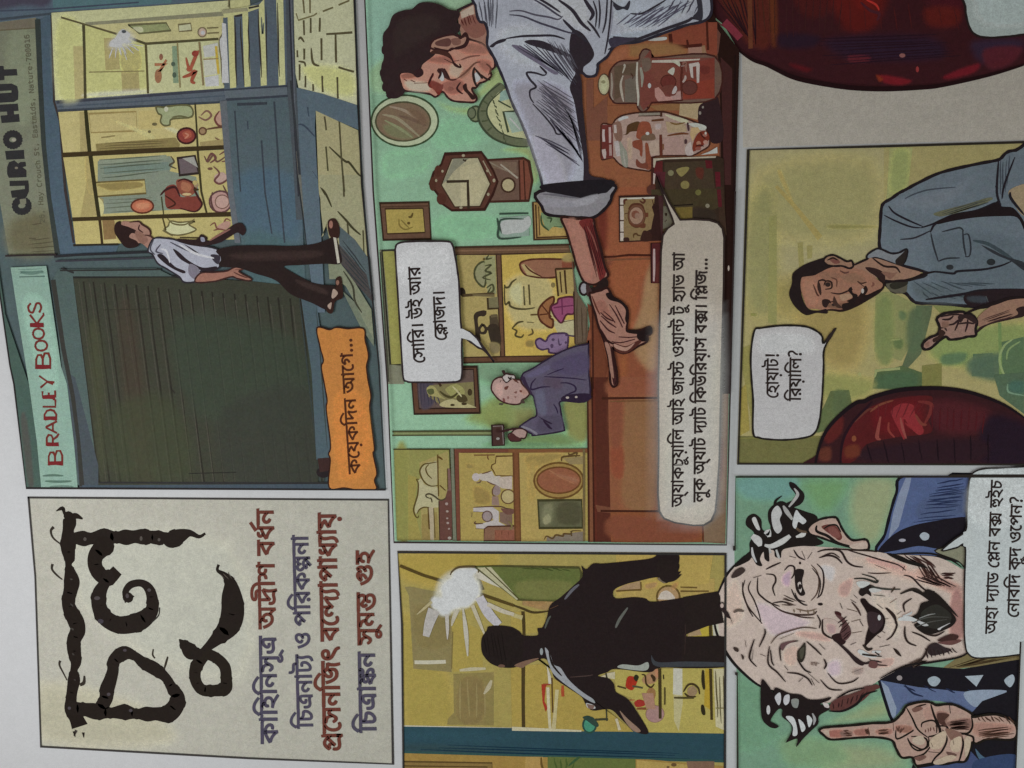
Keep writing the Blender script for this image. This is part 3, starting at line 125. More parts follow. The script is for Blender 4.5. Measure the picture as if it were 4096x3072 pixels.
1059,639,1059,0,874,0,874,166,831,105,782,56,726,18,662,-8,589,-24,508,-29,402,-18,311,14,235,68,178,139,144,225,133,326,147,441,189,535,258,610,355,664,478,696,627,707,874,707,874,736,866,817,843,882,806,930,752,964,681,984,592,991,529,988,466,979,402,964,339,943,276,917,215,885,215,1069,282,1093,347,1112,410,1128,472,1138,533,1145,592,1147,680,1142,759,1129,830,1106,891,1074,944,1033,989,983,1012,947,1030,906,1043,860,1052,802,1057,729;702,563,641,563,543,557,462,538,398,506,353,463,326,406,317,338,324,276,344,223,378,181,424,150,480,131,547,125,641,137,721,172,786,230,834,310,864,407,874,522,874,563
858,360,825,274,786,171,741,52,682,-101,638,-208,608,-270,575,-318,536,-357,493,-387,444,-409,391,-422,332,-426,184,-426,184,-272,293,-272,343,-267,385,-251,420,-225,453,-177,492,-96,537,18,104,1120,299,1120,631,244,958,1120,1153,1120
1073,53,1021,28,969,7,915,-8,860,-20,803,-27,743,-29,566,-6,417,61,298,174,209,328,157,518,139,745,157,971,210,1161,298,1316,419,1429,567,1497,743,1520,803,1518,860,1511,915,1500,969,1484,1021,1463,1073,1438,1073,1231,1022,1268,969,1299,914,1324,857,1342,800,1352,743,1356,623,1339,524,1288,448,1204,394,1085,361,932,350,745,361,558,394,405,448,287,524,203,623,152,743,135,801,139,859,149,916,167,971,192,1023,223,1073,260
1155,889,1115,917,1075,939,1035,956,993,968,948,975,901,977,795,965,708,929,638,869,587,786,557,682,547,557,547,0,362,0,362,1120,547,1120,547,901,583,974,630,1035,688,1084,756,1119,832,1140,915,1147,959,1145,1002,1139,1042,1130,1081,1117,1118,1099,1155,1077
616,1147,759,1130,878,1080,972,996,1041,880,1082,735,1096,559,1082,383,1041,237,973,122,879,38,760,-12,616,-29,473,-12,354,38,260,122,192,237,151,383,137,559,151,735,192,880,260,996,354,1080,473,1130;616,991,530,979,460,943,404,882,364,798,340,690,332,559,340,429,364,321,404,236,460,176,530,139,616,127,702,139,773,176,829,236,869,321,893,428,901,559,893,690,869,798,829,882,773,943,702,979
195,424,195,1118,379,1118,379,424,385,332,403,258,432,202,475,163,530,139,598,131,678,141,744,172,797,222,835,292,858,380,866,485,866,1118,1051,1118,1051,0,866,0,866,168,829,109,785,60,732,21,673,-7,607,-23,535,-29,430,-16,345,21,279,84,232,171,204,285
1061,57,1011,31,960,9,908,-8,856,-19,802,-27,748,-29,587,-12,452,40,342,127,260,244,211,388,195,559,211,730,260,874,342,991,452,1078,587,1130,748,1147,802,1145,854,1138,906,1126,957,1109,1009,1088,1061,1061,1061,868,1012,907,963,939,914,962,863,978,808,988,748,991,642,979,553,941,482,879,430,794,399,687,389,559,399,432,431,325,482,240,554,177,642,140,748,127,810,130,867,140,920,156,969,180,1016,210,1061,248
1051,694,1051,0,866,0,866,694,860,786,842,860,813,916,771,955,716,979,647,987,568,977,501,946,448,896,410,826,387,738,379,633,379,0,195,0,195,1556,379,1556,379,952,416,1011,460,1059,512,1098,571,1125,638,1142,711,1147,815,1134,901,1097,966,1034,1013,947,1042,833
1012,1442,1012,1237,951,1273,889,1303,828,1326,766,1343,704,1353,641,1356,552,1349,477,1326,415,1290,369,1240,341,1180,332,1110,338,1049,356,999,386,959,433,926,501,897,590,872,696,848,823,809,925,758,1002,694,1055,616,1087,520,1098,408,1083,277,1039,169,966,83,865,21,737,-17,582,-29,512,-26,442,-19,371,-6,300,11,229,34,158,61,158,276,233,232,306,196,376,169,444,150,513,139,582,135,676,143,756,165,820,204,867,255,896,319,905,395,899,464,879,521,846,566,798,602,730,633,643,657,535,682,409,719,308,766,233,824,181,895,149,980,139,1079,154,1204,199,1310,274,1400,373,1466,492,1507,631,1520,689,1518,750,1511,812,1500,876,1485,943,1466
614,1438,614,1120,1032,1120,1032,977,614,977,614,369,619,295,635,237,661,196,700,169,755,152,825,147,1032,147,1032,0,807,0,683,9,585,37,515,83,468,152,439,247,430,369,430,977,131,977,131,1120,430,1120,430,1438
197,1493,1083,1493,1083,1323,399,1323,399,881,1053,881,1053,711,399,711,399,170,1102,170,1102,0,197,0
973,1081,973,901,920,929,867,952,814,970,760,983,706,990,651,993,575,989,513,975,464,952,430,921,410,880,403,829,408,783,423,746,449,717,495,693,571,669,678,645,752,631,836,608,905,573,960,527,999,470,1022,402,1030,324,1017,221,978,135,912,64,823,13,714,-19,584,-29,528,-27,470,-21,410,-12,348,2,282,20,213,41,213,231,281,199,346,172,410,152,472,137,531,128,588,125,663,130,726,147,777,174,814,212,837,258,844,313,817,390,735,449,599,490,522,506,426,531,348,566,290,610,249,665,225,732,217,811,229,910,265,993,326,1060,409,1108,513,1137,637,1147,696,1145,754,1140,810,1130,865,1118,919,1101
676,1006,701,1050,730,1085,762,1112,800,1132,842,1143,889,1147,970,1135,1034,1101,1080,1042,1110,952,1129,821,1135,649,1135,0,967,0,967,641,964,779,955,877,940,936,918,967,886,987,844,993,796,986,760,966,734,932,718,872,708,775,705,641,705,0,537,0,537,641,534,781,524,879,508,937,484,968,450,987,406,993,362,986,328,966,304,932,289,872,279,775,276,641,276,0,109,0,109,1120,276,1120,276,1024,300,1061,327,1091,358,1116,393,1133,430,1144,471,1147,519,1143,561,1131,598,1112,629,1085,655,1049
256,1120,727,1120,727,143,1092,143,1092,0,178,0,178,143,543,143,543,977,256,977/543,1556,727,1556,727,1323,543,1323
858,977,858,1556,1042,1556,1042,0,858,0,858,141,824,90,783,48,736,14,682,-10,623,-24,559,-29,433,-12,327,41,240,128,175,247,136,392,123,563,136,732,175,875,240,992,327,1078,434,1130,559,1147,624,1142,683,1128,737,1104,785,1070,825,1028;317,559,325,428,347,320,385,236,438,175,505,139,586,127,668,139,735,176,788,237,827,322,850,429,858,559,850,690,827,797,788,882,735,942,668,979,586,991,505,979,438,943,385,882,347,798,325,690
139,1493,395,1493,899,264,899,1493,1094,1493,1094,0,838,0,334,1229,334,0,139,0
1112,606,1112,516,315,516,326,397,357,303,410,227,483,171,573,138,680,127,740,130,801,139,864,155,929,177,998,205,1069,240,1069,57,1000,31,932,9,866,-8,802,-19,739,-27,678,-29,517,-12,381,41,270,128,188,245,139,389,123,559,139,726,187,868,267,987,374,1076,502,1129,651,1147,784,1131,896,1083,988,1002,1057,894,1098,762;928,660,918,759,892,842,852,906,796,953,727,982,643,991,560,981,487,952,424,903,374,837,340,755,322,659
356,643,877,643,877,479,356,479
139,1493,1079,1493,1079,1407,545,0,334,0,854,1323,139,1323
616,1520,762,1498,883,1433,978,1324,1046,1173,1086,980,1100,745,1086,511,1046,318,978,167,883,58,762,-7,616,-29,470,-7,349,58,255,167,187,318,147,511,133,745,147,980,187,1173,255,1324,349,1433,470,1498;616,1360,530,1343,460,1292,406,1208,367,1089,344,935,336,745,344,556,367,402,406,283,460,199,530,148,616,131,703,148,773,199,828,283,866,402,889,556,897,745,889,935,866,1089,828,1208,773,1292,703,1343/483,750,487,785,500,817,522,845,549,867,580,881,614,885,650,881,682,867,710,845,732,817,746,785,750,750,746,715,732,683,710,655,682,633,650,620,614,616,579,620,548,633,520,654,500,682,487,714
270,170,584,170,584,1311,246,1235,246,1419,582,1493,784,1493,784,170,1094,170,1094,0,270,0
613,622,613,551,159,551,159,253,145,273,173,302,203,330,236,357,271,382,308,406,347,428,388,449,431,468,475,486,540,422,528,399,518,376,510,354,503,332,497,309,492,285,489,260,488,233,487,205,488,173,491,141,495,111,502,80,511,46,522,10,447,-7,436,31,427,69,419,106,413,144,410,182,409,222,410,249,412,274,415,299,420,322,425,344,432,364,439,381,446,397,453,410,427,389,390,370,354,349,318,326,283,301,248,273,213,243,177,210,141,175,82,215,82,551,-10,551,-10,622
898,622,898,551,798,551,798,0,721,0,700,38,676,72,649,104,620,132,589,157,557,180,582,246,608,230,634,210,661,186,686,161,707,135,724,109,723,128,722,146,722,164,721,184,721,551,-10,551,-10,622/376,91,331,95,288,105,246,123,206,149,167,185,130,232,94,289,61,359,29,442,102,466,126,401,152,344,178,296,205,255,234,223,266,198,300,181,338,170,378,167,412,169,442,175,466,184,487,198,503,213,515,232,523,253,528,276,530,300,527,336,516,368,498,394,476,414,450,426,420,430,400,428,383,424,370,416,361,404,355,390,353,372,355,353,359,338,285,316,281,330,274,354,271,377,273,411,280,432,292,450,307,465,324,478,344,488,367,494,389,499,413,500,451,497,485,488,515,474,542,454,564,430,582,401,595,369,603,333,606,294,603,259,595,225,581,194,561,165,536,140,505,119,468,103,425,94/1168,622,1168,551,1063,551,1063,0,986,0,986,479,974,503,961,521,948,534,932,544,916,549,897,551,887,622,915,620,933,615,950,606,965,594,978,578,990,559,988,582,986,604,986,688,1039,688,1062,622/344,465,339,486,329,504,314,522,296,536,272,548,243,556,267,601,312,589,346,574,374,557,394,539,408,519,418,495,423,468
484,0,484,425,505,362,482,394,460,423,440,448,419,471,400,492,381,509,362,524,343,535,324,544,304,551,284,555,263,556,230,553,201,544,178,528,157,509,138,488,120,465,106,457,131,472,149,478,169,483,192,486,216,487,245,485,270,479,290,469,308,456,322,441,332,424,340,405,344,387,346,369,342,331,328,296,306,264,274,233,233,202,182,172,131,245,166,261,198,278,226,296,248,317,262,340,266,365,264,379,249,402,236,410,220,415,200,417,183,416,167,414,152,411,136,406,120,400,103,392,22,458,43,491,65,521,88,548,112,572,138,592,164,608,193,620,223,627,255,629,287,627,318,621,346,612,374,598,401,580,428,559,454,534,480,505,507,472,489,483,487,508,486,526,485,545,484,565,484,585,484,688,537,688,560,622,666,622,666,551,561,551,561,0
72,54,74,76,80,94,90,106,103,114,117,119,133,121,150,119,164,114,178,106,188,94,194,76,196,54,194,32,188,15,178,2,164,-7,150,-12,133,-14,117,-12,103,-7,90,2,80,15,74,32
356,622,356,551,336,551,315,545,292,534,269,520,245,503,223,483,201,460,181,433,163,404,148,372,137,338,130,301,128,262,130,217,138,179,150,148,165,122,183,102,203,87,224,77,246,71,267,69,283,70,297,71,321,78,334,84,348,92,383,31,365,19,346,10,326,3,305,-1,284,-4,263,-5,223,-1,186,10,152,28,122,53,97,84,76,120,61,162,52,209,49,260,52,310,60,355,74,398,92,436,113,471,138,503,165,531,193,556,223,578,253,596,283,610,312,622
194,0,194,622,275,622,275,0
722,622,722,551,356,551,356,372,357,354,360,340,372,322,393,316,419,321,432,328,447,338,461,350,477,366,493,385,511,407,529,433,589,442,609,410,625,378,638,345,648,312,654,278,656,245,653,204,644,167,628,132,607,101,580,75,548,53,509,37,466,27,417,24,374,27,333,34,294,47,257,66,222,90,189,122,158,160,129,205,101,258,75,318,51,387,29,465,105,485,130,398,156,324,184,262,215,210,248,169,284,138,323,117,366,104,413,100,462,104,503,118,536,140,561,169,575,204,580,243,579,272,574,297,568,320,558,340,548,358,535,373,581,392,561,360,540,332,520,308,499,288,478,271,456,258,436,249,415,244,394,242,379,243,365,245,351,248,327,260,307,279,298,292,290,308,284,328,280,357,279,393,279,551,-10,551,-10,622/508,622,505,647,499,666,488,681,474,691,453,697,428,699,288,699,248,700,214,703,188,708,165,715,145,724,127,736,111,751,97,768,86,788,79,809,74,833,73,859,74,876,76,894,78,912,152,907,150,892,148,874,148,855,152,830,161,810,178,792,191,784,207,778,227,774,252,772,283,771,407,771,440,770,468,767,491,763,511,756,528,747,544,734,554,722,563,708,570,690,575,671,578,648,580,622
242,500,291,497,334,488,370,474,399,454,423,432,441,406,454,379,461,352,464,325,458,274,438,231,406,195,362,168,305,150,236,141,246,152,277,142,308,130,341,115,374,98,408,80,442,60,476,38,508,15,540,-10,494,-63,454,-34,416,-7,380,16,346,38,312,57,279,75,245,91,210,106,173,119,134,131,92,143,46,154,61,223,84,217,107,212,128,208,152,206,178,204,207,204,251,206,287,212,316,221,340,233,357,248,370,265,378,283,383,301,385,320,381,353,368,380,346,402,318,417,285,427,247,430,225,429,205,427,189,423,176,418,158,402,149,382,148,365,151,348,81,323,75,344,71,365,70,384,72,407,80,428,92,447,109,463,129,476,152,486,180,494,209,498/358,622,355,647,349,666,338,681,324,691,303,697,278,699,206,699,165,700,132,703,104,708,82,715,62,724,44,736,28,751,14,768,4,788,-4,809,-8,833,-10,859,-9,876,-7,894,-5,912,69,907,67,892,65,874,66,855,70,830,78,810,95,792,108,784,124,778,145,774,170,772,200,771,257,771,290,770,318,767,341,763,361,756,378,747,394,734,404,722,413,708,420,690,425,671,428,648,430,622/540,622,540,551,-10,551,-10,622/175,465,169,486,159,504,145,522,126,536,102,548,73,556,97,601,143,589,177,574,204,557,224,539,239,519,249,495,254,468
507,556,507,508,549,510,590,498,628,482,663,463,693,440,718,414,737,384,748,350,752,313,750,288,745,265,736,244,724,227,709,212,690,201,669,193,646,188,619,186,601,187,581,189,564,191,570,263,589,261,603,261,626,263,644,267,658,276,667,286,673,300,675,316,670,346,655,373,630,397,596,417,554,433,506,444,508,125,437,125,415,151,389,175,360,198,329,219,294,238,257,254,217,268,174,278,129,286,92,375,130,395,170,414,211,433,253,451,294,468,336,484,375,497,413,509,449,519,431,479,431,555;431,474,451,446,423,438,393,428,360,416,327,404,294,391,260,377,229,363,199,349,172,334,162,350,204,341,242,331,276,320,307,306,336,292,362,276,388,259,412,240,435,219,433,247,432,262,432,278,431,302/176,183,206,181,232,174,254,162,274,147,291,129,306,109,314,123,324,134,346,148,370,153,389,151,405,145,420,134,435,120,452,103,469,83,434,114,434,147,508,147,508,-43,431,-43,431,109,464,17,455,32,444,47,430,62,416,75,400,82,383,85,364,80,348,63,343,49,342,29,343,11,283,0,277,32,267,60,252,83,233,101,210,111,183,115,166,113,151,108,139,100,125,77,125,47,132,31,142,18,158,7,180,-5,207,-16,178,-84,141,-68,108,-49,82,-26,61,0,49,31,45,68,49,99,61,127,82,150,109,169,140,179/806,622,806,551,-10,551,-10,622
-134,-17,112,-214,69,-268,-186,-81
741,622,741,551,636,551,636,0,559,0,559,335,565,309,550,329,535,346,518,360,502,371,484,377,465,379,445,377,425,369,408,353,399,326,398,307,398,288,400,271,335,266,331,292,323,315,313,336,300,353,285,368,269,379,251,387,233,392,213,394,196,393,181,389,167,384,155,376,138,356,129,330,128,316,131,291,141,268,158,248,180,230,208,215,241,201,214,127,183,138,154,152,128,168,104,187,84,208,68,232,56,259,48,288,46,320,48,349,56,374,68,398,84,418,104,434,127,448,152,458,179,464,208,466,242,464,272,457,299,446,324,431,347,410,369,384,354,383,363,403,376,420,392,434,412,443,432,449,452,451,475,449,496,445,514,437,532,426,551,413,571,397,562,382,561,396,561,410,560,424,559,438,559,452,559,467,559,551,-10,551,-10,622
993,622,993,551,588,551,588,205,589,179,590,158,593,143,601,123,619,105,637,98,659,96,685,98,710,104,734,115,756,129,777,144,795,162,813,183,828,205,840,228,848,251,853,275,855,299,853,319,848,335,839,348,826,357,808,362,786,364,769,363,751,361,733,357,722,428,748,434,775,438,790,439,805,439,829,437,851,433,871,425,889,414,904,399,916,381,926,359,931,333,933,303,930,264,920,226,904,188,883,153,859,122,831,95,806,75,779,58,750,44,721,33,689,26,655,24,632,25,610,29,592,35,575,43,560,52,548,63,538,77,529,92,522,109,516,130,512,157,511,191,511,337,515,373,513,398,511,426,511,441,511,458,511,551,-10,551,-10,622/188,127,170,128,153,132,136,138,120,147,104,159,88,174,71,194,53,217,35,244,96,281,113,253,128,232,141,218,153,210,180,203,202,208,223,222,234,234,246,250,259,269,274,293,289,321,312,354,330,387,346,412,362,430,379,440,396,447,415,449,436,447,456,441,474,430,493,416,514,397,536,374,539,343,532,292,513,316,495,336,480,353,465,365,450,373,436,375,418,371,402,360,383,336,372,319,359,296,343,268,326,237,309,210,294,188,279,168,264,153,248,142,230,133,210,129/811,622,808,647,802,666,792,681,777,691,756,697,731,699,637,699,597,700,563,703,536,708,514,715,494,724,476,736,460,751,446,768,436,788,428,809,424,833,422,859,423,876,425,893,427,912,501,907,498,888,497,869,498,855,502,830,510,810,527,792,540,784,556,778,577,774,602,772,632,771,710,771,743,770,771,767,794,763,814,756,831,747,847,734,857,722,866,708,873,690,878,671,881,648,883,622/271,271,264,313,257,349,250,379,242,404,230,424,214,441,195,455,173,467,146,476,115,483,79,489,38,495,53,571,107,551,143,544,175,537,202,528,226,518,246,506,264,492,278,475,290,457,299,436,306,412,311,386,315,356
858,622,858,551,452,551,452,205,453,179,454,158,457,143,465,123,483,105,501,98,524,96,550,98,574,104,598,115,620,129,641,144,659,162,677,183,692,205,704,228,712,251,717,275,719,299,717,319,712,335,703,348,690,357,672,362,650,364,633,363,615,361,597,357,586,428,612,434,639,438,654,439,669,439,693,437,715,433,735,425,753,414,768,399,780,381,790,359,795,333,797,303,794,264,784,226,768,188,747,153,723,122,695,95,670,75,643,58,614,44,585,33,553,26,519,24,496,25,474,29,456,35,439,43,424,52,412,63,402,77,393,92,386,109,380,130,376,157,375,191,375,337,379,363,377,389,375,416,375,444,375,551,-10,551,-10,622/675,622,672,647,666,666,656,681,641,691,620,697,595,699,501,699,461,700,427,703,400,708,378,715,358,724,340,736,324,751,310,768,300,788,292,809,288,833,286,859,287,876,289,893,291,912,365,907,362,888,361,869,362,855,366,830,374,810,391,792,404,784,420,778,441,774,466,772,496,771,574,771,607,770,635,767,658,763,678,756,695,747,711,734,721,722,730,708,737,690,742,671,745,648,747,622/192,471,221,469,248,465,273,456,296,446,319,432,340,416,360,399,380,379,400,358,399,268,370,303,339,334,306,361,272,382,239,395,207,399,186,397,167,391,151,382,138,369,131,352,128,331,130,314,136,299,146,285,161,273,179,261,202,250,165,179,130,197,101,218,78,243,60,271,50,301,46,334,48,363,56,389,68,411,84,429,102,444,124,456,146,464,169,469
422,43,380,45,339,52,300,64,263,81,227,104,194,134,161,170,131,214,103,264,77,322,52,389,29,465,105,485,130,403,157,332,186,272,218,224,252,185,290,156,330,135,373,123,420,119,454,121,484,127,510,138,534,152,553,170,568,190,579,214,586,239,588,267,587,286,585,304,582,321,578,336,572,351,566,364,558,377,542,398,590,476,613,440,632,404,646,369,656,334,662,300,664,266,661,225,652,188,636,152,614,121,587,94,554,72,516,56,472,46/731,622,731,551,-10,551,-10,622/384,284,345,288,312,298,285,316,265,339,253,368,249,402,250,417,252,432,256,448,261,462,271,486,351,462,342,446,335,427,332,406,334,390,347,367,371,356,386,355,400,356,414,359,428,363,442,370,458,381,474,394,490,413,508,437,527,466,590,476,582,422,564,394,545,368,526,346,505,328,484,312,462,300,438,291,412,286
441,556,441,505,481,508,520,496,556,481,589,462,617,440,640,414,658,385,668,354,672,319,671,299,666,280,658,262,648,246,635,232,618,221,599,213,577,208,551,206,533,207,516,209,500,211,504,281,522,279,557,281,575,285,593,303,599,325,595,351,581,375,558,398,527,416,488,431,440,442,442,63,370,63,347,94,322,124,296,153,267,180,236,204,201,226,163,244,121,258,75,269,37,363,75,384,115,405,155,425,195,444,235,462,275,478,313,493,350,506,384,516,365,476,365,555;365,471,385,438,356,429,326,418,294,406,262,392,229,377,198,362,167,347,138,332,111,317,101,336,161,321,215,299,261,270,301,238,337,205,368,170,367,198,366,214,365,229,365,253/923,622,923,551,818,551,818,-33,741,-33,741,16,743,47,742,62,742,78,742,94,741,110,741,126,741,141,741,551,639,551,639,622/661,622,661,551,-10,551,-10,622/305,-28,288,-27,271,-23,255,-17,239,-8,223,4,206,20,190,39,172,62,154,89,215,126,232,98,247,76,260,62,273,54,288,49,303,47,327,48,347,53,368,62,381,70,396,78,414,89,446,108,474,125,500,138,525,149,551,155,578,157,599,156,618,153,636,147,653,139,671,129,688,116,707,100,727,82,749,61,743,-27,721,-2,701,20,682,38,665,53,648,64,632,73,617,79,601,83,585,84,560,82,536,74,510,62,496,55,481,46,465,36,442,22,421,9,402,-1,385,-10,369,-16,354,-22,338,-25,322,-27
271,228,298,226,323,221,346,212,368,199,386,183,400,164,408,178,418,189,430,198,443,203,457,207,473,208,493,206,511,202,529,194,547,183,565,170,583,154,545,169,544,184,544,199,544,214,544,256,621,255,621,0,544,0,544,164,577,78,561,95,545,110,531,123,517,132,501,138,485,140,460,134,442,117,438,104,436,86,436,69,438,54,377,51,370,83,359,110,344,132,324,147,303,157,278,160,260,158,245,153,234,145,220,122,220,92,227,76,238,64,253,52,275,40,302,29,273,-39,236,-23,203,-4,176,18,156,45,144,76,140,113,144,144,156,171,177,195,204,213,235,224/291,629,331,626,367,618,400,604,431,585,462,560,494,530,526,493,562,450,600,401,545,362,521,395,499,424,478,450,457,473,438,493,418,510,399,525,380,536,360,545,339,551,318,555,295,556,271,555,247,551,225,545,204,537,183,527,164,516,147,504,130,491,114,478,128,487,153,495,182,497,214,494,239,483,258,466,271,445,278,422,281,396,280,380,278,363,169,299,182,311,193,323,203,336,210,349,215,365,216,383,210,406,192,427,178,432,160,434,138,432,117,424,95,413,22,485,49,512,76,537,104,560,132,580,162,597,192,610,223,621,256,627/726,622,726,551,621,551,621,231,544,231,544,396,549,446,547,462,546,480,545,498,544,517,544,537,544,558,544,688,597,688,620,622/498,474,216,238,162,297,254,368,273,377,288,390,302,402,317,415,333,428,451,526
181,201,156,714,263,714,238,201/147,54,149,76,155,94,165,106,178,114,193,119,209,121,225,119,239,114,252,106,263,94,269,76,271,54,269,32,263,15,252,2,239,-7,225,-12,209,-14,193,-12,178,-7,165,2,155,15,149,32
190,202,190,220,191,244,193,266,197,286,203,304,211,321,222,338,236,355,253,372,273,390,292,407,309,423,324,438,335,452,345,467,352,483,357,500,360,519,361,541,358,570,348,596,332,617,311,633,283,643,250,646,224,645,198,640,173,634,149,625,125,615,102,604,71,675,98,688,127,699,157,710,188,718,219,722,250,724,306,719,354,703,394,676,423,640,440,595,446,542,445,515,441,490,434,467,426,446,414,427,400,408,383,390,363,370,341,350,321,332,304,315,290,300,279,287,271,273,265,260,261,246,259,229,258,211/229,-14,213,-12,198,-7,185,2,175,15,169,32,167,54,169,77,175,94,185,107,198,115,213,120,229,122,245,120,260,115,273,107,283,94,289,77,291,54,289,32,283,15,273,2,260,-7,245,-12
722,622,722,551,356,551,356,372,357,354,360,340,372,322,393,316,419,321,432,328,447,338,461,350,477,366,493,385,511,407,529,433,589,442,609,410,625,378,638,345,648,312,654,278,656,245,653,204,644,167,628,132,607,101,580,75,548,53,509,37,466,27,417,24,374,27,333,34,294,47,257,66,222,90,189,122,158,160,129,205,101,258,75,318,51,387,29,465,105,485,130,398,156,324,184,262,215,210,248,169,284,138,323,117,366,104,413,100,462,104,503,118,536,140,561,169,575,204,580,243,579,272,574,297,568,320,558,340,548,358,535,373,581,392,561,360,540,332,520,308,499,288,478,271,456,258,436,249,415,244,394,242,379,243,365,245,351,248,327,260,307,279,298,292,290,308,284,328,280,357,279,393,279,551,-10,551,-10,622
536,317,533,280,524,246,510,216,490,190,466,168,436,150,403,136,365,125,324,118,349,118,380,106,413,91,446,74,480,55,514,35,548,13,580,-10,612,-35,566,-88,524,-57,484,-29,447,-4,411,18,376,38,342,56,307,71,271,85,234,98,194,110,152,121,106,132,120,202,147,195,172,189,196,186,219,183,244,182,270,181,315,183,352,189,383,200,408,213,427,230,442,250,451,271,457,294,459,319,457,346,451,371,442,394,429,413,415,431,399,447,450,505,471,483,490,457,509,428,524,394,533,357/176,510,212,507,244,499,274,485,300,464,323,433,343,392,308,394,389,491,450,505,452,464,346,333,285,330,278,363,267,391,250,413,231,429,209,439,184,442,167,440,152,435,141,427,128,404,128,374,133,360,142,348,154,339,168,330,184,322,149,251,116,269,89,290,70,313,57,338,49,364,46,390,48,416,54,439,65,458,79,475,95,488,114,498,134,504,155,509/612,622,612,551,-10,551,-10,622""".split('\n')]
def pairs(s):
    a=[float(v) for v in s.split(',')]; x=y=0; out=[]
    for i in range(0,len(a),2): x+=a[i]; y+=a[i+1]; out.append((x,y))
    return out
def cr(pts,closed,k=5):
    n=len(pts)
    if n<3: return list(pts)
    out=[]
    for i in range(n if closed else n-1):
        p=[pts[(i+d)%n] if closed else pts[min(max(i+d,0),n-1)] for d in(-1,0,1,2)]
        for s in range(k):
            t=s/k
            out.append(tuple(.5*((2*b)+(c-a)*t+(2*a-5*b+4*c-d)*t*t+(3*b-a-3*c+d)*t**3) for a,b,c,d in zip(*p)))
    if not closed: out.append(tuple(pts[-1]))
    return out
def inside(x,y,P):
    c=False; j=len(P)-1
    for i in range(len(P)):
        xi,yi=P[i]; xj,yj=P[j]
        if (yi>y)!=(yj>y) and x<(xj-xi)*(y-yi)/(yj-yi)+xi: c=not c
        j=i
    return c
from mathutils.geometry import tessellate_polygon
def tri(loops):
    flat=[p for l in loops for p in l]
    return [[flat[i] for i in t] for t in tessellate_polygon([[Vector((p[0],p[1],0)) for p in l] for l in loops])]
def clip_convex(poly,T):
    s=sum(T[i-1][0]*T[i][1]-T[i][0]*T[i-1][1] for i in range(len(T)))
    if s<0: T=T[::-1]
    for i in range(len(T)):
        ax,ay=T[i-1]; bx,by=T[i]; out=[]
        f=lambda p:(bx-ax)*(p[1]-ay)-(by-ay)*(p[0]-ax)
        for k in range(len(poly)):
            p,q=poly[k-1],poly[k]; fp,fq=f(p),f(q)
            if (fp>=0)!=(fq>=0):
                t=fp/(fp-fq); out.append(tuple(a+(b-a)*t for a,b in zip(p,q)))
            if fq>=0: out.append(q)
        poly=out
        if len(poly)<3: return []
    return poly
class Ink:
    """collects printed shapes of one drawn thing, then links them as one mesh"""
    def __init__(s,clip): s.v=[];s.c=[];s.f=[];s.m=[];s.clip=clip;s.pieces=tri([clip]) if clip else None
    def face(s,poly,z,rgb,alpha=None,comp=None):
        # poly points (x,y[,alpha])
        polys=[poly]
        if s.clip and not all(inside(p[0],p[1],s.clip) for p in poly):
            polys=[q for q in (clip_convex(poly,T) for T in s.pieces) if q]
        for q in polys:
            b=len(s.v)
            for p in q:
                s.v.append((p[0]*U,p[1]*U,z))
                if len(p)>2:
                    a=p[2]; s.c.append((*(min(1.2,r+(1-a)*k) for r,k in zip(rgb,comp)),a))
                else: s.c.append((*rgb,1))
            s.f.append(list(range(b,b+len(q)))); s.m.append(1 if len(poly[0])>2 else 0)
    def stroke(s,pts,ws,z,rgb,closed=False):
        n=len(pts); L=[];Rr=[]
        for i in range(n):
            a=pts[i-1] if (i or closed) else pts[0]; b=pts[(i+1)%n] if (i<n-1 or closed) else pts[-1]
            dx,dy=b[0]-a[0],b[1]-a[1]; l=math.hypot(dx,dy) or 1; h=ws[i]/2
            # widen a little at sharp corners so the line keeps its weight
            p=pts[i]; e=math.hypot(p[0]-a[0],p[1]-a[1]) or 1
            ca=abs((p[0]-a[0])/e*dx/l+(p[1]-a[1])/e*dy/l); h*=min(1.35,1/max(ca,.6)) if (0<i<n-1 or closed) else 1
            L.append((p[0]-dy/l*h,p[1]+dx/l*h)); Rr.append((p[0]+dy/l*h,p[1]-dx/l*h))
        for i in range(n if closed else n-1):
            j=(i+1)%n; s.face([L[i],L[j],Rr[j],Rr[i]],z,rgb)
    def build(s,name,parent):
        me=bpy.data.meshes.new(name); me.from_pydata(s.v,[],s.f); me.materials.append(INK); me.materials.append(SOFT)
        at=me.color_attributes.new('ink','FLOAT_COLOR','POINT')
        at.data.foreach_set('color',[x for c in s.c for x in c]); me.polygons.foreach_set('material_index',s.m); me.update()
        o=bpy.data.objects.new(name,me); col.objects.link(o); o.parent=parent; return o
def fitlen(P): return [math.hypot(P[i][0]-P[i-1][0],P[i][1]-P[i-1][1]) for i in range(1,len(P))]
def taper(n,w): return [w*(.38+.75*math.sin(math.pi*min(1,max(0,i/(n-1))))**.6) if n>1 else w for i in range(n)]
def wob(w,n):
    ph=random.random()*6; return [w*(1+.10*math.sin(ph+i*1.3)+.06*math.sin(2*ph+i*2.9)) for i in range(n)]
DZ=1.6e-6
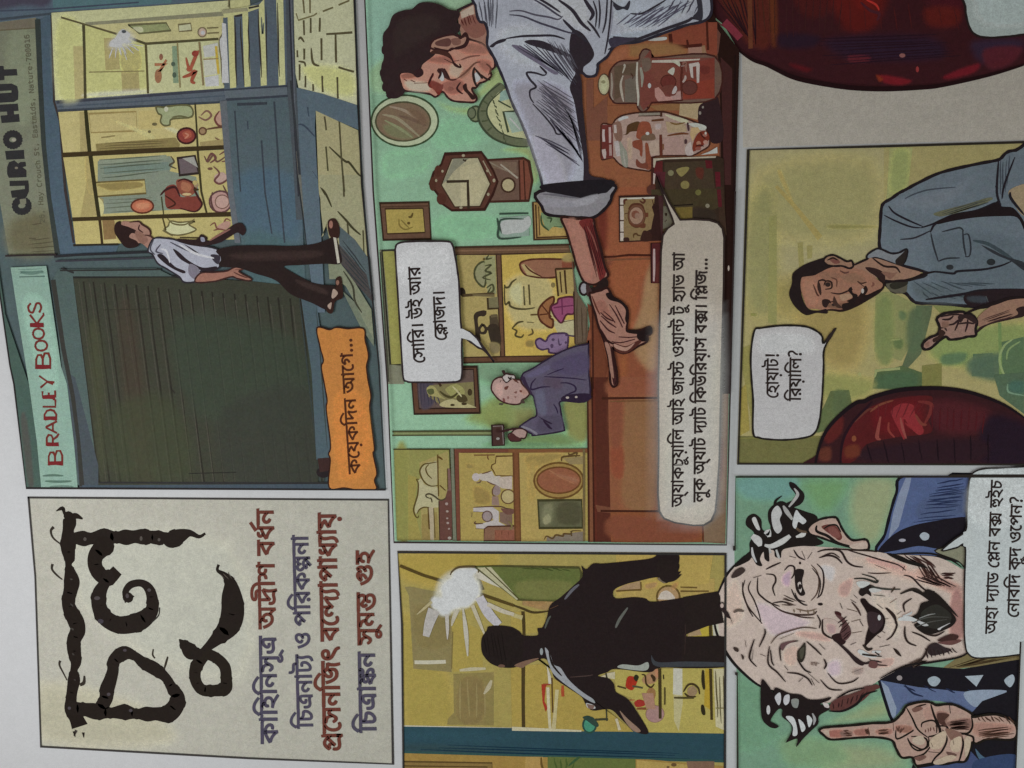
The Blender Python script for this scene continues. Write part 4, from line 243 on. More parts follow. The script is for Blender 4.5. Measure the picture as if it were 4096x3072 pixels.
def draw(ink,op,z):
    a=op.split(' '); k=a[0]
    if k in 'fF': P=pairs(a[2]); ink.face(cr(P,True) if k=='F' else P,z,PAL[int(a[1])])
    elif k in('k0','K0','L0','k1','K1'):
        P=pairs(a[3]); w=float(a[2]); cl=k[1]=='1'
        if k[0] in 'KL': P=cr(P,cl)
        elif len(P)==2: P=[P[0],tuple((p+q)/2+random.uniform(-.1,.1)*w for p,q in zip(*P)),P[1]]
        ink.stroke(P,taper(len(P),w) if k[0]=='L' else wob(w,len(P)),z,PAL[int(a[1])],cl)
    elif k in 'VW':
        v=[float(x) for x in a[2].split(',')]; P=cr([tuple(v[i:i+3]) for i in range(0,len(v),3)],False)
        ink.stroke([p[:2] for p in P],[max(1,p[2]) for p in P],z,PAL[int(a[1])])
        if k=='W':      # knotted body: rounded beads along the stroke, in the stroke's own ink
            acc=1e9
            for p,q in zip(P,P[1:]+P[-1:]):
                acc+=math.hypot(q[0]-p[0],q[1]-p[1])
                if acc>.95*p[2] and p[2]>130:
                    acc=0; r=.5*p[2]*random.uniform(1.02,1.14)
                    ink.face([(p[0]+r*math.cos(j*.5236)*random.uniform(.96,1.04),p[1]+r*math.sin(j*.5236)*random.uniform(.96,1.04)) for j in range(12)],z+DZ*.3,PAL[int(a[1])])
    elif k in('H','SL'):
        w=float(a[2]); n=int(a[3]); A,B,C,D=pairs(a[4])
        for i in range(n):
            t=i/(n-1) if n>1 else 0; j=(lambda:random.uniform(-.5,.5)*w*1.6) if k=='H' else (lambda:random.uniform(-.25,.25)*w)
            e0=random.uniform(0,.16) if k=='H' else 0; e1=random.uniform(.84,1) if k=='H' else 1
            p=[A[d]+(C[d]-A[d])*t+j() for d in(0,1)]; q=[B[d]+(D[d]-B[d])*t+j() for d in(0,1)]
            P=[tuple(p[d]+(q[d]-p[d])*(e0+(e1-e0)*s/4)+(random.uniform(-.3,.3)*w) for d in(0,1)) for s in range(5)]
            ink.stroke(P,taper(5,w*random.uniform(.7,1.15)) if k=='H' else wob(w,5),z,PAL[int(a[1])])
    elif k=='s':
        rgb=PAL[int(a[1])]; comp=PAL[int(a[2])]; al=float(a[3]); r=float(a[4]); P=cr(pairs(a[5]),True,3)
        # airbrushed patch: a fine grid whose ink fades with the distance from the outline
        A=np.array(P); ar=abs(sum(P[i-1][0]*P[i][1]-P[i][0]*P[i-1][1] for i in range(len(P))))/2; per=sum(fitlen(P+P[:1]))
        r=max(8,min(r,2.6*ar/per)); x0,y0=A.min(0)-.35*r; x1,y1=A.max(0)+.35*r
        st=max(r/3,max(x1-x0,y1-y0)/44); nx=int((x1-x0)/st)+2; ny=int((y1-y0)/st)+2
        X,Y=np.meshgrid(x0+np.arange(nx)*st,y0+np.arange(ny)*st); d=np.full(X.shape,1e9); ins=np.zeros(X.shape,bool)
        for i in range(len(P)):
            (ax,ay),(bx,by)=P[i-1],P[i]; dx,dy=bx-ax,by-ay; q=dx*dx+dy*dy or 1
            tt=np.clip(((X-ax)*dx+(Y-ay)*dy)/q,0,1); d=np.minimum(d,np.hypot(X-ax-tt*dx,Y-ay-tt*dy))
            if ay!=by: ins^=((ay>Y)!=(by>Y))&(X<dx*(Y-ay)/dy+ax)
        f=np.clip((np.where(ins,d,-d)/r+.3),0,1); f=f*f*(3-2*f)*al
        for j in range(ny-1):
            for i in range(nx-1):
                q=[(X[v,u],Y[v,u],f[v,u]) for u,v in((i,j),(i+1,j),(i+1,j+1),(i,j+1))]
                if max(p[2] for p in q)>.004: ink.face(q,z,rgb,comp=comp)
    elif k=='g':
        rgb=PAL[int(a[1])]; O=[float(x) for x in a[3].split(',')]; ux,uy,vx,vy=(x/1000 for x in O[2:]); bw=float(a[4])
        tr=lambda p:(O[0]+p[0]*ux+p[1]*vx,O[1]+p[0]*uy+p[1]*vy)
        for g in GLY[int(a[2])]:
            L=[[tr(p) for p in c] for c in g]
            for t in tri(L): ink.face(t,z,rgb)
            if bw>0:
                for c in L: ink.stroke(c,[bw*2*math.hypot(vx,vy)]*len(c),z+DZ*.5,rgb,True)
DATA="""P|comic_panel|printed title panel with black snake-like lettering on cream|-6326,-1466,4783,39,-20,-3467,-1919,-20,-2915,23,90,2364|0 -6326,-1466,4783,39,-20,-3467,-1919,-20,-2915,23,90,2364
O|paper_tint|
s 1 0 0.7 278 -6329,-3951,1361,-265,449,-538,-1825,-86
s 2 0 0.6 278 -5791,-2051,2191,44,71,-1837,-1863,561
O|title_lettering|large black title lettering drawn like coiling snakes
W 3 -5947,-1653,11,-5857,-1616,56,-5830,-1685,47,-5769,-1730,153,-5774,-1806,187,-5797,-1899,156,-5804,-2006,194,-5817,-2145,201,-5809,-2268,156,-5825,-2362,92,-5810,-2454,153,-5795,-2578,222,-5819,-2703,194,-5862,-2860,181,-5839,-2985,208,-5775,-3124,236,-5756,-3249,208,-5817,-3377,194,-5826,-3520,197,-5813,-3678,156,-5845,-3790,103,-5853,-3918,174,-5887,-4063,153,-5914,-4208,156,-5914,-4337,208,-5857,-4463,208,-5816,-4574,243
W 3 -5737,-1729,83,-5673,-1713,76,-5588,-1750,22
W 4 -5756,-2005,125,-5597,-2010,208,-5486,-2008,156,-5302,-1989,236,-5144,-1986,153,-5018,-1983,208,-4900,-1973,169,-4790,-1971,208,-4688,-1972,172,-4587,-1980,186,-4494,-1981,156,-4402,-2002,219,-4274,-1946,181,-4149,-1911,92,-4027,-1954,50,-3941,-1910,31
W 3 -5317,-2104,250,-5436,-2229,208,-5458,-2369,201,-5390,-2491,208,-5281,-2534,181,-5155,-2423,153
W 4 -5279,-2503,167,-5350,-2613,146,-5421,-2739,194,-5439,-2895,208,-5377,-3050,229,-5224,-3147,236,-5065,-3149,243,-4871,-3089,243,-4721,-2953,181,-4703,-2782,156,-4743,-2652,136,-4841,-2585,100,-4985,-2612,97,-5062,-2714,92,-5010,-2814,167
W 4 -5913,-4321,194,-5751,-4330,181,-5573,-4354,229,-5380,-4365,144,-5169,-4345,215,-5009,-4362,139,-4873,-4360,206,-4744,-4351,181,-4576,-4344,236,-4459,-4228,222,-4428,-4100,194,-4508,-3969,153,-4581,-3846,139,-4725,-3733,189,-4872,-3660,167,-4986,-3570,128,-5128,-3535,194,-5278,-3643,167,-5303,-3786,161,-5353,-3931,181,-5400,-4044,201,-5424,-4172,186,-5504,-4287,167
W 4 -3783,-2315,36,-3802,-2391,42,-3713,-2450,83,-3641,-2555,167,-3626,-2737,278,-3628,-2951,308,-3698,-3138,278,-3878,-3321,161,-4017,-3450,106,-4068,-3538,167
W 5 -4069,-3553,167,-4163,-3713,161,-4171,-3870,156,-4091,-3992,156,-3942,-4002,156,-3776,-3964,172,-3754,-3822,153,-3770,-3667,156,-3881,-3554,153,-4027,-3497,153
W 4 -4366,-3322,17,-4289,-3405,153,-4214,-3480,229,-4137,-3509,153
V 6 -5994,-1864,42,-6038,-1918,33,-6012,-2010,28,-5921,-2086,19
V 6 -6045,-2359,39,-6058,-2429,31,-5999,-2505,28,-5922,-2566,17
V 7 -6031,-3670,36,-6044,-3734,28,-5995,-3844,22,-5952,-3938,17
V 8 -5704,-3865,25,-5718,-3961,47,-5777,-3995,42
V 9 -4726,-3467,19,-4738,-3545,25,-4709,-3591,22
V 10 -4533,-3562,22,-4562,-3649,31,-4590,-3728,22
V 11 -4607,-2903,17,-4629,-3012,17,-4729,-3108,17
V 12 -5907,-4707,19,-5868,-4625,42
W 4 -5902,-4643,42,-5891,-4723,11
W 4 -5772,-4653,42,-5769,-4725,11
H 13 20 5 -5825,-2548,62,-29,-90,-1341,31,-15
F 14 -5551,-2017,-6,-14,-11,-9,-14,-1,-11,9,-3,14,5,15,12,9,14,0,10,-8
F 15 -4788,-1994,-5,-18,-10,-11,-11,-1,-9,11,-3,18,5,18,10,11,12,1,8,-11
F 16 -4546,-2005,-5,-12,-10,-8,-11,0,-9,7,-3,13,4,12,10,8,12,0,9,-7
F 17 -5416,-2801,-9,-15,-21,-10,-26,-1,-20,9,-7,14,9,15,21,10,26,1,20,-9
F 18 -5019,-2760,-5,-18,-12,-11,-14,-1,-10,11,-3,18,5,19,12,11,13,1,11,-11
F 19 -4711,-2674,-6,-13,-13,-8,-15,-1,-12,8,-4,13,5,12,13,9,16,0,12,-8
F 20 -5061,-4317,-6,-13,-13,-9,-16,0,-12,7,-4,13,5,13,14,9,16,1,12,-8
F 21 -5092,-3495,-5,-11,-14,-7,-15,-1,-13,7,-4,10,6,12,13,7,16,1,12,-7
F 22 -5354,-4106,-6,-13,-13,-9,-16,0,-13,7,-4,13,6,14,14,8,16,1,12,-8
F 23 -5923,-4321,-5,-13,-12,-9,-14,-1,-11,8,-4,13,6,14,12,8,14,1,11,-8
F 24 -5388,-3112,-9,-19,-21,-12,-26,-1,-20,11,-7,18,9,19,22,12,25,0,20,-10
H 25 13.3 3 -3774,-2436,74,-74,20,107,72,-105
O|credit_line|upper credit line, first word violet and the rest red brown
g 26 0 -3094,-4683,8,356,-358,-24 24
g 27 1 -3088,-4397,8,354,-357,-22 24
g 27 2 -3086,-4303,8,353,-357,-22 24
g 28 3 -3084,-4209,8,352,-356,-22 24
g 29 2 -3080,-4022,8,351,-356,-21 24
g 29 4 -3078,-3929,8,351,-355,-21 24
g 29 5 -3074,-3718,7,349,-355,-20 24
g 30 6 -3068,-3480,7,348,-354,-19 24
g 30 7 -3068,-3480,7,348,-354,-19 24
g 31 8 -3061,-3142,7,345,-353,-18 24
g 31 9 -3055,-2835,7,343,-352,-17 24
g 31 10 -3049,-2588,7,341,-351,-16 24
g 31 11 -3047,-2497,7,341,-350,-15 24
g 31 12 -3040,-2179,7,339,-349,-14 24
g 31 13 -3036,-1977,7,337,-349,-13 24
g 31 14 -3032,-1777,7,336,-348,-13 24
g 31 4 -3032,-1777,7,336,-348,-13 24
O|credit_line|violet credit line
g 32 2 -2614,-4448,3,306,-333,-24 22
g 26 15 -2613,-4367,3,306,-332,-23 22
g 33 7 -2612,-4193,3,305,-332,-23 22
g 33 4 -2610,-3976,3,304,-331,-22 22
g 27 1 -2608,-3793,3,302,-330,-21 22
g 27 16 -2607,-3712,3,302,-330,-21 22
g 28 17 -2605,-3541,3,301,-330,-20 22
g 28 18 -2604,-3387,3,300,-329,-20 22
g 29 19 -2601,-3088,3,298,-328,-19 22
g 29 2 -2599,-2875,3,297,-327,-18 22
g 29 20 -2599,-2796,3,297,-327,-18 22
g 29 0 -2597,-2619,3,296,-327,-17 22
g 29 21 -2595,-2381,3,294,-326,-16 22
g 29 4 -2593,-2161,3,293,-325,-16 22
g 29 1 -2591,-1985,3,292,-325,-15 22
O|credit_line|long red brown credit line
g 34 22 -2251,-4744,3,342,-374,-27 25
g 35 23 -2249,-4487,3,340,-373,-26 25
g 36 5 -2248,-4369,3,340,-372,-25 25
g 37 4 -2246,-4138,3,338,-372,-24 25
g 37 2 -2244,-3934,3,337,-371,-23 25
g 38 24 -2243,-3844,3,336,-371,-23 25
g 39 25 -2240,-3537,3,334,-369,-22 25
g 39 12 -2238,-3275,3,332,-368,-21 25
g 40 23 -2236,-3077,3,331,-368,-20 25
g 40 26 -2235,-2963,3,330,-367,-20 25
g 40 17 -2233,-2667,3,329,-366,-18 25
g 40 1 -2232,-2584,3,328,-366,-18 25
g 40 19 -2231,-2497,3,327,-366,-18 25
g 40 1 -2229,-2263,3,326,-365,-17 25
g 40 13 -2228,-2176,3,325,-364,-16 25
g 40 17 -2227,-1982,3,324,-364,-16 25
g 40 1 -2226,-1900,3,324,-363,-15 25
g 40 27 -2225,-1814,3,323,-363,-15 25
g 39 28 -2223,-1612,3,322,-362,-14 25
O|credit_line|lowest credit line, first word violet and the rest red brown
g 41 2 -1782,-4466,3,348,-348,-23 24
g 42 15 -1781,-4374,3,348,-348,-23 24
g 42 7 -1780,-4177,2,346,-347,-22 24
g 42 1 -1778,-3930,2,345,-346,-21 24
g 43 29 -1777,-3838,2,344,-346,-21 24
g 43 4 -1776,-3605,2,343,-345,-20 24
g 37 5 -1773,-3310,2,341,-344,-19 24
g 37 30 -1772,-3078,2,339,-343,-18 24
g 37 31 -1772,-3078,2,339,-343,-18 24
g 37 32 -1770,-2867,2,338,-343,-17 24
g 37 33 -1768,-2537,2,335,-342,-16 24
g 37 3 -1766,-2261,2,334,-341,-15 24
O|panel_border|
k0 44 51.9 -6326,-1466,4783,39,-20,-3467,-1919,-20,-2915,23,90,2364,-19,1061
P|comic_panel|printed panel of a man walking past a lit shop window at night|-7142,5628,5354,-290,-1,-833,29,-2119,149,-2178,36,-1525,-4743,-44,-74,1361,-36,244,-74,984,-564,5258|45 -7142,5628,5354,-290,-1,-833,29,-2119,149,-2178,36,-1525,-4743,-44,-74,1361,-36,244,-74,984,-564,5258
O|shop_beam|
f 46 -6501,5126,4622,-229,-10,-309,-1437,-19,-983,-22,-1265,-17,-8,-108,-198,56,-472,-34,-306,-14
s 47 46 0.8 83 -6501,5126,1003,-49,-93,-465,-345,2,-608,-14
f 48 -5549,4677,1524,10,-20,-112,-998,-15,-507,-11
k0 49 27.2 -6249,4481,667,38,1273,19,1012,36
k0 50 17.5 -6241,4580,663,-7,1126,27
O|shop_sign|olive sign board with black lettering along its length
f 51 -6708,4471,457,-20,471,31,15,-201,-26,-1099,17,-729,41,-397,58,-422,-672,-18,-73,667,-311,1900
s 52 51 0.8 167 -6172,4298,364,12,-16,-850,-218,-271,-193,285
s 53 51 0.9 222 -6344,2068,567,130,84,-557,-638,-18
f 54 -6708,4471,456,-27,469,34,-3,-115,-473,-10,-461,-33
k0 55 15.6 -6259,4353,473,7
H 56 10 4 -6099,1806,389,36,-384,-180,403,8
k0 57 11.7 -6066,1834,93,-2
k0 58 11.7 -6007,2004,124,12
K1 59 83.6 -6103,3042,-7,-25,-17,-22,-24,-15,-30,-8,-30,1,-28,9,-22,17,-14,23,-3,25,7,25,17,21,24,15,30,8,30,-1,28,-9,22,-17,14,-22
F 60 -6145,3042,-7,-13,-16,-7,-18,0,-15,9,-4,13,6,12,16,8,18,-1,15,-8
f 61 -6303,2910,251,7,2,-110,-244,-4
f 62 -6291,2713,30,59,72,23,47,-42,36,19,65,0,5,-52,-50,-14,50,-36,-6,-85,-236,-3,-19,48
F 63 -6146,2700,-5,-9,-12,-5,-13,1,-11,5,-3,9,5,9,11,5,14,-1,10,-5
f 64 -6271,2545,249,0,5,-60,-5,-73,-35,-64,-16,-11,-181,1,-12,87,191,16,3,40,-202,0
K1 65 83.6 -6040,2235,-8,-25,-17,-21,-25,-15,-30,-8,-32,0,-29,9,-23,17,-14,22,-3,25,7,24,17,22,26,15,30,8,31,0,29,-10,23,-16,14,-22
f 66 -6153,2318,84,7,1,-60,-42,-25,-39,18
f 67 -6330,3338,246,13,4,-94,-242,-9
f 68 -6340,3470,250,6,4,-88,-249,-5
f 69 -6241,3398,89,4,5,-70,-92,-4
f 68 -6410,3602,246,8,93,11,-11,-97,-60,-28,-261,-3
f 70 -6401,3715,246,2,73,-34,10,-76,-92,-4,2,32,-237,-3
f 71 -6387,3888,313,0,5,-77,-317,-2
f 71 -6383,3938,140,-8,-1,-168,-153,-5
g 72 34 -5837,2017,-1,49,-44,-3 18
g 72 35 -5838,2072,-1,49,-44,-3 18
g 73 36 -5839,2128,-1,49,-44,-3 18
g 74 37 -5841,2236,-1,49,-44,-2 18
g 75 38 -5842,2291,-1,49,-44,-2 18
g 75 39 -5843,2346,-1,49,-44,-2 18
g 76 40 -5845,2454,-1,49,-44,-2 18
g 77 41 -5846,2509,-1,49,-44,-2 18
g 77 42 -5847,2564,-1,48,-44,-2 18
g 78 43 -5848,2619,-1,48,-44,-2 18
g 78 44 -5849,2674,-1,48,-44,-2 18
g 79 45 -5850,2729,-1,48,-44,-2 18
g 80 46 -5853,2836,-1,48,-44,-2 18
g 80 47 -5854,2890,-1,48,-44,-2 18
g 81 36 -5855,2945,-1,48,-44,-2 18
g 82 48 -5857,3051,-1,48,-44,-2 18
g 83 38 -5858,3106,-1,48,-44,-2 18
g 83 49 -5859,3160,-1,48,-44,-2 18
g 84 47 -5860,3214,-1,48,-44,-2 18
g 85 50 -5861,3269,-1,48,-44,-2 18
g 86 51 -5862,3323,-1,48,-44,-2 18
g 87 52 -5863,3377,-1,48,-44,-2 18
g 87 49 -5864,3431,-1,48,-44,-2 18
g 88 36 -5865,3485,-1,48,-44,-2 18
g 89 53 -5867,3590,-1,47,-44,-2 18
g 89 38 -5868,3644,-1,47,-44,-2 18
g 90 47 -5869,3698,-1,47,-44,-2 18
g 91 43 -5870,3752,-1,47,-44,-2 18
g 92 41 -5872,3805,-1,47,-44,-2 18
g 92 54 -5873,3859,-1,47,-44,-2 18
g 93 55 -5874,3913,-1,47,-44,-2 18
g 94 56 -5875,3966,-1,47,-44,-2 18
g 95 57 -5876,4020,-1,47,-44,-2 18
g 96 57 -5877,4073,-1,47,-44,-2 18
g 96 57 -5878,4126,-1,47,-44,-2 18
g 97 58 -5879,4180,-1,47,-44,-2 18
g 98 35 -5880,4233,-1,47,-43,-2 18
O|window_frame|
f 99 -5753,4443,193,79,-34,-1028,29,-126,16,-975,36,-144,73,-505,581,26,-70,-141,-813,-23,67,28,-58,422,-41,397,-17,729
k0 100 66.1 -5755,4457,-19,-723,-9,-762,24,-632,65,-713
k0 101 31.1 -5571,4503,-39,-1023,59,-237,11,-824,71,-653
f 102 -5594,3491,2323,78,10,-101,-148,-69,-2157,-38
k0 103 31.1 -5581,3472,2309,80
k0 104 35 -5573,3366,2164,33,132,43
k0 105 15.6 -5569,3417,2222,61
O|shop_window|tall lit shop window nearest the panel top
f 106 -5571,4527,1262,20,983,22,257,8,4,-92,-223,-36,26,-61,-16,-819,-2316,-73
s 107 106 0.9 125 -5528,4433,352,-82,-38,-802,-347,-15
f 108 -5317,4126,129,-5,-16,-613,-133,-9
f 109 -5136,4389,1774,4,-13,-278,-1017,1,-231,77
f 110 -5152,4370,385,-118,360,-135,8,-576,-787,-34
f 111 -4918,4205,177,-7,8,-366,-186,-6
f 112 -4721,3798,222,-2,2,-217,-223,-20
s 113 110 0.7 28 -4702,4102,219,-36,15,-244,-237,-18
s 114 115 0.7 42 -5167,3575,759,14,-3,-54,-760,-21
f 116 -5143,4396,1855,53,215,23,-2,-46,-230,-29,-1833,-37
f 117 -3311,4568,242,2,-4,-85,-236,-16
k0 118 13.6 -3322,4575,6,-99
k0 119 38.9 -5166,4384,-36,-879
k0 120 23.3 -5451,4468,336,-106,363,-117
k0 121 29.2 -4593,4194,204,-78,914,19
k0 122 31.1 -4389,4116,-4,-579
k0 123 13.6 -5136,3813,711,-13
f 124 -4599,4342,483,4,53,-90,-403,-19
k1 125 19.4 -4599,4342,483,4,53,-90,-403,-19
s 126 124 0.9 11 -4542,4310,117,2,12,-54,-59,-4
f 127 -3965,4319,153,9,10,-83,-160,-6
k1 128 15.6 -3965,4319,153,9,10,-83,-160,-6
F 129 -3621,4218,-4,-18,-10,-16,-14,-11,-17,-6,-19,1,-16,7,-13,13,-9,16,-2,18,4,18,10,16,14,11,18,6,18,-1,16,-7,14,-12,8,-17
K1 130 15.6 -3621,4218,-4,-18,-10,-16,-14,-11,-17,-6,-19,1,-16,7,-13,13,-9,16,-2,18,4,18,10,16,14,11,18,6,18,-1,16,-7,14,-12,8,-17
F 131 -3640,4212,-6,-14,-13,-8,-16,1,-13,9,-4,14,6,14,13,8,16,0,13,-10
k0 132 15.6 -3613,4264,144,1
k0 133 15.6 -3609,4204,144,1
F 131 -3356,4379,-1,-332,-5,-421,-79,3,-14,262,-13,214,41,78,43,105
K1 134 15.6 -3356,4379,-1,-332,-5,-421,-79,3,-14,262,-13,214,41,78,43,105
k0 135 11.7 -3414,4050,-29,-159,79,3
f 136 -3674,4060,190,32,0,-146,-175,-20
f 137 -3674,3900,188,6,-23,-174,-160,-21
f 138 -3670,3698,175,20,1,-127,-167,-1
k0 139 31.1 -3508,4053,14,-321
k0 140 11.7 -3674,3906,188,2
k0 141 23.3 -3715,4108,26,-504
k0 142 17.5 -3990,4113,8,-525
f 143 -4058,4076,58,-3,-1,-430,-65,2
F 144 -4028,3866,-6,-15,-14,-10,-16,1,-13,10,-4,16,6,16,14,9,16,-1,13,-10
F 145 -4020,3738,-6,-19,-14,-11,-16,0,-13,13,-4,19,6,19,14,11,16,-1,13,-12
F 146 -4180,3953,-6,-22,-12,-13,-15,0,-10,14,-4,23,6,22,12,13,15,-1,11,-14
F 147 -4208,3731,-11,-47,-24,-29,-27,1,-21,31,-5,47,11,48,23,28,28,-1,20,-30
k0 148 31.1 -4289,3869,147,-5,-93,-78,96,132
L0 149 42.8 -3946,3708,89,24,74,37,-49,-106,43,-28
L0 150 38.9 -3890,3935,36,-136,64,105,32,66,31,39
F 151 -3729,3975,-9,-20,-22,-12,-27,2,-21,13,-7,21,9,20,22,12,27,-1,21,-14
F 152 -3816,3798,-8,-18,-20,-10,-23,1,-18,12,-7,17,9,17,19,10,23,0,19,-12
f 153 -3320,4384,55,4,-13,-812,-65,-4
k0 154 15.6 -3356,4379,1,-760
s 131 155 0.75 97 -4878,4122,125,116,137,62,111,-112,-96,-118,-178,-19
F 131 -4770,4199,48,65,46,32,44,-16,56,-49,-33,-52,42,-42,-119,-9,-2,-41,-89,4,-73,17,18,53
F 156 -4626,4267,-6,-11,-15,-6,-18,0,-15,8,-5,11,7,11,15,6,18,-1,14,-7
H 131 13.3 6 -4807,4079,-68,-133,262,165,157,-87
L0 131 27.2 -4687,4101,49,-164
L0 131 23.3 -4642,4126,219,-36
O|shop_window|lit shop window with a green vase and a red pot
f 157 -5562,3354,2153,35,12,-513,-2133,-23
f 158 -5287,3345,120,3,-9,-484,-129,-3
f 159 -5161,3321,605,7,1,-229,-598,-4
k1 160 17.5 -5161,3321,605,7,1,-229,-598,-4
s 161 162 0.8 42 -4888,3250,495,-180,55,-71,-59,2
s 163 157 0.8 35 -4469,3291,461,-206,-61,-39,-388,204
f 164 -4526,3327,192,8,240,-206,-445,-14
F 165 -4294,3374,95,-10,59,12,264,-2,23,-130,-251,-19,-33,-67,-74,-5,-41,49,18,68,-43,29
K1 166 21.4 -4294,3374,95,-10,59,12,264,-2,23,-130,-251,-19,-33,-67,-74,-5,-41,49,18,68,-43,29
F 167 -4144,3342,-6,-17,-14,-11,-17,1,-12,11,-4,18,6,17,13,11,17,-1,12,-11
L0 166 17.5 -4103,3245,104,11,116,-24
f 168 -5102,2960,1031,45,54,-84,-25,-54,-1050,9
H 169 13.3 4 -5072,2952,970,27,-960,-97,1013,-1
k0 170 17.5 -5022,3033,181,16
k0 171 23.3 -3802,3392,6,-511
F 172 -3816,3018,-9,-31,-21,-26,-32,-19,-37,-10,-40,1,-37,12,-30,21,-18,28,-5,31,8,31,22,26,31,19,38,10,40,-1,36,-12,30,-21,18,-28
K1 173 23.3 -3816,3018,-9,-31,-21,-26,-32,-19,-37,-10,-40,1,-37,12,-30,21,-18,28,-5,31,8,31,22,26,31,19,38,10,40,-1,36,-12,30,-21,18,-28
F 174 -3980,3057,89,25,26,-69,-75,-26
L0 175 19.4 -3951,3056,43,-28,-47,-40
F 176 -4296,3169,-6,-11,-17,-6,-20,1,-16,7,-6,11,7,12,17,6,20,-1,16,-7
F 177 -4379,3083,-4,-10,-11,-5,-13,0,-10,6,-3,10,4,10,11,5,13,0,10,-6
L0 178 21.4 -3736,3254,76,52,55,-56,-75,-52,-86,43
L0 179 21.4 -3456,3313,46,66
F 180 -3531,3274,89,25,22,-137,-88,-24,-41,56
L0 181 23.3 -3500,3301,-63,-93,54,-84,88,11
F 182 -3679,3068,-10,-23,-22,-14,-27,0,-22,16,-7,24,10,24,22,14,27,-1,22,-15
K1 183 17.5 -3679,3068,-10,-23,-22,-14,-27,0,-22,16,-7,24,10,24,22,14,27,-1,22,-15
L0 184 23.3 -3686,3089,249,20,11,-69
L0 185 19.4 -3574,2990,86,-43,61,53
f 186 -3766,2941,366,30,4,-88,-358,-4
k0 187 46.7 -5203,3363,19,-512
O|shop_window|lit shop window with dolls, drapes and a red plate
f 188 -5533,2809,2142,37,17,-423,29,-321,-2116,-26,-27,314
f 189 -5357,2076,123,476,101,-72,21,-380
s 190 191 0.7 28 -5248,2804,61,5,48,-426,-104,29
f 192 -5085,2751,928,37,55,-71,-65,-109,336,-77,48,-375,-1282,-43,-48,212
f 193 -5014,2686,839,33,9,-97,-839,-34
f 194 -5069,2771,868,32,28,-42,-899,-46
H 195 13.3 5 -5084,2765,883,31,-882,-248,902,61
H 196 11.7 4 -5055,2281,738,26,-732,-180,738,26
f 197 -5113,2325,74,-30,-11,-183,-62,-12
F 198 -5114,2304,58,-37,18,-84,-28,-84,-46,1
f 199 -5132,2496,640,17,10,-163,-638,-25
k1 200 17.5 -5132,2496,640,17,10,-163,-638,-25
s 201 199 0.9 19 -5103,2479,528,15,41,-71,-348,-33,-149,31
f 202 -4055,2760,222,21,37,-207,-243,-19
k1 203 27.2 -4055,2760,222,21,37,-207,-243,-19
f 204 -3996,2756,148,16,45,-132
L0 205 19.4 -4142,2787,40,-70,-61,-40,87,-43
F 206 -4398,2194,-10,-28,-26,-25,-39,-18,-47,-9,-50,1,-46,11,-36,20,-24,25,-7,29,11,29,26,24,39,18,47,9,49,-1,46,-11,37,-19,23,-26
K1 207 21.4 -4398,2194,-10,-28,-26,-25,-39,-18,-47,-9,-50,1,-46,11,-36,20,-24,25,-7,29,11,29,26,24,39,18,47,9,49,-1,46,-11,37,-19,23,-26
s 208 206 0.8 28 -4621,2230,166,10,-4,-70,-136,-11
k0 209 17.5 -4287,2306,17,-224
F 210 -4084,2496,104,11,131,-45,10,-97,-92,-67,-88,16,-56,71
F 211 -4222,2416,120,25,52,-140,237,-6,38,-112,-92,-67,-191,32,-163,17,-22,140
L0 212 27.2 -4301,2320,78,68,120,25,53,-112
L0 212 23.3 -4070,2481,90,26,115,-58,11,-83,40,-85,40,-84,-93,-81,-190,46
L0 213 19.4 -4242,2319,129,-100,-108,-54
s 214 210 0.8 17 -4011,2480,116,-44,-34,-83,-102,31
F 215 -3900,2325,-4,-6,-11,-4,-16,-4,-19,-1,-21,0,-19,3,-15,4,-10,5,-4,6,4,5,11,5,16,3,19,2,21,-1,19,-2,15,-4,10,-5
F 216 -3806,2434,-7,-18,-15,-11,-18,1,-15,11,-4,18,6,18,16,10,18,0,14,-11
F 217 -3803,2378,-7,-8,-18,-4,-22,0,-18,6,-6,8,7,8,18,4,22,0,17,-6
F 218 -3820,2462,-6,-17,-15,-9,-19,0,-14,11,-5,16,7,16,15,10,18,-1,15,-10
F 219 -3398,2224,-10,-44,-26,-37,-38,-28,-47,-14,-48,1,-45,16,-36,29,-22,39,-6,44,10,43,26,38,39,27,46,14,48,-1,45,-16,36,-29,22,-39
K1 220 21.4 -3398,2224,-10,-44,-26,-37,-38,-28,-47,-14,-48,1,-45,16,-36,29,-22,39,-6,44,10,43,26,38,39,27,46,14,48,-1,45,-16,36,-29,22,-39
F 221 -3427,2224,-7,-27,-16,-24,-24,-17,-29,-9,-31,1,-28,10,-23,18,-14,25,-4,27,7,27,16,24,24,18,30,8,30,0,28,-10,23,-19,14,-24
K1 222 13.6 -3427,2224,-7,-27,-16,-24,-24,-17,-29,-9,-31,1,-28,10,-23,18,-14,25,-4,27,7,27,16,24,24,18,30,8,30,0,28,-10,23,-19,14,-24
L0 223 19.4 -3634,2347,-20,-111,39,-112,101,-29
L0 224 21.4 -3716,2776,41,-70,77,80,40,-83,120,65
F 225 -3595,2539,104,38,55,-70,-61,-67,-87,30
L0 226 23.3 -3605,2649,70,-84,-63,-81,57,-43,89,39,48,81
L0 227 23.3 -3690,2706,63,94,56,-56,-76,-53
L0 228 19.4 -3525,2784,89,38,25,-96,-89,-25
F 229 -3618,2622,-6,-10,-17,-5,-20,0,-15,7,-6,10,7,9,16,6,20,-1,16,-6
L0 230 19.4 -3498,2426,80,-167,41,-57
k0 231 25.3 -3797,2860,23,-509,54,-252
k0 232 46.7 -5177,2851,38,-468,28,-312
O|shop_window|narrow lit shop window behind the walking man's head
f 233 -5455,2030,2138,27,24,-283,-2144,-33
f 234 -5070,2036,159,3,11,-232,-163,-8
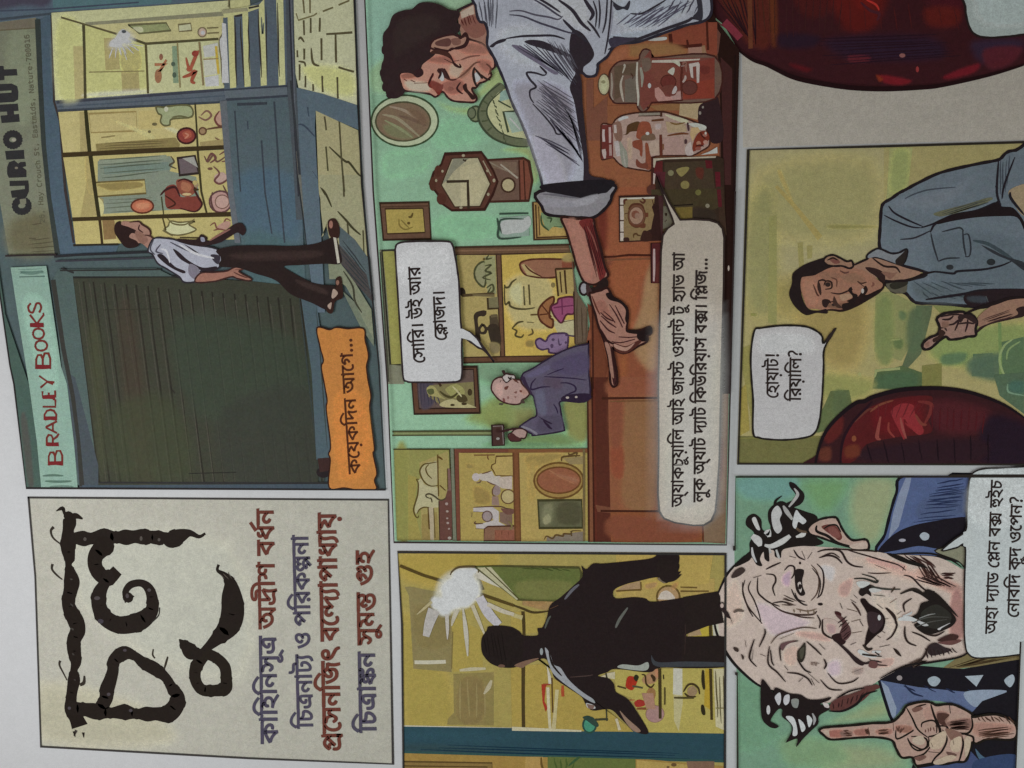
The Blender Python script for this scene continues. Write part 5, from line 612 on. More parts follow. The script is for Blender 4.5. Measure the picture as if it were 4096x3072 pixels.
f 235 -5063,1796,175,7,12,-50,-182,-4
k0 236 35 -5103,2054,14,-312
F 237 -4272,1911,55,41,33,56,118,-17,193,10,-76,-40,86,-58,-76,-40,-135,-26,-104,9,-58,29
K1 238 19.4 -4272,1911,55,41,33,56,118,-17,193,10,-76,-40,86,-58,-76,-40,-135,-26,-104,9,-58,29
L0 239 17.5 -4227,2050,71,-71,148,-17,137,67
L0 240 17.5 -4295,1898,58,-30,73,-43
L0 241 19.4 -3683,1942,61,34,26,-64,76,41,47,68,57,-29
F 242 -3595,1926,121,68,57,-29,-62,-69
L0 243 17.5 -3642,1885,75,13,87,-16
k0 244 19.4 -4286,2059,36,-162
k0 245 19.4 -4076,1809,356,-13
O|window_bar|
k0 246 50.6 -5541,2837,2151,36
k0 247 50.6 -5462,2054,2141,22
k0 248 27.2 -5471,1737,594,2
k0 249 31.1 -3397,2876,59,-799,37,-306
O|shop_wall|slate blue shop wall below the windows
f 250 -3409,3419,755,21,84,-36,46,-1082,24,-1727,-617,4,-195,1269,-60,474
s 251 250 0.7 167 -3325,2559,723,-18,55,-825,-669,11
s 252 253 0.7 167 -3283,1868,708,-152,46,-698,-644,7
f 254 -3439,3555,790,15,3,-123,-763,-25
k0 255 27.2 -3439,3544,790,16
k0 256 27.2 -3409,3426,762,18
k0 257 21.4 -2813,3385,20,-567,10,-490,34,-609
k0 257 19.4 -2989,2939,18,-607,66,-499
k0 258 19.4 -3306,3294,29,-954
k0 259 35 -3274,3367,374,1
k0 260 15.6 -3153,3168,3,-95
f 261 -3489,3408,87,11,38,-1077,60,-613,-73,1,-60,613
O|shop_step|
f 262 -3401,4368,148,86,158,32,216,69,354,36,-124,-1021,-776,-22
f 263 -3345,4385,77,1,-7,-823,-77,-6
f 264 -3162,4421,71,2,-4,-853,-76,-6
f 265 -2956,4490,68,26,-7,-940,-75,-5
f 266 -2741,4549,85,9,-11,-984,-82,-5
f 267 -3411,4454,459,45,66,63,-3,-85,-202,-57,-295,-53
f 268 -3410,4463,314,10,6,-40,-323,-18
f 131 -3417,4315,49,-15,4,-680,-86,3
H 269 18.3 2 -3264,4382,-8,-813,191,903,-11,-896
H 270 18.3 2 -3185,4378,6,-812,211,895,5,-889
H 271 18.3 2 -2873,4529,-15,-953,143,973,-6,-978
k0 272 23.3 -3257,4381,94,9
k0 273 23.3 -3082,4466,129,20
L0 274 19.4 -2930,4360,6,-198,20,131
k0 275 13.6 -3319,4575,-12,-91
O|kerb|
f 276 -2623,4596,98,-5,-22,-576,18,-479,18,-862,32,-684,-115,3,-8,548,-43,946
k0 277 19.4 -2581,4594,4,-1377,22,-950
k0 278 15.6 -2560,4593,-3,-1377
f 279 -2564,2798,28,-14,29,-462,-32,0
k0 280 31.1 -2597,3619,57,-944,16,-353
f 281 -2556,2523,51,-1,78,-825,-36,0
k0 282 17.5 -2560,2523,89,-825
k0 282 17.5 -2498,2522,71,-825
O|pavement|
f 283 -2527,4617,724,-33,-2,-731,2,-542,-411,141,-288,56,-35,188,2,450
s 284 283 0.8 111 -2484,3800,630,-76,18,-332,-447,109
k0 285 19.4 -2415,4534,9,-157
k0 285 21.4 -2331,4530,-5,-156
k0 286 17.5 -2505,4381,25,-80,185,45,43,24
k0 287 19.4 -2182,4387,127,40
k0 288 19.4 -1991,4450,133,46
k0 289 23.3 -2416,4299,1,-171
k0 289 23.3 -2331,4321,-6,-170
k0 290 23.3 -2219,4316,-10,-156
k0 291 25.3 -2149,4130,315,6
k0 292 25.3 -2037,4119,-3,-316
k0 292 23.3 -2209,4086,-6,-250
L0 289 23.3 -2488,4078,29,25,41,-54
k0 292 23.3 -2421,3977,-5,-126
L0 292 25.3 -2336,3980,15,-166,76,-43
k0 292 25.3 -2014,3749,187,-59
L0 293 21.4 -2497,3834,70,-16,13,-47
k0 294 23.3 -2214,3658,1,-186
k0 294 23.3 -2031,3638,-1,-246
k0 294 21.4 -2330,3569,2,-80
k0 294 21.4 -2418,3665,-5,-133
k0 292 21.4 -2506,3960,0,-79
k0 294 21.4 -2484,3800,-7,-185
f 295 -2305,3261,507,-243,29,-714,46,-878,-401,6,-178,885
f 296 -2284,2516,511,-13,28,-763,8,-469,-173,196,-163,279,-122,236,-93,-205,30,27,-26,303
f 297 -2212,1458,173,4,150,-230,192,-323,21,-364,-112,211,-108,239,-109,196,-112,85,-87,1
f 298 -2050,1136,154,-141,108,-239,112,-211,-2,-84,-168,254
O|pavement_crack|
L0 299 25.3 -2156,2840,130,-125,70,-55,42,-15,95,-124,48,-42
k0 300 23.3 -2028,3306,17,-577,22,-419
k0 301 19.4 -2201,3191,16,-161
k0 302 21.4 -2195,2842,15,-285
L0 303 19.4 -2328,3409,8,-174,-13,-174
L0 304 19.4 -2315,3382,125,-71,111,-57
L0 304 21.4 -2009,3225,83,-43,110,-70
L0 305 23.3 -2279,2369,54,-96
k0 306 21.4 -1993,2495,0,-244
L0 305 23.3 -2268,2359,55,-76,66,-151
L0 307 25.3 -2077,2082,97,-104,82,-98,97,-84
k0 308 19.4 -1960,1936,19,-303
k0 308 19.4 -1771,1850,4,-385
L0 309 21.4 -2028,1372,109,-182,24,-181,82,-141
O|shadow_strip|
f 310 -2529,3536,315,-84,411,-143,10,-285,-275,123,-237,114,-18,-187,9,-473,17,-340,25,-1385,-131,1,-90,1114,-28,819
L0 311 19.4 -2524,3107,71,-15,137,-139
L0 312 17.5 -2372,2562,68,-97
k0 313 15.6 -2403,3305,11,-108
f 314 -2082,1925,208,-183,179,-250,29,-499,-222,252,-166,224
f 315 -2075,1691,332,-364,69,-334,-215,239,-165,224
H 316 13.3 6 -2072,1801,371,-503,-353,171,361,-393
O|shutter|closed dark green roller shutter with narrow slats
f 317 -5498,1341,1307,-10,1037,-70,524,-62,152,-621,48,-2007,-2879,-41,-29,287,-76,1000
SL 318 21.7 23 -5500,1311,188,-2578,2879,2287,188,-2249
SL 319 13.3 22 -5425,1281,209,-2532,2838,2172,163,-2135
s 320 317 0.5 167 -5354,731,207,-146,-56,-1625,-125,-2
s 321 317 0.5 208 -4216,867,1621,-297,106,-1146,-1492,138
s 322 317 0.4 167 -4975,873,305,-2,112,-2054,-311,-4
s 323 324 0.4 208 -5125,-295,854,149,251,-1061,-1086,-28
s 325 326 0.6 208 -3671,-291,1202,291,105,-1231,-1201,-15
k0 327 27.2 -5311,-1264,3080,28
k0 328 27.2 -5498,1340,1292,-3,579,-64
L0 329 19.4 -5125,932,762,8
L0 330 31.1 -4109,-1133,626,22
L0 331 27.2 -4295,-29,56,-88
F 332 -2271,-1098,-6,-23,-16,-20,-24,-16,-29,-8,-31,0,-29,7,-23,15,-15,20,-4,23,6,23,16,21,24,15,29,8,31,0,29,-7,23,-15,15,-20
O|shutter_frame|
f 333 -5684,1443,1288,-4,205,-102,-1306,17,95,-1354,75,-1267,-130,-63,-187,43,-70,1287,-48,1315
f 334 -5657,148,106,-59,238,-1130,-18,-287,-254,-18,-65,901
k0 335 23.3 -5715,1544,1297,23
k0 336 31.1 -5727,1602,340,16,958,20
k0 337 19.4 -5662,1428,1326,-4
k0 338 23.3 -5644,1457,165,-60
k0 339 58.3 -5762,1315,79,-873,84,-590,39,-595,9,-573
f 340 -5550,-1300,3334,56,-2,-65,-3336,-45
f 341 -2574,1134,187,-58,113,-933,9,-1066,-178,-16,-21,1082
H 342 15 2 -2589,1134,147,-2059,53,1945,109,-1943
f 343 -2427,-924,177,16,-5,-161,-149,-30
O|shop_sign|pale teal sign board with red brown lettering
f 344 -6319,1475,479,13,16,-173,94,-1094,63,-221,44,-744,11,-588,-501,-21,-16,605,-53,748,-91,943
s 345 344 0.6 83 -6204,1030,344,-4,84,-1026,-220,0
k0 346 17.5 -6191,1414,297,10
L0 347 27.2 -6191,1407,155,-10,157,20
k0 347 15.6 -6211,1356,343,3
L0 348 27.2 -6081,-1186,143,10,143,-6
L0 349 29.2 -6054,-1254,190,-5,175,10
L0 350 27.2 -5996,-1329,191,10,143,-6
H 351 11.7 3 -6281,1451,436,9,-424,-52,420,-6
k0 352 27.1 -5801,-1028,-184,-2
k0 352 27.1 -5987,-1050,9,121,25,50,43,0,18,-49,-7,-101
k0 353 27.1 -5892,-928,29,70,47,1,23,-60,-9,-131
k0 354 54.1 -5985,-1022,184,2
k0 352 27.1 -5830,-774,-164,-1
k0 353 27.1 -5995,-794,7,103,28,40,39,-7,15,-40,-6,-76
k0 355 27.1 -5907,-714,59,40,28,40
k0 354 54.1 -5993,-772,163,1
k0 353 27.1 -5843,-627,-145,68,2,16
k0 355 27.1 -5987,-550,77,38,78,38
k0 355 27.1 -5897,-594,5,82
k0 355 27.1 -5841,-443,-160,-1
k0 356 27.1 -6002,-460,5,70,36,48,48,14,47,-13,29,-48,-5,-70
k0 357 54.1 -6001,-441,161,1
k0 356 27.1 -6015,-289,173,0,6,87,-33,12
k0 356 27.1 -5837,-164,-172,0,6,74
k0 356 27.1 -5923,-164,5,58
k0 356 27.1 -5837,-170,6,90
k0 358 54.1 -6009,-166,172,1
k0 356 27.1 -6028,-45,101,77,-108,75
k0 359 27.1 -5927,32,94,-9
k0 359 27.1 -5927,32,74,-32
k0 359 27.1 -5876,213,-190,1
k0 360 27.1 -6068,194,10,125,26,52,43,0,19,-52,-7,-105
k0 361 27.1 -5970,319,30,73,51,0,21,-64,-9,-135
k0 362 54.1 -6065,222,190,0
K0 363 27.1 -6061,490,21,-46,55,-17,60,17,27,45,-21,46,-57,18,-58,-17,-27,-46
K0 364 27.1 -6081,642,20,-47,50,-18,55,17,26,47,-19,46,-52,17,-54,-16,-26,-46
k0 364 27.1 -5925,751,-186,1
k0 364 27.1 -6102,881,85,-114,101,112,-7,24
k0 365 54.1 -6111,751,186,-1
K0 366 27.1 -6079,1024,-38,-43,12,-59,44,-12,30,56,30,55,43,-5,13,-51,-30,-58
O|wall_strip|
f 367 -6490,1585,55,-699,253,-886,53,-748,16,-605,-205,-11,-73,1364,-127,1033
s 368 367 0.5 28 -6330,-448,95,0,35,-830,-96,-1
k0 369 23.3 -6391,0,32,-629,41,-735,1518,20,1865,-4
k0 370 27.2 -6503,1216,49,-586,32,-412
k0 371 23.3 -6378,1620,684,4
O|person|man in a pale shirt and black trousers walking by the shop
F 372 -4815,2003,106,8,120,-12,58,-41,71,-60,15,-54,-75,4,107,-58,-52,-115,-109,73,-106,-13,-84,115
F 373 -4891,1993,62,25,12,-40,89,-30,96,-44,12,-43,-67,9,-33,-49,88,-44,27,-57,-78,-30,-97,12,-78,93,-54,100
F 374 -4641,1890,90,-16,70,-86,-63,-55,-72,58
L0 375 19.4 -4709,2004,120,5,43,-36,87,-58,11,-71,-60,1
L0 375 15.6 -4576,1973,-18,-56,58,-43
L0 376 17.5 -4523,1846,74,-16,43,-43
F 377 -4408,1798,153,3,118,-19,176,-56,353,-65,60,-127,-33,-91,-69,-37,-164,-6,-18,-74,-78,-62,-135,1,-56,65,-160,101,-109,66,-61,107,-58,50
K1 378 21.4 -4408,1798,153,3,118,-19,176,-56,353,-65,60,-127,-33,-91,-69,-37,-164,-6,-18,-74,-78,-62,-135,1,-56,65,-160,101,-109,66,-61,107,-58,50
F 379 -4372,1589,76,13,142,-144,131,-58,-31,-28,-175,87
F 379 -4165,1670,80,-43,114,-101,174,-87,179,11,-17,-49,-164,-2,-174,85,-116,72
F 379 -4021,1724,88,-44,143,-100,-87,43
F 380 -3685,1592,117,-16,-19,-98,-58,29
L0 381 17.5 -4406,1787,-51,-112,56,-72
L0 382 17.5 -4198,1755,174,-87,219,-88
L0 381 17.5 -4319,1729,-65,-83,88,-30
L0 383 27.2 -4080,1725,202,-116,235,-60
L0 384 23.3 -4322,1673,73,-30,37,-141
F 385 -3959,1484,103,-44,18,-85,-70,-56,-71,72
F 386 -3827,1369,176,9,163,14,91,41,104,13,58,-18,-98,-45,151,-86,-31,-28,-146,30,-80,22,-203,-51,-253,-8
K1 387 19.4 -3827,1369,176,9,163,14,91,41,104,13,58,-18,-98,-45,151,-86,-31,-28,-146,30,-80,22,-203,-51,-253,-8
L0 388 15.6 -3400,1377,87,-43,87,-30
L0 389 15.6 -3384,1405,133,5
F 390 -4107,1789,238,-11,70,61,72,-36,12,-49,114,54,122,77,120,72,89,5,47,-78,-39,-68,-72,36,-105,-54,-136,-68,-194,-27,-192,20
F 391 -3801,1804,44,-7,5,-43,-44,1
L0 392 23.3 -3692,1760,152,82,120,53
F 393 -3606,1647,283,48,380,-3,276,-12,276,19,174,49,102,40,45,-152,16,-173,-201,-2,-319,-12,-189,-11,85,-64,242,-129,172,-37,132,-22,-36,-132,-62,-147,-201,86,-258,108,-183,168,-260,88,-203,68,-243,25,27,98
s 394 393 0.8 42 -3416,1602,950,26,215,-45,-219,-66,-802,-1
s 395 393 0.8 28 -2624,1283,359,-117,26,-84,-315,116
F 396 -2198,1961,82,36,55,-86,-12,-144,-107,22
F 397 -2138,1926,-5,-27,-12,-17,-14,0,-11,17,-4,28,6,27,12,17,14,-1,11,-17
f 398 -2137,1775,36,-8,36,-297,-32,-7
F 399 -2124,1276,65,27,18,-111,-4,-140,-95,-48,-34,-132,-58,0,-12,56,107,195
F 400 -2081,1234,-5,-18,-10,-11,-12,0,-10,11,-3,18,4,18,10,11,13,0,10,-11
F 401 -2157,1158,56,-49,-53,-62,-28,14
F 402 -2236,956,52,42,-17,-84
O|caption_box|orange torn-edged caption box with brown lettering
F 403 -2376,690,152,-23,88,27,144,-17,195,1,17,-141,36,-183,-28,-141,18,-185,27,-170,-19,-172,43,-459,-17,-87,40,-231,-32,-103,15,-109,-224,-13,-175,27,-193,1,26,336,-19,87,29,116,-40,434,14,115,-28,200,-31,210,29,84,-38,170
K1 404 17.5 -2376,690,152,-23,88,27,144,-17,195,1,17,-141,36,-183,-28,-141,18,-185,27,-170,-19,-172,43,-459,-17,-87,40,-231,-32,-103,15,-109,-224,-13,-175,27,-193,1,26,336,-19,87,29,116,-40,434,14,115,-28,200,-31,210,29,84,-38,170
s 405 403 0.5 83 -2192,-143,392,-28,35,-834,-401,-150
g 406 0 -1883,-1106,-9,234,-235,-18 20
g 406 23 -1890,-918,-9,233,-235,-17 20
g 407 27 -1893,-837,-9,232,-235,-17 20
g 407 28 -1899,-692,-9,232,-234,-17 20
g 407 0 -1899,-692,-9,232,-234,-17 20
g 407 2 -1906,-505,-9,231,-234,-16 20
g 408 59 -1908,-444,-9,231,-234,-16 20
g 408 4 -1913,-305,-9,230,-233,-16 20
g 408 60 -1921,-106,-9,229,-233,-15 20
g 409 23 -1931,158,-9,228,-232,-15 20
g 409 61 -1934,237,-9,228,-232,-14 20
g 409 62 -1939,386,-8,227,-232,-14 20
g 409 62 -1941,447,-8,227,-232,-14 20
g 410 62 -1944,508,-8,226,-232,-14 20
O|panel_border|
k0 411 37.8 -6502,1228,74,-984,36,-244,74,-1361,4743,44,-36,1525,-149,2178,-29,2119,1,833
P|comic_panel|printed panel of a black silhouetted man at the window, arms out|-1452,-2085,4005,60,42,-3124,-4055,-221,32,2329|412 -1452,-2085,4005,60,42,-3124,-4055,-221,32,2329
O|shop_interior|
f 413 -1441,-2052,1404,29,-24,-2324,-1376,-31
s 414 413 0.8 167 -1416,-2855,573,-810,18,-655,-581,-25
s 415 413 0.8 139 -1369,-2110,1188,26,-293,-448,-874,52
f 416 -1372,-2548,67,10,336,-59,57,-65,127,-220,-13,-751,-487,27,-27,754,-11,194
s 417 416 0.6 56 -1237,-2775,408,-138,8,-374,-413,-14
f 418 -776,-3655,512,42,-8,-698,-597,-18,16,85,75,79
s 419 418 0.6 42 -697,-3735,293,11,-7,-532,-324,-14
H 420 16.7 4 -696,-3705,5,-578,317,590,-8,-577
f 421 -785,-2896,390,-197,-7,-480,-381,-60
V 422 -1268,-3521,47,-1076,-3515,50,-869,-3500,47
V 423 -695,-3607,28,-548,-3586,47,-365,-3572,28
V 424 -294,-3720,25,-332,-3812,56,-392,-3905,19
V 425 -774,-3105,17,-797,-3588,14
f 426 -1437,-4362,1394,31,0,-24,-1394,-29
f 427 -1449,-4378,4034,123,6,-372,-4044,-92
s 428 427 0.7 83 -1393,-4422,1349,30,-1,-107,-1351,-63
s 429 430 0.8 56 -1428,-4609,1382,-12,-1,-77,-1383,-5
H 431 16.7 3 -1435,-4610,4015,47,-4017,-109,4018,49
f 432 -1448,-4707,4039,80,0,-36,-4044,-88
f 433 -1453,-4735,1564,29,1552,38,929,-44,8,-534,-4063,-226
f 434 -1448,-4844,1148,34,-8,-598,-1155,-64
k0 435 23.3 -1448,-4847,1148,37,-6,-442
k0 435 19.4 -1450,-4906,1090,39
f 436 402,-4692,1091,23,4,-638,-1098,-61
f 437 126,-4705,218,8,-4,-675,-264,-14
L0 438 27.2 322,-4703,7,-115,43,-89
H 439 20 4 460,-4704,57,-196,232,195,-58,-186
L0 440 27.2 663,-4801,86,81,58,48
f 441 1507,-4683,790,-36,7,-543,-793,-44
F 442 1994,-4719,-7,-15,-16,-10,-21,-1,-17,8,-7,14,7,15,16,9,21,1,17,-8
F 442 1910,-4754,-4,-7,-10,-5,-12,-1,-10,4,-4,7,4,7,10,5,12,1,10,-4
f 443 2114,-4668,335,16,4,-240,-309,45
O|shelf_goods|
f 444 -42,-2830,415,12,27,-250,-272,-38,-172,98
f 445 -49,-3530,404,44,99,-160,371,-240,57,-103,86,-56,171,7,327,-278,-1509,-53
f 446 1223,-3528,1362,79,0,-839,-935,-27,-214,439,-184,67
f 447 1937,-3487,118,4,5,-442,-45,-359,-58,132
f 448 1944,-3480,104,-3,4,-339,-112,10
f 449 2399,-2896,68,17,16,-174,-68,-2
f 450 2421,-3470,158,6,6,-794,-126,54
f 451 2324,-3473,69,2,11,-529,-87,56
f 452 2085,-3087,191,122,82,46,9,-145,-268,-16
f 453 2112,-3043,137,70,28,-79,-165,-23
f 454 1234,-2487,843,122,341,23,3,-172,-741,-121,-432,32
f 455 1246,-1968,1166,24,-61,-457,-355,-81,-456,3,-292,-124
f 456 1331,-2456,209,63,7,-108,-299,-29
k0 457 23.3 1248,-2530,299,25
k0 457 19.4 1542,-2407,5,-101
F 458 2008,-2582,-8,-48,-23,-42,-35,-32,-44,-18,-47,-1,-45,15,-36,30,-24,41,-8,47,7,48,24,42,35,32,44,18,47,1,44,-15,36,-30,24,-41
K1 457 23.3 2008,-2582,-8,-48,-23,-42,-35,-32,-44,-18,-47,-1,-45,15,-36,30,-24,41,-8,47,7,48,24,42,35,32,44,18,47,1,44,-15,36,-30,24,-41
F 459 1756,-2597,34,66,68,24,70,-49,14,-57,-179,-5
k0 460 17.5 2016,-2460,199,-2
k0 461 19.4 2017,-2510,335,9
s 462 463 0.8 28 1595,-2435,138,33,-13,-73,-111,-17
s 464 465 0.7 42 1913,-2427,82,31,-27,-87,-55,-1
f 466 118,-2502,484,-2,-201,-298,-299,65
s 467 466 0.9 42 161,-2574,242,21,-30,-162,-199,-20
k0 468 31.1 -25,-2535,513,-59
L0 469 27.2 -41,-2734,143,-48,142,-47,200,28
k0 470 42.8 108,-2818,12,-303
k0 471 46.7 107,-3510,-4,-837
f 472 -43,-4316,868,-6,0,-23,-868,-24
k0 473 58.3 -28,-2859,129,-41
f 474 331,-3748,80,10,-29,-46,-16,-181,43,-89,-29,-46,-36,119
k0 475 23.3 353,-3748,86,4
k0 476 35 594,-3753,3,-142
k0 477 19.4 461,-3661,8,-450
f 478 398,-3484,49,-148,7,-104,-36,-2
k0 479 38.9 410,-3783,26,-557
k0 480 46.7 525,-3808,-45,-515
F 481 1005,-4246,-5,-35,-13,-30,-22,-23,-26,-13,-28,-2,-26,11,-21,21,-14,30,-5,33,5,35,14,30,21,23,26,13,28,1,26,-10,21,-21,14,-30
K1 482 23.3 1005,-4246,-5,-35,-13,-30,-22,-23,-26,-13,-28,-2,-26,11,-21,21,-14,30,-5,33,5,35,14,30,21,23,26,13,28,1,26,-10,21,-21,14,-30
F 483 839,-4156,72,26,86,-49,42,-74,-42,-16,-100,70
k0 484 27.2 997,-4179,156,14
k0 484 19.4 1132,-4038,7,-150
k0 485 35 1253,-4153,43,-148
f 486 1011,-3640,127,57,-14,-53
f 487 1131,-3576,106,26,0,-96,-85,11
k0 484 19.4 1127,-3576,11,-74
F 488 1371,-3686,21,75,56,10,64,-35,-35,-105,-42,-39,-63,35
F 489 1462,-3623,28,45,36,-28,-28,-60
k0 490 19.4 1266,-3734,106,-26
k0 491 23.3 1449,-3727,127,-18
F 492 1478,-3927,56,32,71,-27,-14,-52,-84,-19,-29,29
L0 493 23.3 1415,-3907,63,3
k0 494 27.2 1507,-4015,112,5
F 495 1575,-3619,167,125,35,-73,-62,-106,-112,-19
F 496 1625,-3795,49,62,56,-57,-27,-120,-70,27
L0 497 38.9 1673,-3571,35,-43,0,-44
L0 498 19.4 1561,-3575,42,-13,14,-103,57,-42,41,46
f 499 1714,-3496,56,3,1,-104,-42,-1
F 500 1835,-4068,-7,-37,-18,-33,-29,-25,-36,-15,-38,-1,-36,11,-29,22,-20,32,-6,36,6,37,19,33,29,26,35,14,38,1,36,-11,30,-22,19,-32
K1 501 7.8 1835,-4068,-7,-37,-18,-33,-29,-25,-36,-15,-38,-1,-36,11,-29,22,-20,32,-6,36,6,37,19,33,29,26,35,14,38,1,36,-11,30,-22,19,-32
f 502 1562,-3812,140,6,30,-207,-113,10
k0 503 35 1777,-3486,12,-644
L0 504 35 1823,-3565,4,-59
k0 505 17.5 1841,-3727,2,-222
L0 506 23.3 2065,-3777,55,91,69,10,56,-50,15,-73
F 507 2120,-3731,69,33,43,-72,-55,-62,-56,28
L0 506 23.3 2079,-3791,56,-42,83,3
L0 504 35 2297,-3489,2,-132,15,-117
L0 508 42.8 2296,-3930,8,-74,15,-58
k0 505 23.3 1954,-3855,237,9
k0 503 31.1 2378,-2904,3,-159
k0 509 31.1 2386,-3471,23,-647
H 510 13.3 3 2441,-3469,39,-734,58,738,18,-750
k0 511 11.7 2456,-3968,124,5
O|lamp_glow|white starburst of the ceiling lamp
k0 512 35 -1424,-2274,283,-112,262,-75
k0 513 38.9 -485,-2282,97,-277
k0 513 38.9 -439,-2605,438,-143
s 514 515 0.7 83 -967,-2485,207,182,289,-22,83,-264,-118,-151,-323,-158,-175,55
s 131 516 0.97 56 -791,-2407,30,75,88,53,217,5,21,-51,-52,-60,57,-87,13,-132,-60,-90,-88,-92,-117,-18,-87,-32,-60,-69,-88,5,-57,58,-58,43,-13,104,53,46,80,-5,-13,111,60,90
V 517 -1003,-2828,153,-1065,-2995,125,-1113,-3176,83
V 518 -843,-2883,47,-839,-3062,42,-842,-3205,11
V 519 -711,-2820,56,-756,-2925,50,-787,-3031,14
V 520 -638,-2803,19,-606,-3100,58,-589,-3414,17
V 521 -521,-2755,50,-451,-2931,47,-374,-3122,22
V 522 -432,-2649,111,-320,-2853,125,-191,-2998,97
V 523 -332,-2735,56,-146,-2818,56,-2,-2858,42
V 524 -1031,-2725,36,-1150,-2832,28,-1225,-2895,8
V 525 -472,-2355,83,-242,-2437,111,-71,-2536,42
V 526 -242,-2437,83,0,-2563,69,143,-2633,28
L0 527 23.3 -791,-2377,30,52,88,51,210,8,28,-44,-8,-29
O|drawn_picture|green tilted picture on the shop wall
f 528 -482,-2261,317,12,965,3,28,-79,-15,-116,-56,-60,-99,-163,-613,-3
k1 529 27.2 -482,-2261,317,12,965,3,28,-79,-15,-116,-56,-60,-99,-163,-613,-3
s 530 528 0.7 56 47,-2432,640,16,-29,-219,-570,-16
f 531 -453,-2275,173,11,340,-395,-29,-11
k0 532 15.6 -352,-2265,412,-394
H 533 15 5 63,-2270,199,-10,312,22,141,-26
O|person|black silhouette of a man with both arms spread at the window
F 534 -290,-3016,116,11,144,-17,100,-57,43,-43,172,6,1,89,60,16,55,120,44,163,128,107,142,135,127,134,-14,130,56,-42,84,74,126,3,292,36,276,42,82,66,41,94,206,-103,-11,-201,41,-13,-81,-88,-96,-60,-42,42,-83,27,-193,-48,-167,-48,-139,-76,21,-101,202,20,153,-10,84,-41,331,52,423,84,57,-157,3,-187,-163,-77,-233,-109,42,-42,412,20,31,-253,-18,-117,-337,-34,-444,-9,-140,-64,-393,29,-113,-48,-113,-49,127,-25,71,-71,29,-103,141,-84,114,-159,143,-263,-170,7,-156,143,-143,129,-213,-24,-86,71,-57,103,-171,113,-157,113,-42,118,-86,131,-216,-82,-188,-37,-144,55,-188,53,-28,149,76,197
f 535 2052,-2581,409,83,74,-387,-190,-49,-260,-110
f 535 2057,-3074,536,18,6,-378,-565,-35
F 536 -290,-3016,-58,-61,-63,-106,-2,-150,38,-89,94,-87,159,-39,174,36,59,197,-55,236
H 537 13.3 6 -378,-3123,25,-283,179,379,81,-505
F 538 -6,-3514,131,65,173,43,-73,-54,-86,-48,-44,-32
F 539 -122,-3525,-8,-13,-22,-8,-27,-1,-22,6,-8,12,9,13,21,9,27,1,22,-7
F 540 1740,-2359,62,23,41,-28,-13,-50,-41,13
F 541 1856,-2227,69,-13,14,-85,-41,13
F 542 1817,-2156,-6,-25,-15,-16,-19,-1,-15,15,-6,26,6,25,15,16,19,0,15,-15
F 543 377,-3269,64,-80,43,-132,85,-42,86,-131,114,-115,114,-85,85,-56,21,-52,-106,48,-143,99,-171,128,-100,101,-57,147
L0 536 23.3 427,-3319,42,-163,114,-145
F 544 1295,-4046,99,-101,157,-143,-71,-18,-100,101
F 545 882,-3966,86,-19,29,-44,-86,-4
f 546 890,-3974,99,-18,-21,-53,-57,12
F 547 1265,-3482,70,32,183,-8,111,48,15,-73,-70,-40,-253,20
F 548 1678,-3320,77,-86,333,20,469,2,1,-44,-469,-24,-361,-6
L0 549 31.1 1242,-2990,49,111,97,149
L0 550 23.3 379,-3024,36,104,36,60
L0 551 31.1 622,-2649,92,119,85,75
L0 552 15.6 444,-2772,100,47
F 553 354,-3322,-4,-26,-10,-17,-12,0,-10,16,-4,26,4,26,10,17,13,0,9,-16
L0 554 11.7 683,-3638,200,23,85,18
H 555 10 3 2069,-2899,17,-232,-14,0,9,-175
O|drawn_box|dark square box held in the raised hand
F 535 1786,-2101,206,-60,-12,-136,48,1,-88,-88,-138,-4,-70,143
O|panel_border|
k0 556 51.9 -1468,-5712,40,2671,-24,956,4005,60,47,-3451
P|comic_panel|large printed panel of a man reaching over an antique shop counter|-1696,5333,24,-833,38,-2199,114,-2301,36,-1971,4030,53,18,1918,19,2203,15,1564,-24,1336|557 -1696,5333,24,-833,38,-2199,114,-2301,36,-1971,4030,53,18,1918,19,2203,15,1564,-24,1336
O|wall_tint|
s 558 557 0.8 167 -1674,4630,779,-37,-145,-444,-632,-432
s 559 560 0.7 83 -1461,3840,163,-137,-34,-262,-278,10,-49,239
s 561 557 0.8 111 -788,4524,432,-20,-138,-211,-203,34
s 562 557 0.9 97 -165,3725,147,-122,-28,-103,-300,-172,-54,54,166,216
s 563 557 0.9 83 -838,3318,191,-59,273,-22,-70,-89,-273,61
s 564 557 0.9 83 -108,2742,352,43,106,-319,-82,-131,-79,320
s 565 557 0.7 167 -1488,2781,556,-16,-74,-265,-491,-55
s 566 557 0.6 222 -786,3159,409,-79,65,-266,-620,-49
s 567 557 0.6 167 -877,2014,691,-14,-3,-270,-680,-15
s 568 557 0.8 111 -558,251,839,25,-141,-276,-490,0
s 569 557 0.9 111 -312,-299,562,71,32,-280,-315,-72,-281,69
s 570 571 0.7 111 -99,-158,349,35,34,-175,-385,-1
s 572 557 0.9 83 597,-199,316,1,0,-488,-249,-2,-27,182
s 573 557 0.8 83 -104,-623,351,2,348,44,0,-111,-700,-5
s 574 575 0.8 139 -586,-423,357,283,227,-70,-3,-324,-299,-1
s 576 577 0.9 139 36,-618,559,32,179,-83,56,-98,-838,-7
s 578 579 0.7 83 -289,-705,702,5,0,-71,-703,-5
O|wall_mirror|oval wall mirror with a pale ring and brown glass
F 580 -839,3101,-26,-100,-71,-86,-107,-63,-132,-31,-139,4,-130,39,-105,69,-68,91,-22,102,27,100,73,87,108,62,131,30,138,-5,129,-39,105,-69,67,-90
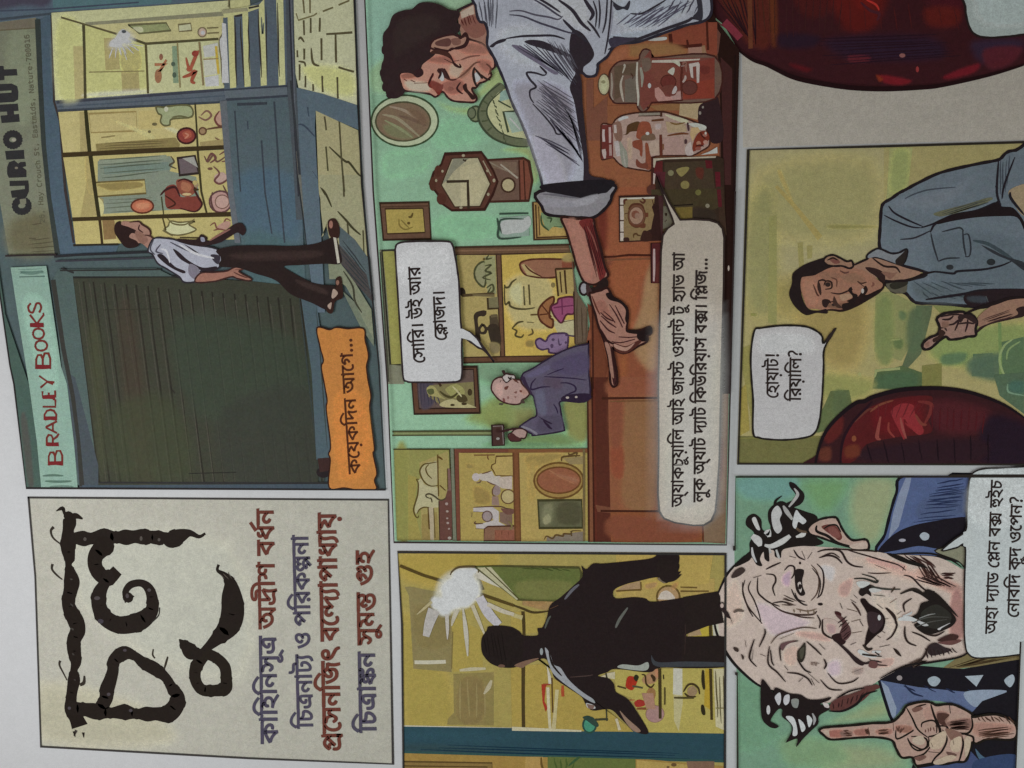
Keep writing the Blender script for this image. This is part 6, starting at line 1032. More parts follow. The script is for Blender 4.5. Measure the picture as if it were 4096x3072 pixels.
K1 581 21.4 -839,3101,-26,-100,-71,-86,-107,-63,-132,-31,-139,4,-130,39,-105,69,-68,91,-22,102,27,100,73,87,108,62,131,30,138,-5,129,-39,105,-69,67,-90
F 582 -932,3097,-21,-75,-58,-65,-88,-48,-108,-23,-114,3,-106,30,-87,53,-55,69,-18,77,22,76,59,65,88,47,108,22,114,-3,105,-30,86,-53,55,-68
K1 583 19.4 -932,3097,-21,-75,-58,-65,-88,-48,-108,-23,-114,3,-106,30,-87,53,-55,69,-18,77,22,76,59,65,88,47,108,22,114,-3,105,-30,86,-53,55,-68
s 584 582 0.9 42 -1508,3076,195,-7,191,-138,-140,-36,-180,59
V 585 -1505,3195,14,-1339,3150,36,-1176,3025,31,-1067,2929,14
V 586 -1419,3285,14,-1226,3226,33,-1036,3087,14
V 587 -1479,3128,14,-1301,3029,33,-1150,2918,17
V 588 -1311,3176,14,-1118,3116,42,-981,3046,14
s 589 582 0.7 42 -1198,3265,192,-73,25,-133,-164,85
O|wall_clock|round wall clock half hidden behind the sleeve
F 590 -320,3163,-5,-29,-13,-26,-21,-19,-25,-9,-26,1,-25,11,-20,20,-13,26,-4,30,5,30,14,25,20,19,25,9,27,0,24,-12,20,-20,13,-26
K1 591 21.4 -320,3163,-5,-29,-13,-26,-21,-19,-25,-9,-26,1,-25,11,-20,20,-13,26,-4,30,5,30,14,25,20,19,25,9,27,0,24,-12,20,-20,13,-26
F 592 -394,3175,-3,-21,-9,-18,-12,-13,-16,-6,-16,0,-15,8,-12,14,-8,18,-2,21,3,20,8,18,13,13,15,7,16,0,15,-8,12,-14,8,-18
K1 591 15.6 -394,3175,-3,-21,-9,-18,-12,-13,-16,-6,-16,0,-15,8,-12,14,-8,18,-2,21,3,20,8,18,13,13,15,7,16,0,15,-8,12,-14,8,-18
F 593 -86,3501,-68,-10,-137,-139,-70,-155,18,-132,74,-120,135,-97,162,-50,189,-23,28,89,-108,9,-135,24,-135,83,-94,108,-32,106,48,103,96,101,68,37
F 594 -101,3411,-116,-114,-42,-103,25,-106,87,-114,149,-77,162,-24,81,17,-211,503
f 595 -63,3175,149,1,79,-218,-136,-22
f 596 -101,3411,95,22,39,-105,-149,-34
L0 591 23.3 -100,3499,-164,-122,-97,-166,18,-159,141,-162,230,-96,189,-22
L0 591 17.5 -74,3423,-136,-113,-53,-116,36,-119,107,-122,149,-63,135,-21
H 597 13.3 14 -223,3376,40,-41,130,-463,13,-53
k0 598 17.5 -305,3313,53,-41
k0 597 17.5 -334,3197,68,-3
k0 597 17.5 -322,3078,68,11
k0 599 17.5 -255,2971,48,38
k0 600 23.3 59,3181,-129,-1,56,-236
k0 601 17.5 -129,3307,148,-83
k0 602 17.5 4,3107,120,-135
F 603 -1189,3567,-1,0,0,-1,-1,0,-1,1,0,1,0,0,1,1,1,0,0,-1
K1 603 11.7 -1189,3567,-1,0,0,-1,-1,0,-1,1,0,1,0,0,1,1,1,0,0,-1
O|wall_clock|eight-sided pendulum wall clock in a dark brown case
f 604 -287,2635,449,10,61,-37,39,-220,-43,-231,-499,-2
k1 605 27.2 -287,2635,449,10,61,-37,39,-220,-43,-231,-499,-2
f 606 114,2624,48,8,47,-31,35,-212,-31,-212,-96,-5
k0 605 17.5 108,2624,9,-458
k0 605 15.6 162,2622,16,-451
f 607 -233,2613,313,-8,-1,-133,-285,74
k0 608 19.4 -110,2583,202,-164
k0 609 15.6 -246,2614,217,-112
F 610 57,2340,-5,-27,-13,-24,-22,-17,-26,-9,-27,1,-26,10,-21,18,-13,25,-5,27,5,27,14,24,22,17,26,9,27,-1,26,-10,21,-18,13,-24
K1 611 21.4 57,2340,-5,-27,-13,-24,-22,-17,-26,-9,-27,1,-26,10,-21,18,-13,25,-5,27,5,27,14,24,22,17,26,9,27,-1,26,-10,21,-18,13,-24
f 612 -767,2718,433,9,67,-93,74,-128,46,-121,-56,-145,-99,-172,-393,-3,-117,81,-46,109,-95,123,51,133,92,91
k1 613 27.2 -767,2718,433,9,67,-93,74,-128,46,-121,-56,-145,-99,-172,-393,-3,-117,81,-46,109,-95,123,51,133,92,91
F 614 -877,2376,-9,-47,-21,-29,-26,1,-20,30,-7,47,9,47,21,29,26,-1,20,-29
F 615 -812,2522,-8,-39,-22,-24,-25,1,-21,25,-7,39,9,39,21,24,26,-1,20,-25
F 616 -762,2199,-4,-23,-10,-20,-15,-15,-18,-7,-20,0,-18,8,-14,16,-9,20,-3,23,3,23,10,20,16,15,18,8,19,-1,18,-8,15,-16,9,-20
f 617 -685,2665,313,5,143,-309,-127,-258,-304,-1,-155,259
k1 618 17.5 -685,2665,313,5,143,-309,-127,-258,-304,-1,-155,259
f 619 -664,2662,185,0,-181,-144,-85,-105,-56,-39
f 620 -590,2556,207,61,120,-242,-113,-238,-208,-23
k0 621 29.2 -752,2400,269,0
k0 622 29.2 -499,2407,6,-328
H 623 15 2 -554,2662,27,-21,7,0,-21,-19
F 624 -527,2694,-4,-9,-10,-6,-12,1,-9,6,-4,9,4,10,10,5,11,0,10,-6
F 625 -784,2521,-3,-9,-7,-6,-8,0,-7,6,-3,10,3,9,7,6,9,0,6,-6
F 626 -862,2416,-3,-11,-7,-6,-9,0,-7,7,-2,11,3,11,7,6,8,0,7,-7
F 624 -245,2514,-3,-11,-9,-6,-10,0,-8,7,-3,11,4,11,8,6,10,0,8,-7
F 627 -171,2399,-3,-12,-9,-8,-10,0,-8,8,-3,13,3,12,9,8,10,0,8,-8
F 628 -565,2094,-3,-8,-10,-5,-12,0,-10,5,-3,8,3,8,10,5,12,0,10,-5
F 629 -242,2241,-3,-11,-8,-7,-10,0,-8,7,-3,11,3,11,8,7,10,0,8,-7
k0 630 13.6 -315,2629,94,-175
O|picture_frame|brown picture frame with a small doodle on yellow
f 631 -1561,2167,592,0,17,-430,-578,-2
k1 632 23.3 -1561,2167,592,0,17,-430,-578,-2
k0 633 15.6 -1541,2123,583,1
f 634 -1499,2100,459,-3,19,-284,-461,-8
k1 635 17.5 -1499,2100,459,-3,19,-284,-461,-8
L0 636 17.5 -1333,1982,5,-81,70,-49,99,32
L0 637 15.6 -1312,1968,41,-41,69,-70
F 638 -1198,1925,-4,-9,-10,-6,-12,0,-10,7,-3,9,4,10,10,5,12,0,10,-6
L0 638 23.3 -1220,2001,35,-1,22,47
O|picture_frame|small grey picture frame with a blank white centre
f 639 -131,1965,342,26,12,-241,-343,-14
F 640 -101,1924,230,22,96,32,15,-101,-85,-79,-96,-11,-151,-7
k0 641 21.4 -130,2012,341,0
L0 642 23.3 -158,1965,19,-101,8,-135,258,9
L0 643 19.4 163,1946,-274,-4,5,-159
O|picture_frame|gilt picture frame with a green shape behind the cuff
f 644 267,2137,108,6,324,-15,-1,-416,-418,-6
k1 645 21.4 267,2137,108,6,324,-15,-1,-416,-418,-6
f 646 327,2089,372,-1,-1,-340,-352,0
k0 647 17.5 300,2110,11,-382,374,7
k0 648 15.6 334,2089,12,-335
F 649 361,2015,95,-42,135,-29,26,-108,-108,16,-54,-39,-41,27
L0 650 21.4 361,1988,13,-107,81,-75
L0 651 19.4 428,1954,55,-8,-14,-47
L0 651 17.5 509,1852,95,-2
O|display_shelf|upper display shelf with vases, a doll and a telephone
f 652 -1582,1618,184,-10,73,-1376,9,-232,-201,0,-30,1065
f 653 -1540,1597,146,4,50,-955,12,-404,-139,-3,-23,687
k0 654 23.3 -1558,1607,167,4
k0 655 21.4 -1550,1597,68,-1358,129,-3
k0 656 19.4 -1573,1590,64,-1563
f 657 -668,1628,1352,9,21,-90,-1361,-5
k0 658 23.3 -668,1630,1359,10
k0 658 17.5 -656,1542,1361,5
k0 659 15.6 -655,1589,1339,5
f 660 -642,1541,476,-7,37,-1194,-449,-17
f 661 -114,1533,825,11,49,-1200,-847,-6
s 662 661 0.8 83 -70,1240,495,75,134,-409,-69,-272,-483,72
f 663 483,750,274,18,4,-205,-203,29
f 664 -172,1534,59,-1,30,-1195,-53,-2
k0 665 15.6 -172,1534,39,-1195
k0 666 15.6 -115,1533,32,-1195
f 667 -585,321,505,15,637,6,-111,-73,-1026,-15
k0 668 23.3 -583,258,1030,12
k0 669 15.6 -578,321,1108,18
F 670 -310,1455,-83,-33,-43,-88,26,-103,90,-67,29,161
K1 671 23.3 -310,1455,-83,-33,-43,-88,26,-103,90,-67,29,161
f 672 -316,1516,132,11,8,-449,-104,1
L0 673 21.4 -310,1407,76,13,-70,-68,69,-28,-98,-53,97,-29
L0 671 23.3 -293,1148,70,40,13,-69,-70,-40,43,82
L0 673 19.4 -260,1535,-28,-47,69,13
F 674 -300,1488,-3,-9,-8,-6,-10,0,-9,6,-3,10,4,9,8,6,10,0,8,-6
L0 675 66.1 -606,1151,20,-41,20,-55
k0 676 31.1 -587,1062,390,16
k0 677 27.2 -461,1067,264,-10
f 678 -281,1031,123,12,8,-137,-125,-8
k0 679 23.3 -281,1031,6,-130,125,5
V 680 -297,853,42,-339,853,61,-416,826,61,-424,750,42,-411,640,50,-399,515,69
V 680 -340,722,36,-383,667,28,-370,618,28,-321,618,36,-306,666,31,-340,715,31
F 681 -303,839,-7,-16,-18,-10,-22,0,-18,10,-7,16,7,17,18,9,23,0,18,-10
f 682 -262,818,97,13,31,-332,-118,1
F 680 -278,694,105,20,40,-104,-1,-124,-105,7
f 683 -248,831,76,7,7,-35,-77,-6
s 684 685 0.9 28 -273,500,125,-14,-1,-111,-98,0
k0 680 42.8 -306,666,56,-7
L0 686 21.4 -78,1186,14,-34,41,6,35,54,56,40
L0 687 21.4 -78,1186,5,-226,48,20,14,-48,75,-32,111,-6,110,15
k0 686 17.5 150,1163,11,-225
k0 686 17.5 212,1182,11,-238
s 688 689 0.8 56 -16,1144,138,67,12,-273,-138,70
F 690 524,1172,-5,-18,-12,-10,-16,0,-12,11,-4,17,4,18,13,11,15,-1,12,-11
F 691 111,1428,82,39,151,12,299,-10,82,-23,-1,-108,-190,-72,-178,-4,-164,29,-62,55
K1 692 21.4 111,1428,82,39,151,12,299,-10,82,-23,-1,-108,-190,-72,-178,-4,-164,29,-62,55
f 693 124,1414,41,13,191,-158,-164,25
L0 692 17.5 165,1420,68,-75,137,-76
f 694 602,1461,129,-8,0,-128,-122,15
f 695 541,1341,197,17,6,-290,-177,-12
k0 696 23.3 527,1361,218,4
k0 697 21.4 527,1361,33,-319
k0 698 21.4 636,1346,20,-277
k0 698 15.6 582,1327,19,-244
F 699 498,1036,-96,-53,-76,-102,13,-109,69,-69,75,-31,14,85,-41,41,8,109,41,68
K1 700 23.3 498,1036,-96,-53,-76,-102,13,-109,69,-69,75,-31,14,85,-41,41,8,109,41,68
k0 700 15.6 340,826,123,13
k0 700 15.6 368,936,109,-138
F 701 477,921,69,40,28,54,170,6,0,-178,-89,-19,-55,-95,-55,41,-47,69
K1 702 21.4 477,921,69,40,28,54,170,6,0,-178,-89,-19,-55,-95,-55,41,-47,69
k0 703 15.6 601,1015,6,-191
k0 704 15.6 505,907,232,25
L0 705 17.5 600,735,143,27
L0 706 19.4 7,664,55,-28,-14,-55,69,-21,28,35
L0 706 19.4 7,664,70,69,69,13
L0 687 17.5 187,739,83,-8
L0 707 17.5 200,580,55,28,-13,55
s 708 661 0.9 28 172,525,97,0,-1,-83,-97,1
k0 709 17.5 229,825,83,2
F 710 289,511,49,34,68,-35,35,55,42,30,75,8,110,-19,-28,-198,-179,-11,-21,46,-75,-10,-56,31
K1 711 21.4 289,511,49,34,68,-35,35,55,42,30,75,8,110,-19,-28,-198,-179,-11,-21,46,-75,-10,-56,31
f 712 627,578,41,0,-15,-179,-27,-7
F 713 515,530,-3,-9,-10,-6,-12,0,-10,6,-3,10,3,9,10,6,12,0,10,-6
F 713 501,455,-4,-15,-9,-9,-12,0,-10,10,-3,14,3,15,10,9,12,0,10,-9
L0 713 15.6 558,544,13,-76,28,14
F 714 661,495,-3,-9,-7,-6,-8,0,-7,6,-3,10,3,9,7,6,8,0,7,-6
k0 715 17.5 640,585,117,-19
s 716 717 0.8 42 616,1528,122,12,7,-94,-129,2
O|shelf_post|
f 718 718,1500,60,-406,122,-204,13,-423,-157,0,-5,573
k0 719 19.4 744,1095,12,-614
H 720 13.3 3 778,1067,6,-586,102,409,7,-410
O|string_line|
f 721 -1463,-587,1222,13,0,-46,-1223,-15
k0 722 21.4 -1478,-585,1241,15
k0 722 19.4 -1479,-631,1242,11
O|picture_frame|dark painting with yellow blossoms in a brown frame
f 723 -1229,198,808,12,28,-559,-805,-17
k1 724 23.3 -1229,198,808,12,28,-559,-805,-17
f 725 -1158,169,695,10,18,-467,-692,-12
k1 724 17.5 -1158,169,695,10,18,-467,-692,-12
s 726 725 0.9 42 -1144,141,142,0,80,-282,-60,-142,-143,0
f 727 -1005,-14,540,42,9,-309,-411,27,-169,113
H 728 15 6 -1116,113,6,-382,188,128,54,-142
F 729 -1034,-42,86,14,69,-99,70,-56,-113,28,-99,28
F 730 -806,-56,114,56,98,-42,13,-85,-114,-42,-84,56
F 731 -1035,-71,72,15,13,-57,-57,-14
F 732 -881,-240,157,57,254,-84,0,-21,-341,6
F 733 -666,-141,85,14,42,-70,-72,-28,-56,28
F 734 -481,-98,-6,-25,-15,-15,-17,-1,-14,16,-5,25,6,24,14,16,18,0,14,-16
F 735 -696,-254,-6,-8,-14,-5,-18,0,-14,5,-5,8,5,8,15,6,17,0,14,-6
F 736 -549,-239,-6,-10,-17,-6,-21,-1,-17,7,-7,10,7,10,17,6,21,0,17,-6
L0 737 27.2 -878,-85,70,-56,85,-14,86,71
L0 738 19.4 -721,-28,56,-56,55,-71
k0 739 27.2 -918,85,55,-113
f 740 -859,169,141,-15,-16,-126,-113,14
O|display_shelf|lower display shelf with a galleon, figurines and a mirror
f 741 -1462,-810,684,5,17,-1128,-692,-14
s 742 741 0.8 62 -1448,-825,160,2,-11,-1091,-139,-18
f 743 -1295,-1112,115,-42,-36,-320,24,-218,53,-248,-168,-4
f 744 -1147,-966,355,147,33,-576,-162,-541,-218,-4
f 745 -1132,-1618,189,39,22,-357,-218,-4
F 746 -1167,-1197,44,29,42,-72,144,-27,12,-115,5,-131,-94,-9,-116,-9,-74,-74,-13,73,31,131
F 747 -1075,-972,94,15,50,-7,-6,-288,-86,-1,-71,57,-42,86,9,72
f 748 -1043,-1522,65,8,-8,-423,-44,-1
f 749 -911,-1440,72,30,38,116,51,1,-11,-640,-153,-3
f 750 -803,-1034,36,0,9,-274,-50,0
k0 751 17.5 -918,-863,0,-519
L0 752 21.4 -922,-885,35,-21,28,-21
L0 753 17.5 -931,-957,-87,-15,-72,-15,-44,-51,-9,-58,35,-86,56,-57,58,-18,79,12
L0 753 15.6 -1032,-986,-37,-51,20,-72,56,-57
L0 754 17.5 -1152,-1175,-36,-1,21,-50,-10,-138,-39,-124,-17,-74,21,-72,28,-22,15,30
L0 753 15.6 -1190,-1605,30,52,59,30,65,-3
k0 755 17.5 -1051,-1530,10,-269
k0 756 11.7 -982,-1528,11,-380
L0 757 19.4 -1019,-1413,-50,21,0,29,44,8,57,-28,57,-43,50,1,37,30
L0 758 15.6 -1019,-1398,14,-29,6,-36
k0 759 13.6 -900,-1245,70,-64
k0 753 11.7 -803,-1034,2,-260
k0 760 11.7 -915,-1440,1,-496
k0 761 11.7 -742,-790,-5,-1150
k0 762 15.6 -1469,-803,706,6
k0 763 11.7 -770,-797,19,-525
F 764 -800,-1475,-3,-10,-10,-7,-11,0,-10,6,-3,11,4,10,9,6,12,1,9,-7
F 765 -795,-1569,-4,-9,-9,-5,-10,0,-9,5,-3,8,3,9,9,5,11,1,8,-6
F 765 -801,-1656,-3,-7,-7,-5,-8,0,-6,4,-2,7,2,7,7,4,8,0,6,-4
F 765 -791,-1715,-3,-8,-9,-6,-11,0,-8,5,-4,9,4,8,9,6,10,0,9,-5
F 765 -782,-1787,-3,-7,-6,-5,-8,0,-7,4,-2,7,3,7,6,5,8,0,7,-4
F 766 -768,-1904,-5,-11,-11,-7,-13,-1,-11,7,-4,11,5,12,11,7,13,0,11,-7
f 767 -756,-790,36,0,16,-1149,-43,-1
k0 768 9.7 -717,-790,20,-1149
f 769 -709,-790,846,7,-1,-46,-796,-10,7,-1099,-44,-1
f 770 -657,-841,1904,18,3,-1077,-1900,-38
s 771 770 0.9 42 -477,-1246,184,-70,12,-144,-185,-3
s 772 770 0.8 28 -573,-975,85,-6,-1,-50,-71,-1
k0 773 13.6 -472,-866,256,5
L0 773 13.6 -301,-865,-1,-36,14,-21
f 774 -199,-878,265,9,-3,-249,-268,1,-35,67,-21,28,8,36,42,22
k1 775 13.6 -199,-878,265,9,-3,-249,-268,1,-35,67,-21,28,8,36,42,22
F 776 -404,-1138,-3,-17,-8,-15,-13,-12,-15,-6,-17,0,-15,6,-12,11,-8,15,-3,17,3,17,8,16,13,11,16,6,16,0,15,-5,13,-12,8,-15
F 777 -418,-1102,71,15,86,30,41,-64,71,-7,-1,-129,-85,28,-85,42,-71,14
f 778 -177,-1135,170,16,-2,-164,-134,12
L0 779 13.6 -376,-1094,58,15,57,22
L0 780 15.6 -448,-1210,42,8,22,29
L0 779 13.6 -320,-1187,71,-35,49,-14
F 781 -151,-1300,-3,-22,-9,-19,-13,-15,-17,-8,-17,0,-16,7,-13,15,-8,19,-3,22,3,22,9,20,13,14,17,8,17,0,16,-7,13,-14,9,-20
L0 779 13.6 -221,-1243,-29,-51,6,-64,36,-14
f 782 -258,-1373,78,1,13,-115,-93,6
F 783 24,-1373,-5,-29,-15,-26,-22,-20,-28,-11,-29,0,-27,10,-22,19,-14,26,-5,29,5,30,15,26,23,19,27,11,29,0,27,-10,22,-18,14,-26
K1 784 15.6 24,-1373,-5,-29,-15,-26,-22,-20,-28,-11,-29,0,-27,10,-22,19,-14,26,-5,29,5,30,15,26,23,19,27,11,29,0,27,-10,22,-18,14,-26
f 785 -489,-1521,236,18,78,-56,-2,-130,93,-49,-251,-41,-121,5,-7,43,129,32,94,30,-56,93,-193,12
L0 786 14.6 -489,-1513,308,15,99,-24,71,-6
L0 787 14.6 -489,-1568,207,-4
L0 788 15.6 -512,-1637,8,58
L0 788 14.6 -462,-1687,-8,-29,100,2
L0 789 14.6 -471,-1782,129,3
f 790 -168,-1573,157,24,-2,-188,-43,-1,-106,49
F 791 -153,-1523,71,-6,85,2,-1,-58,-85,-9
F 792 -258,-1622,-4,-22,-11,-20,-16,-15,-20,-8,-21,0,-19,7,-16,14,-10,20,-3,22,3,22,11,20,16,15,20,8,21,0,19,-7,16,-14,10,-20
K1 793 13.6 -258,-1622,-4,-22,-11,-20,-16,-15,-20,-8,-21,0,-19,7,-16,14,-10,20,-3,22,3,22,11,20,16,15,20,8,21,0,19,-7,16,-14,10,-20
f 794 -356,-1779,43,29,583,25,-1,-191,-634,-13
k1 795 15.6 -356,-1779,43,29,583,25,-1,-191,-634,-13
f 796 -228,-1792,498,10,-1,-131,-498,-9
H 797 8.3 6 -228,-1799,7,-65,420,80,7,-72
f 798 -50,-789,956,15,0,-49,-957,-11
f 799 9,-831,60,1,14,-1098,-59,-1
f 800 76,-833,778,12,-9,-1092,-757,-15
s 801 800 0.9 56 160,-872,392,46,27,-70,-308,-117,-70,-1
s 802 803 0.8 83 187,-985,113,29,-31,-399,-71,-30
k0 804 19.4 9,-831,15,-1098
k0 805 15.6 73,-830,16,-1098
F 806 853,-1163,-18,-74,-51,-65,-79,-50,-97,-27,-103,-1,-97,24,-79,48,-51,64,-18,74,19,75,52,65,79,49,97,27,103,1,96,-25,78,-47,51,-64
K1 807 23.3 853,-1163,-18,-74,-51,-65,-79,-50,-97,-27,-103,-1,-97,24,-79,48,-51,64,-18,74,19,75,52,65,79,49,97,27,103,1,96,-25,78,-47,51,-64
F 808 817,-1160,-16,-55,-45,-48,-69,-37,-85,-20,-90,-1,-85,18,-70,35,-45,47,-15,55,16,54,46,49,69,36,85,20,90,1,85,-18,68,-35,45,-47
K1 809 19.4 817,-1160,-16,-55,-45,-48,-69,-37,-85,-20,-90,-1,-85,18,-70,35,-45,47,-15,55,16,54,46,49,69,36,85,20,90,1,85,-18,68,-35,45,-47
s 810 808 0.7 56 453,-1068,321,-53,-1,-85,-222,82
V 811 439,-1040,11,579,-1123,25,746,-1206,11
f 812 304,-1415,525,13,13,-342,-522,-13
k1 813 27.2 304,-1415,525,13,13,-342,-522,-13
s 814 812 0.9 56 353,-1483,140,31,-29,-245,-113,-2
s 815 812 0.9 42 549,-1451,252,18,13,-257,-266,-5
s 816 817 0.8 17 366,-1626,70,44,28,-86,-85,-45
f 818 607,-896,243,30,0,-99,-159,-1
L0 819 21.4 593,-932,7,50,91,15,125,8
L0 820 19.4 677,-825,14,-28,83,29,-14,-57
f 821 407,-1871,141,18,70,30,227,33,0,-123,-439,-8
L0 822 19.4 378,-1900,29,44,70,-28,43,44,84,-12,14,29,84,1,14,36,112,3
k0 823 17.5 702,-1786,7,-64
f 824 846,-781,28,0,-1,-1131,-28,-1
L0 825 17.5 -59,-1677,42,-57,-29,-58
O|shop_counter|brown panelled shop counter
f 826 783,3573,316,269,391,86,514,154,231,3,141,-81,170,-1800,3,-184,-1689,36,-25,1050
f 827 968,2293,1577,-37,-73,-1101,19,-1211,-1592,-1,-13,524,82,436
f 828 1141,2289,556,-13,46,-792,-547,-5,-121,69
s 829 827 0.8 83 1183,1466,454,6,-92,-252,-91,-538,-215,-121,-55,475
s 830 827 0.9 83 1571,1300,159,184,3,-1266,-222,27,-110,315,106,338
s 831 827 0.5 83 1280,383,95,0,1,-302,-108,0
s 832 833 0.9 83 994,2293,134,-4,14,-689,-121,55
s 834 835 0.6 56 1102,1494,134,24,-53,-133,-81,2
f 836 900,957,68,-54,177,-684,-41,-219,-136,0,-28,631
k0 837 25.3 1089,1491,121,1,173,17,254,-8
k0 838 23.3 1102,1454,535,11
f 839 902,83,52,0,28,-2000,-63,-1
f 840 954,83,41,0,26,-1999,-45,-1
f 841 992,83,153,0,39,-1996,-167,-3
f 842 1142,83,639,-1,14,-1614,-619,-10
s 843 842 0.9 83 1323,-179,393,0,10,-1297,-398,-6,-30,508
s 844 845 0.8 42 1174,-751,151,2,1,-366,-137,27
s 846 845 0.8 69 1159,-221,164,14,-12,-515,-137,-1
f 847 996,-1459,180,-26,0,-71,-153,12
f 848 1176,-1539,1081,18,5,-373,-1078,-22
s 849 848 0.8 69 1204,-1570,865,-98,139,-210,-990,-20
s 850 851 0.7 69 1159,69,542,0,1,-206,-529,-15
f 852 2258,-1595,278,355,-3,-667,-257,13
f 853 2316,82,228,0,-6,-1461,-175,-3
s 854 853 0.8 28 2449,82,79,0,-5,-1322,-67,-1
s 855 856 0.7 28 2447,-685,54,0,-7,-416,-40,0
k0 857 27.2 1070,-169,653,7
k0 858 17.5 1173,-205,550,10
k0 859 27.2 1058,-1532,723,7
k0 860 19.4 2266,-1686,10,-208
k0 861 19.4 902,83,17,-2001
k0 861 19.4 954,83,28,-2000
k0 862 19.4 900,494,5,-551
k0 862 19.4 961,903,7,-960
f 863 2453,1089,85,-1,-12,-872,-79,0
k0 864 23.3 2460,1088,72,0
f 865 2446,270,66,-27,-2,-243,-73,0
k0 866 19.4 2538,1088,-21,-1144
O|counter_edge|
f 867 2175,4696,82,-375,79,-228,260,-336,4,-581,-3,-974,-39,-2314,-106,0,18,1345,-54,974,-28,977,-33,532,-146,383
f 868 2393,3690,130,-131,8,-1278,-77,1
k0 869 15.6 2355,3716,33,-532,28,-977
k0 870 15.6 2552,3709,13,-1506
f 871 2337,4018,52,-77,-22,-200,-12,-25
F 872 2529,1341,-2,-19,-5,-11,-6,0,-6,12,-2,18,2,19,5,11,6,0,5,-11
O|counter_goods|
f 873 1838,3989,371,85,140,-6,6,-352,-167,19,-1,89,-321,-6
k0 874 38.9 1832,3964,14,-133,161,-13,180,12
k0 875 27.2 2235,4085,17,-314
k0 874 23.3 2019,3893,14,-76
f 876 2033,3805,154,6,1,-88,-167,-6
k0 877 42.8 2200,3823,14,-89
F 878 1594,3917,180,18,14,-32,-91,-9,-103,7
s 879 826 0.9 56 1360,3870,441,7,207,-84,0,-63,-387,-10,-260,10
s 880 881 0.9 56 1125,3777,235,80,1,-127,-183,-69
f 882 1599,3184,363,27,1,-90,-273,9
f 883 1950,3198,322,9,-102,-54,-24,-140,-208,58
f 884 893,3493,80,10,0,-322,158,124,1,-492,-239,7
f 885 1131,3201,329,-4,20,-59,-217,-31,-131,-190
F 886 2150,3091,25,88,115,47,77,36,71,-449,-128,-61,-67,163,-78,47
F 887 2216,3149,-2,-8,-6,-5,-7,0,-6,6,-2,8,2,8,6,5,7,0,6,-5
F 888 2187,3086,-3,-11,-7,-7,-8,1,-8,7,-2,11,2,12,7,6,9,0,7,-7
O|glass_jar|lidded glass jar on the counter
F 889 1157,3573,52,75,79,42,182,2,26,60,32,49,39,8,46,-24,13,-70,39,-5,663,-10,7,-462,-705,-21,-39,-63,-39,-31,-39,1,-40,47,-20,45,-216,8,-53,40,-33,66,-1,167
K1 890 17.5 1157,3573,52,75,79,42,182,2,26,60,32,49,39,8,46,-24,13,-70,39,-5,663,-10,7,-462,-705,-21,-39,-63,-39,-31,-39,1,-40,47,-20,45,-216,8,-53,40,-33,66,-1,167
f 891 1509,3675,104,123,13,-90,702,-21,7,-443,-705,-21,-91,-87,-40,66,-1,282
s 892 891 0.8 28 1640,3644,272,-35,2,-204,-260,73
f 893 1978,3454,347,0,3,-210,-348,6
f 894 2143,3650,179,31,3,-227,-166,-20
f 895 1328,3477,117,47,15,-295,-131,5
f 896 1209,3635,248,29,1,-153,-157,31,-12,-243,-79,-36
s 897 898 0.8 21 1509,3700,104,9,8,-115,-85,-35
F 899 1156,3436,-4,-39,-11,-34,-17,-25,-21,-13,-23,1,-21,14,-17,26,-11,35,-4,39,4,39,11,34,17,25,21,13,22,-1,21,-14,18,-27,11,-34
K1 900 11.7 1156,3436,-4,-39,-11,-34,-17,-25,-21,-13,-23,1,-21,14,-17,26,-11,35,-4,39,4,39,11,34,17,25,21,13,22,-1,21,-14,18,-27,11,-34
F 901 1085,3525,26,-40,20,-65,-33,-76,-39,40,6,90
F 902 1111,3466,-5,-11,-13,-7,-16,1,-14,7,-5,12,5,11,14,7,16,-1,13,-7
V 903 1467,3670,18,1462,3485,24,1479,3293,25,1476,3190,14
V 904 1308,3529,14,1282,3441,24,1295,3325,28,1315,3240,11
V 905 1177,3560,11,1183,3431,24,1177,3316,17,1197,3264,11
V 906 1314,3650,21,1327,3631,21,1301,3555,12
V 907 1503,3611,21,1523,3509,35,1518,3394,14
f 908 1633,3683,535,-2,-12,-15,-219,-8,1,-57,-59,47,-252,11
F 909 1840,3668,91,-9,13,-52,-45,27
F 910 1809,3555,58,43,19,-27,-18,-56,-33,14
f 911 1664,3376,43,11,52,-59,26,-46,169,-25,1,-25,-254,-1,-33,55
s 912 913 0.8 21 1850,3293,110,47,1,-102,-110,3
F 914 1901,3437,-5,-25,-15,-22,-22,-16,-27,-8,-30,1,-27,10,-23,17,-15,24,-5,26,5,25,14,22,23,16,27,8,29,-1,28,-10,22,-18,15,-23
K1 915 9.7 1901,3437,-5,-25,-15,-22,-22,-16,-27,-8,-30,1,-27,10,-23,17,-15,24,-5,26,5,25,14,22,23,16,27,8,29,-1,28,-10,22,-18,15,-23
F 916 1746,3386,103,21,52,-27,1,-76,-52,-18,-71,35
F 917 1857,3312,18,56,26,25,13,-39,-25,-44
f 918 2041,3629,109,15,13,-26,-4,-196,-26,-6,-9,184,-38,-4,8,-127,-26,13
V 919 1978,3428,21,2004,3472,28,2003,3504,14
F 920 2137,3365,-5,-26,-14,-22,-22,-16,-27,-8,-29,1,-28,10,-23,17,-14,24,-6,26,5,26,14,23,22,16,28,8,29,-1,27,-10,23,-18,15,-23
K1 921 9.7 2137,3365,-5,-26,-14,-22,-22,-16,-27,-8,-29,1,-28,10,-23,17,-14,24,-6,26,5,26,14,23,22,16,28,8,29,-1,27,-10,23,-18,15,-23
s 922 894 0.6 14 2169,3599,97,-4,7,-76,-90,-9
F 131 1624,3406,-4,-16,-9,-10,-11,0,-9,11,-4,16,4,17,9,10,11,-1,9,-10
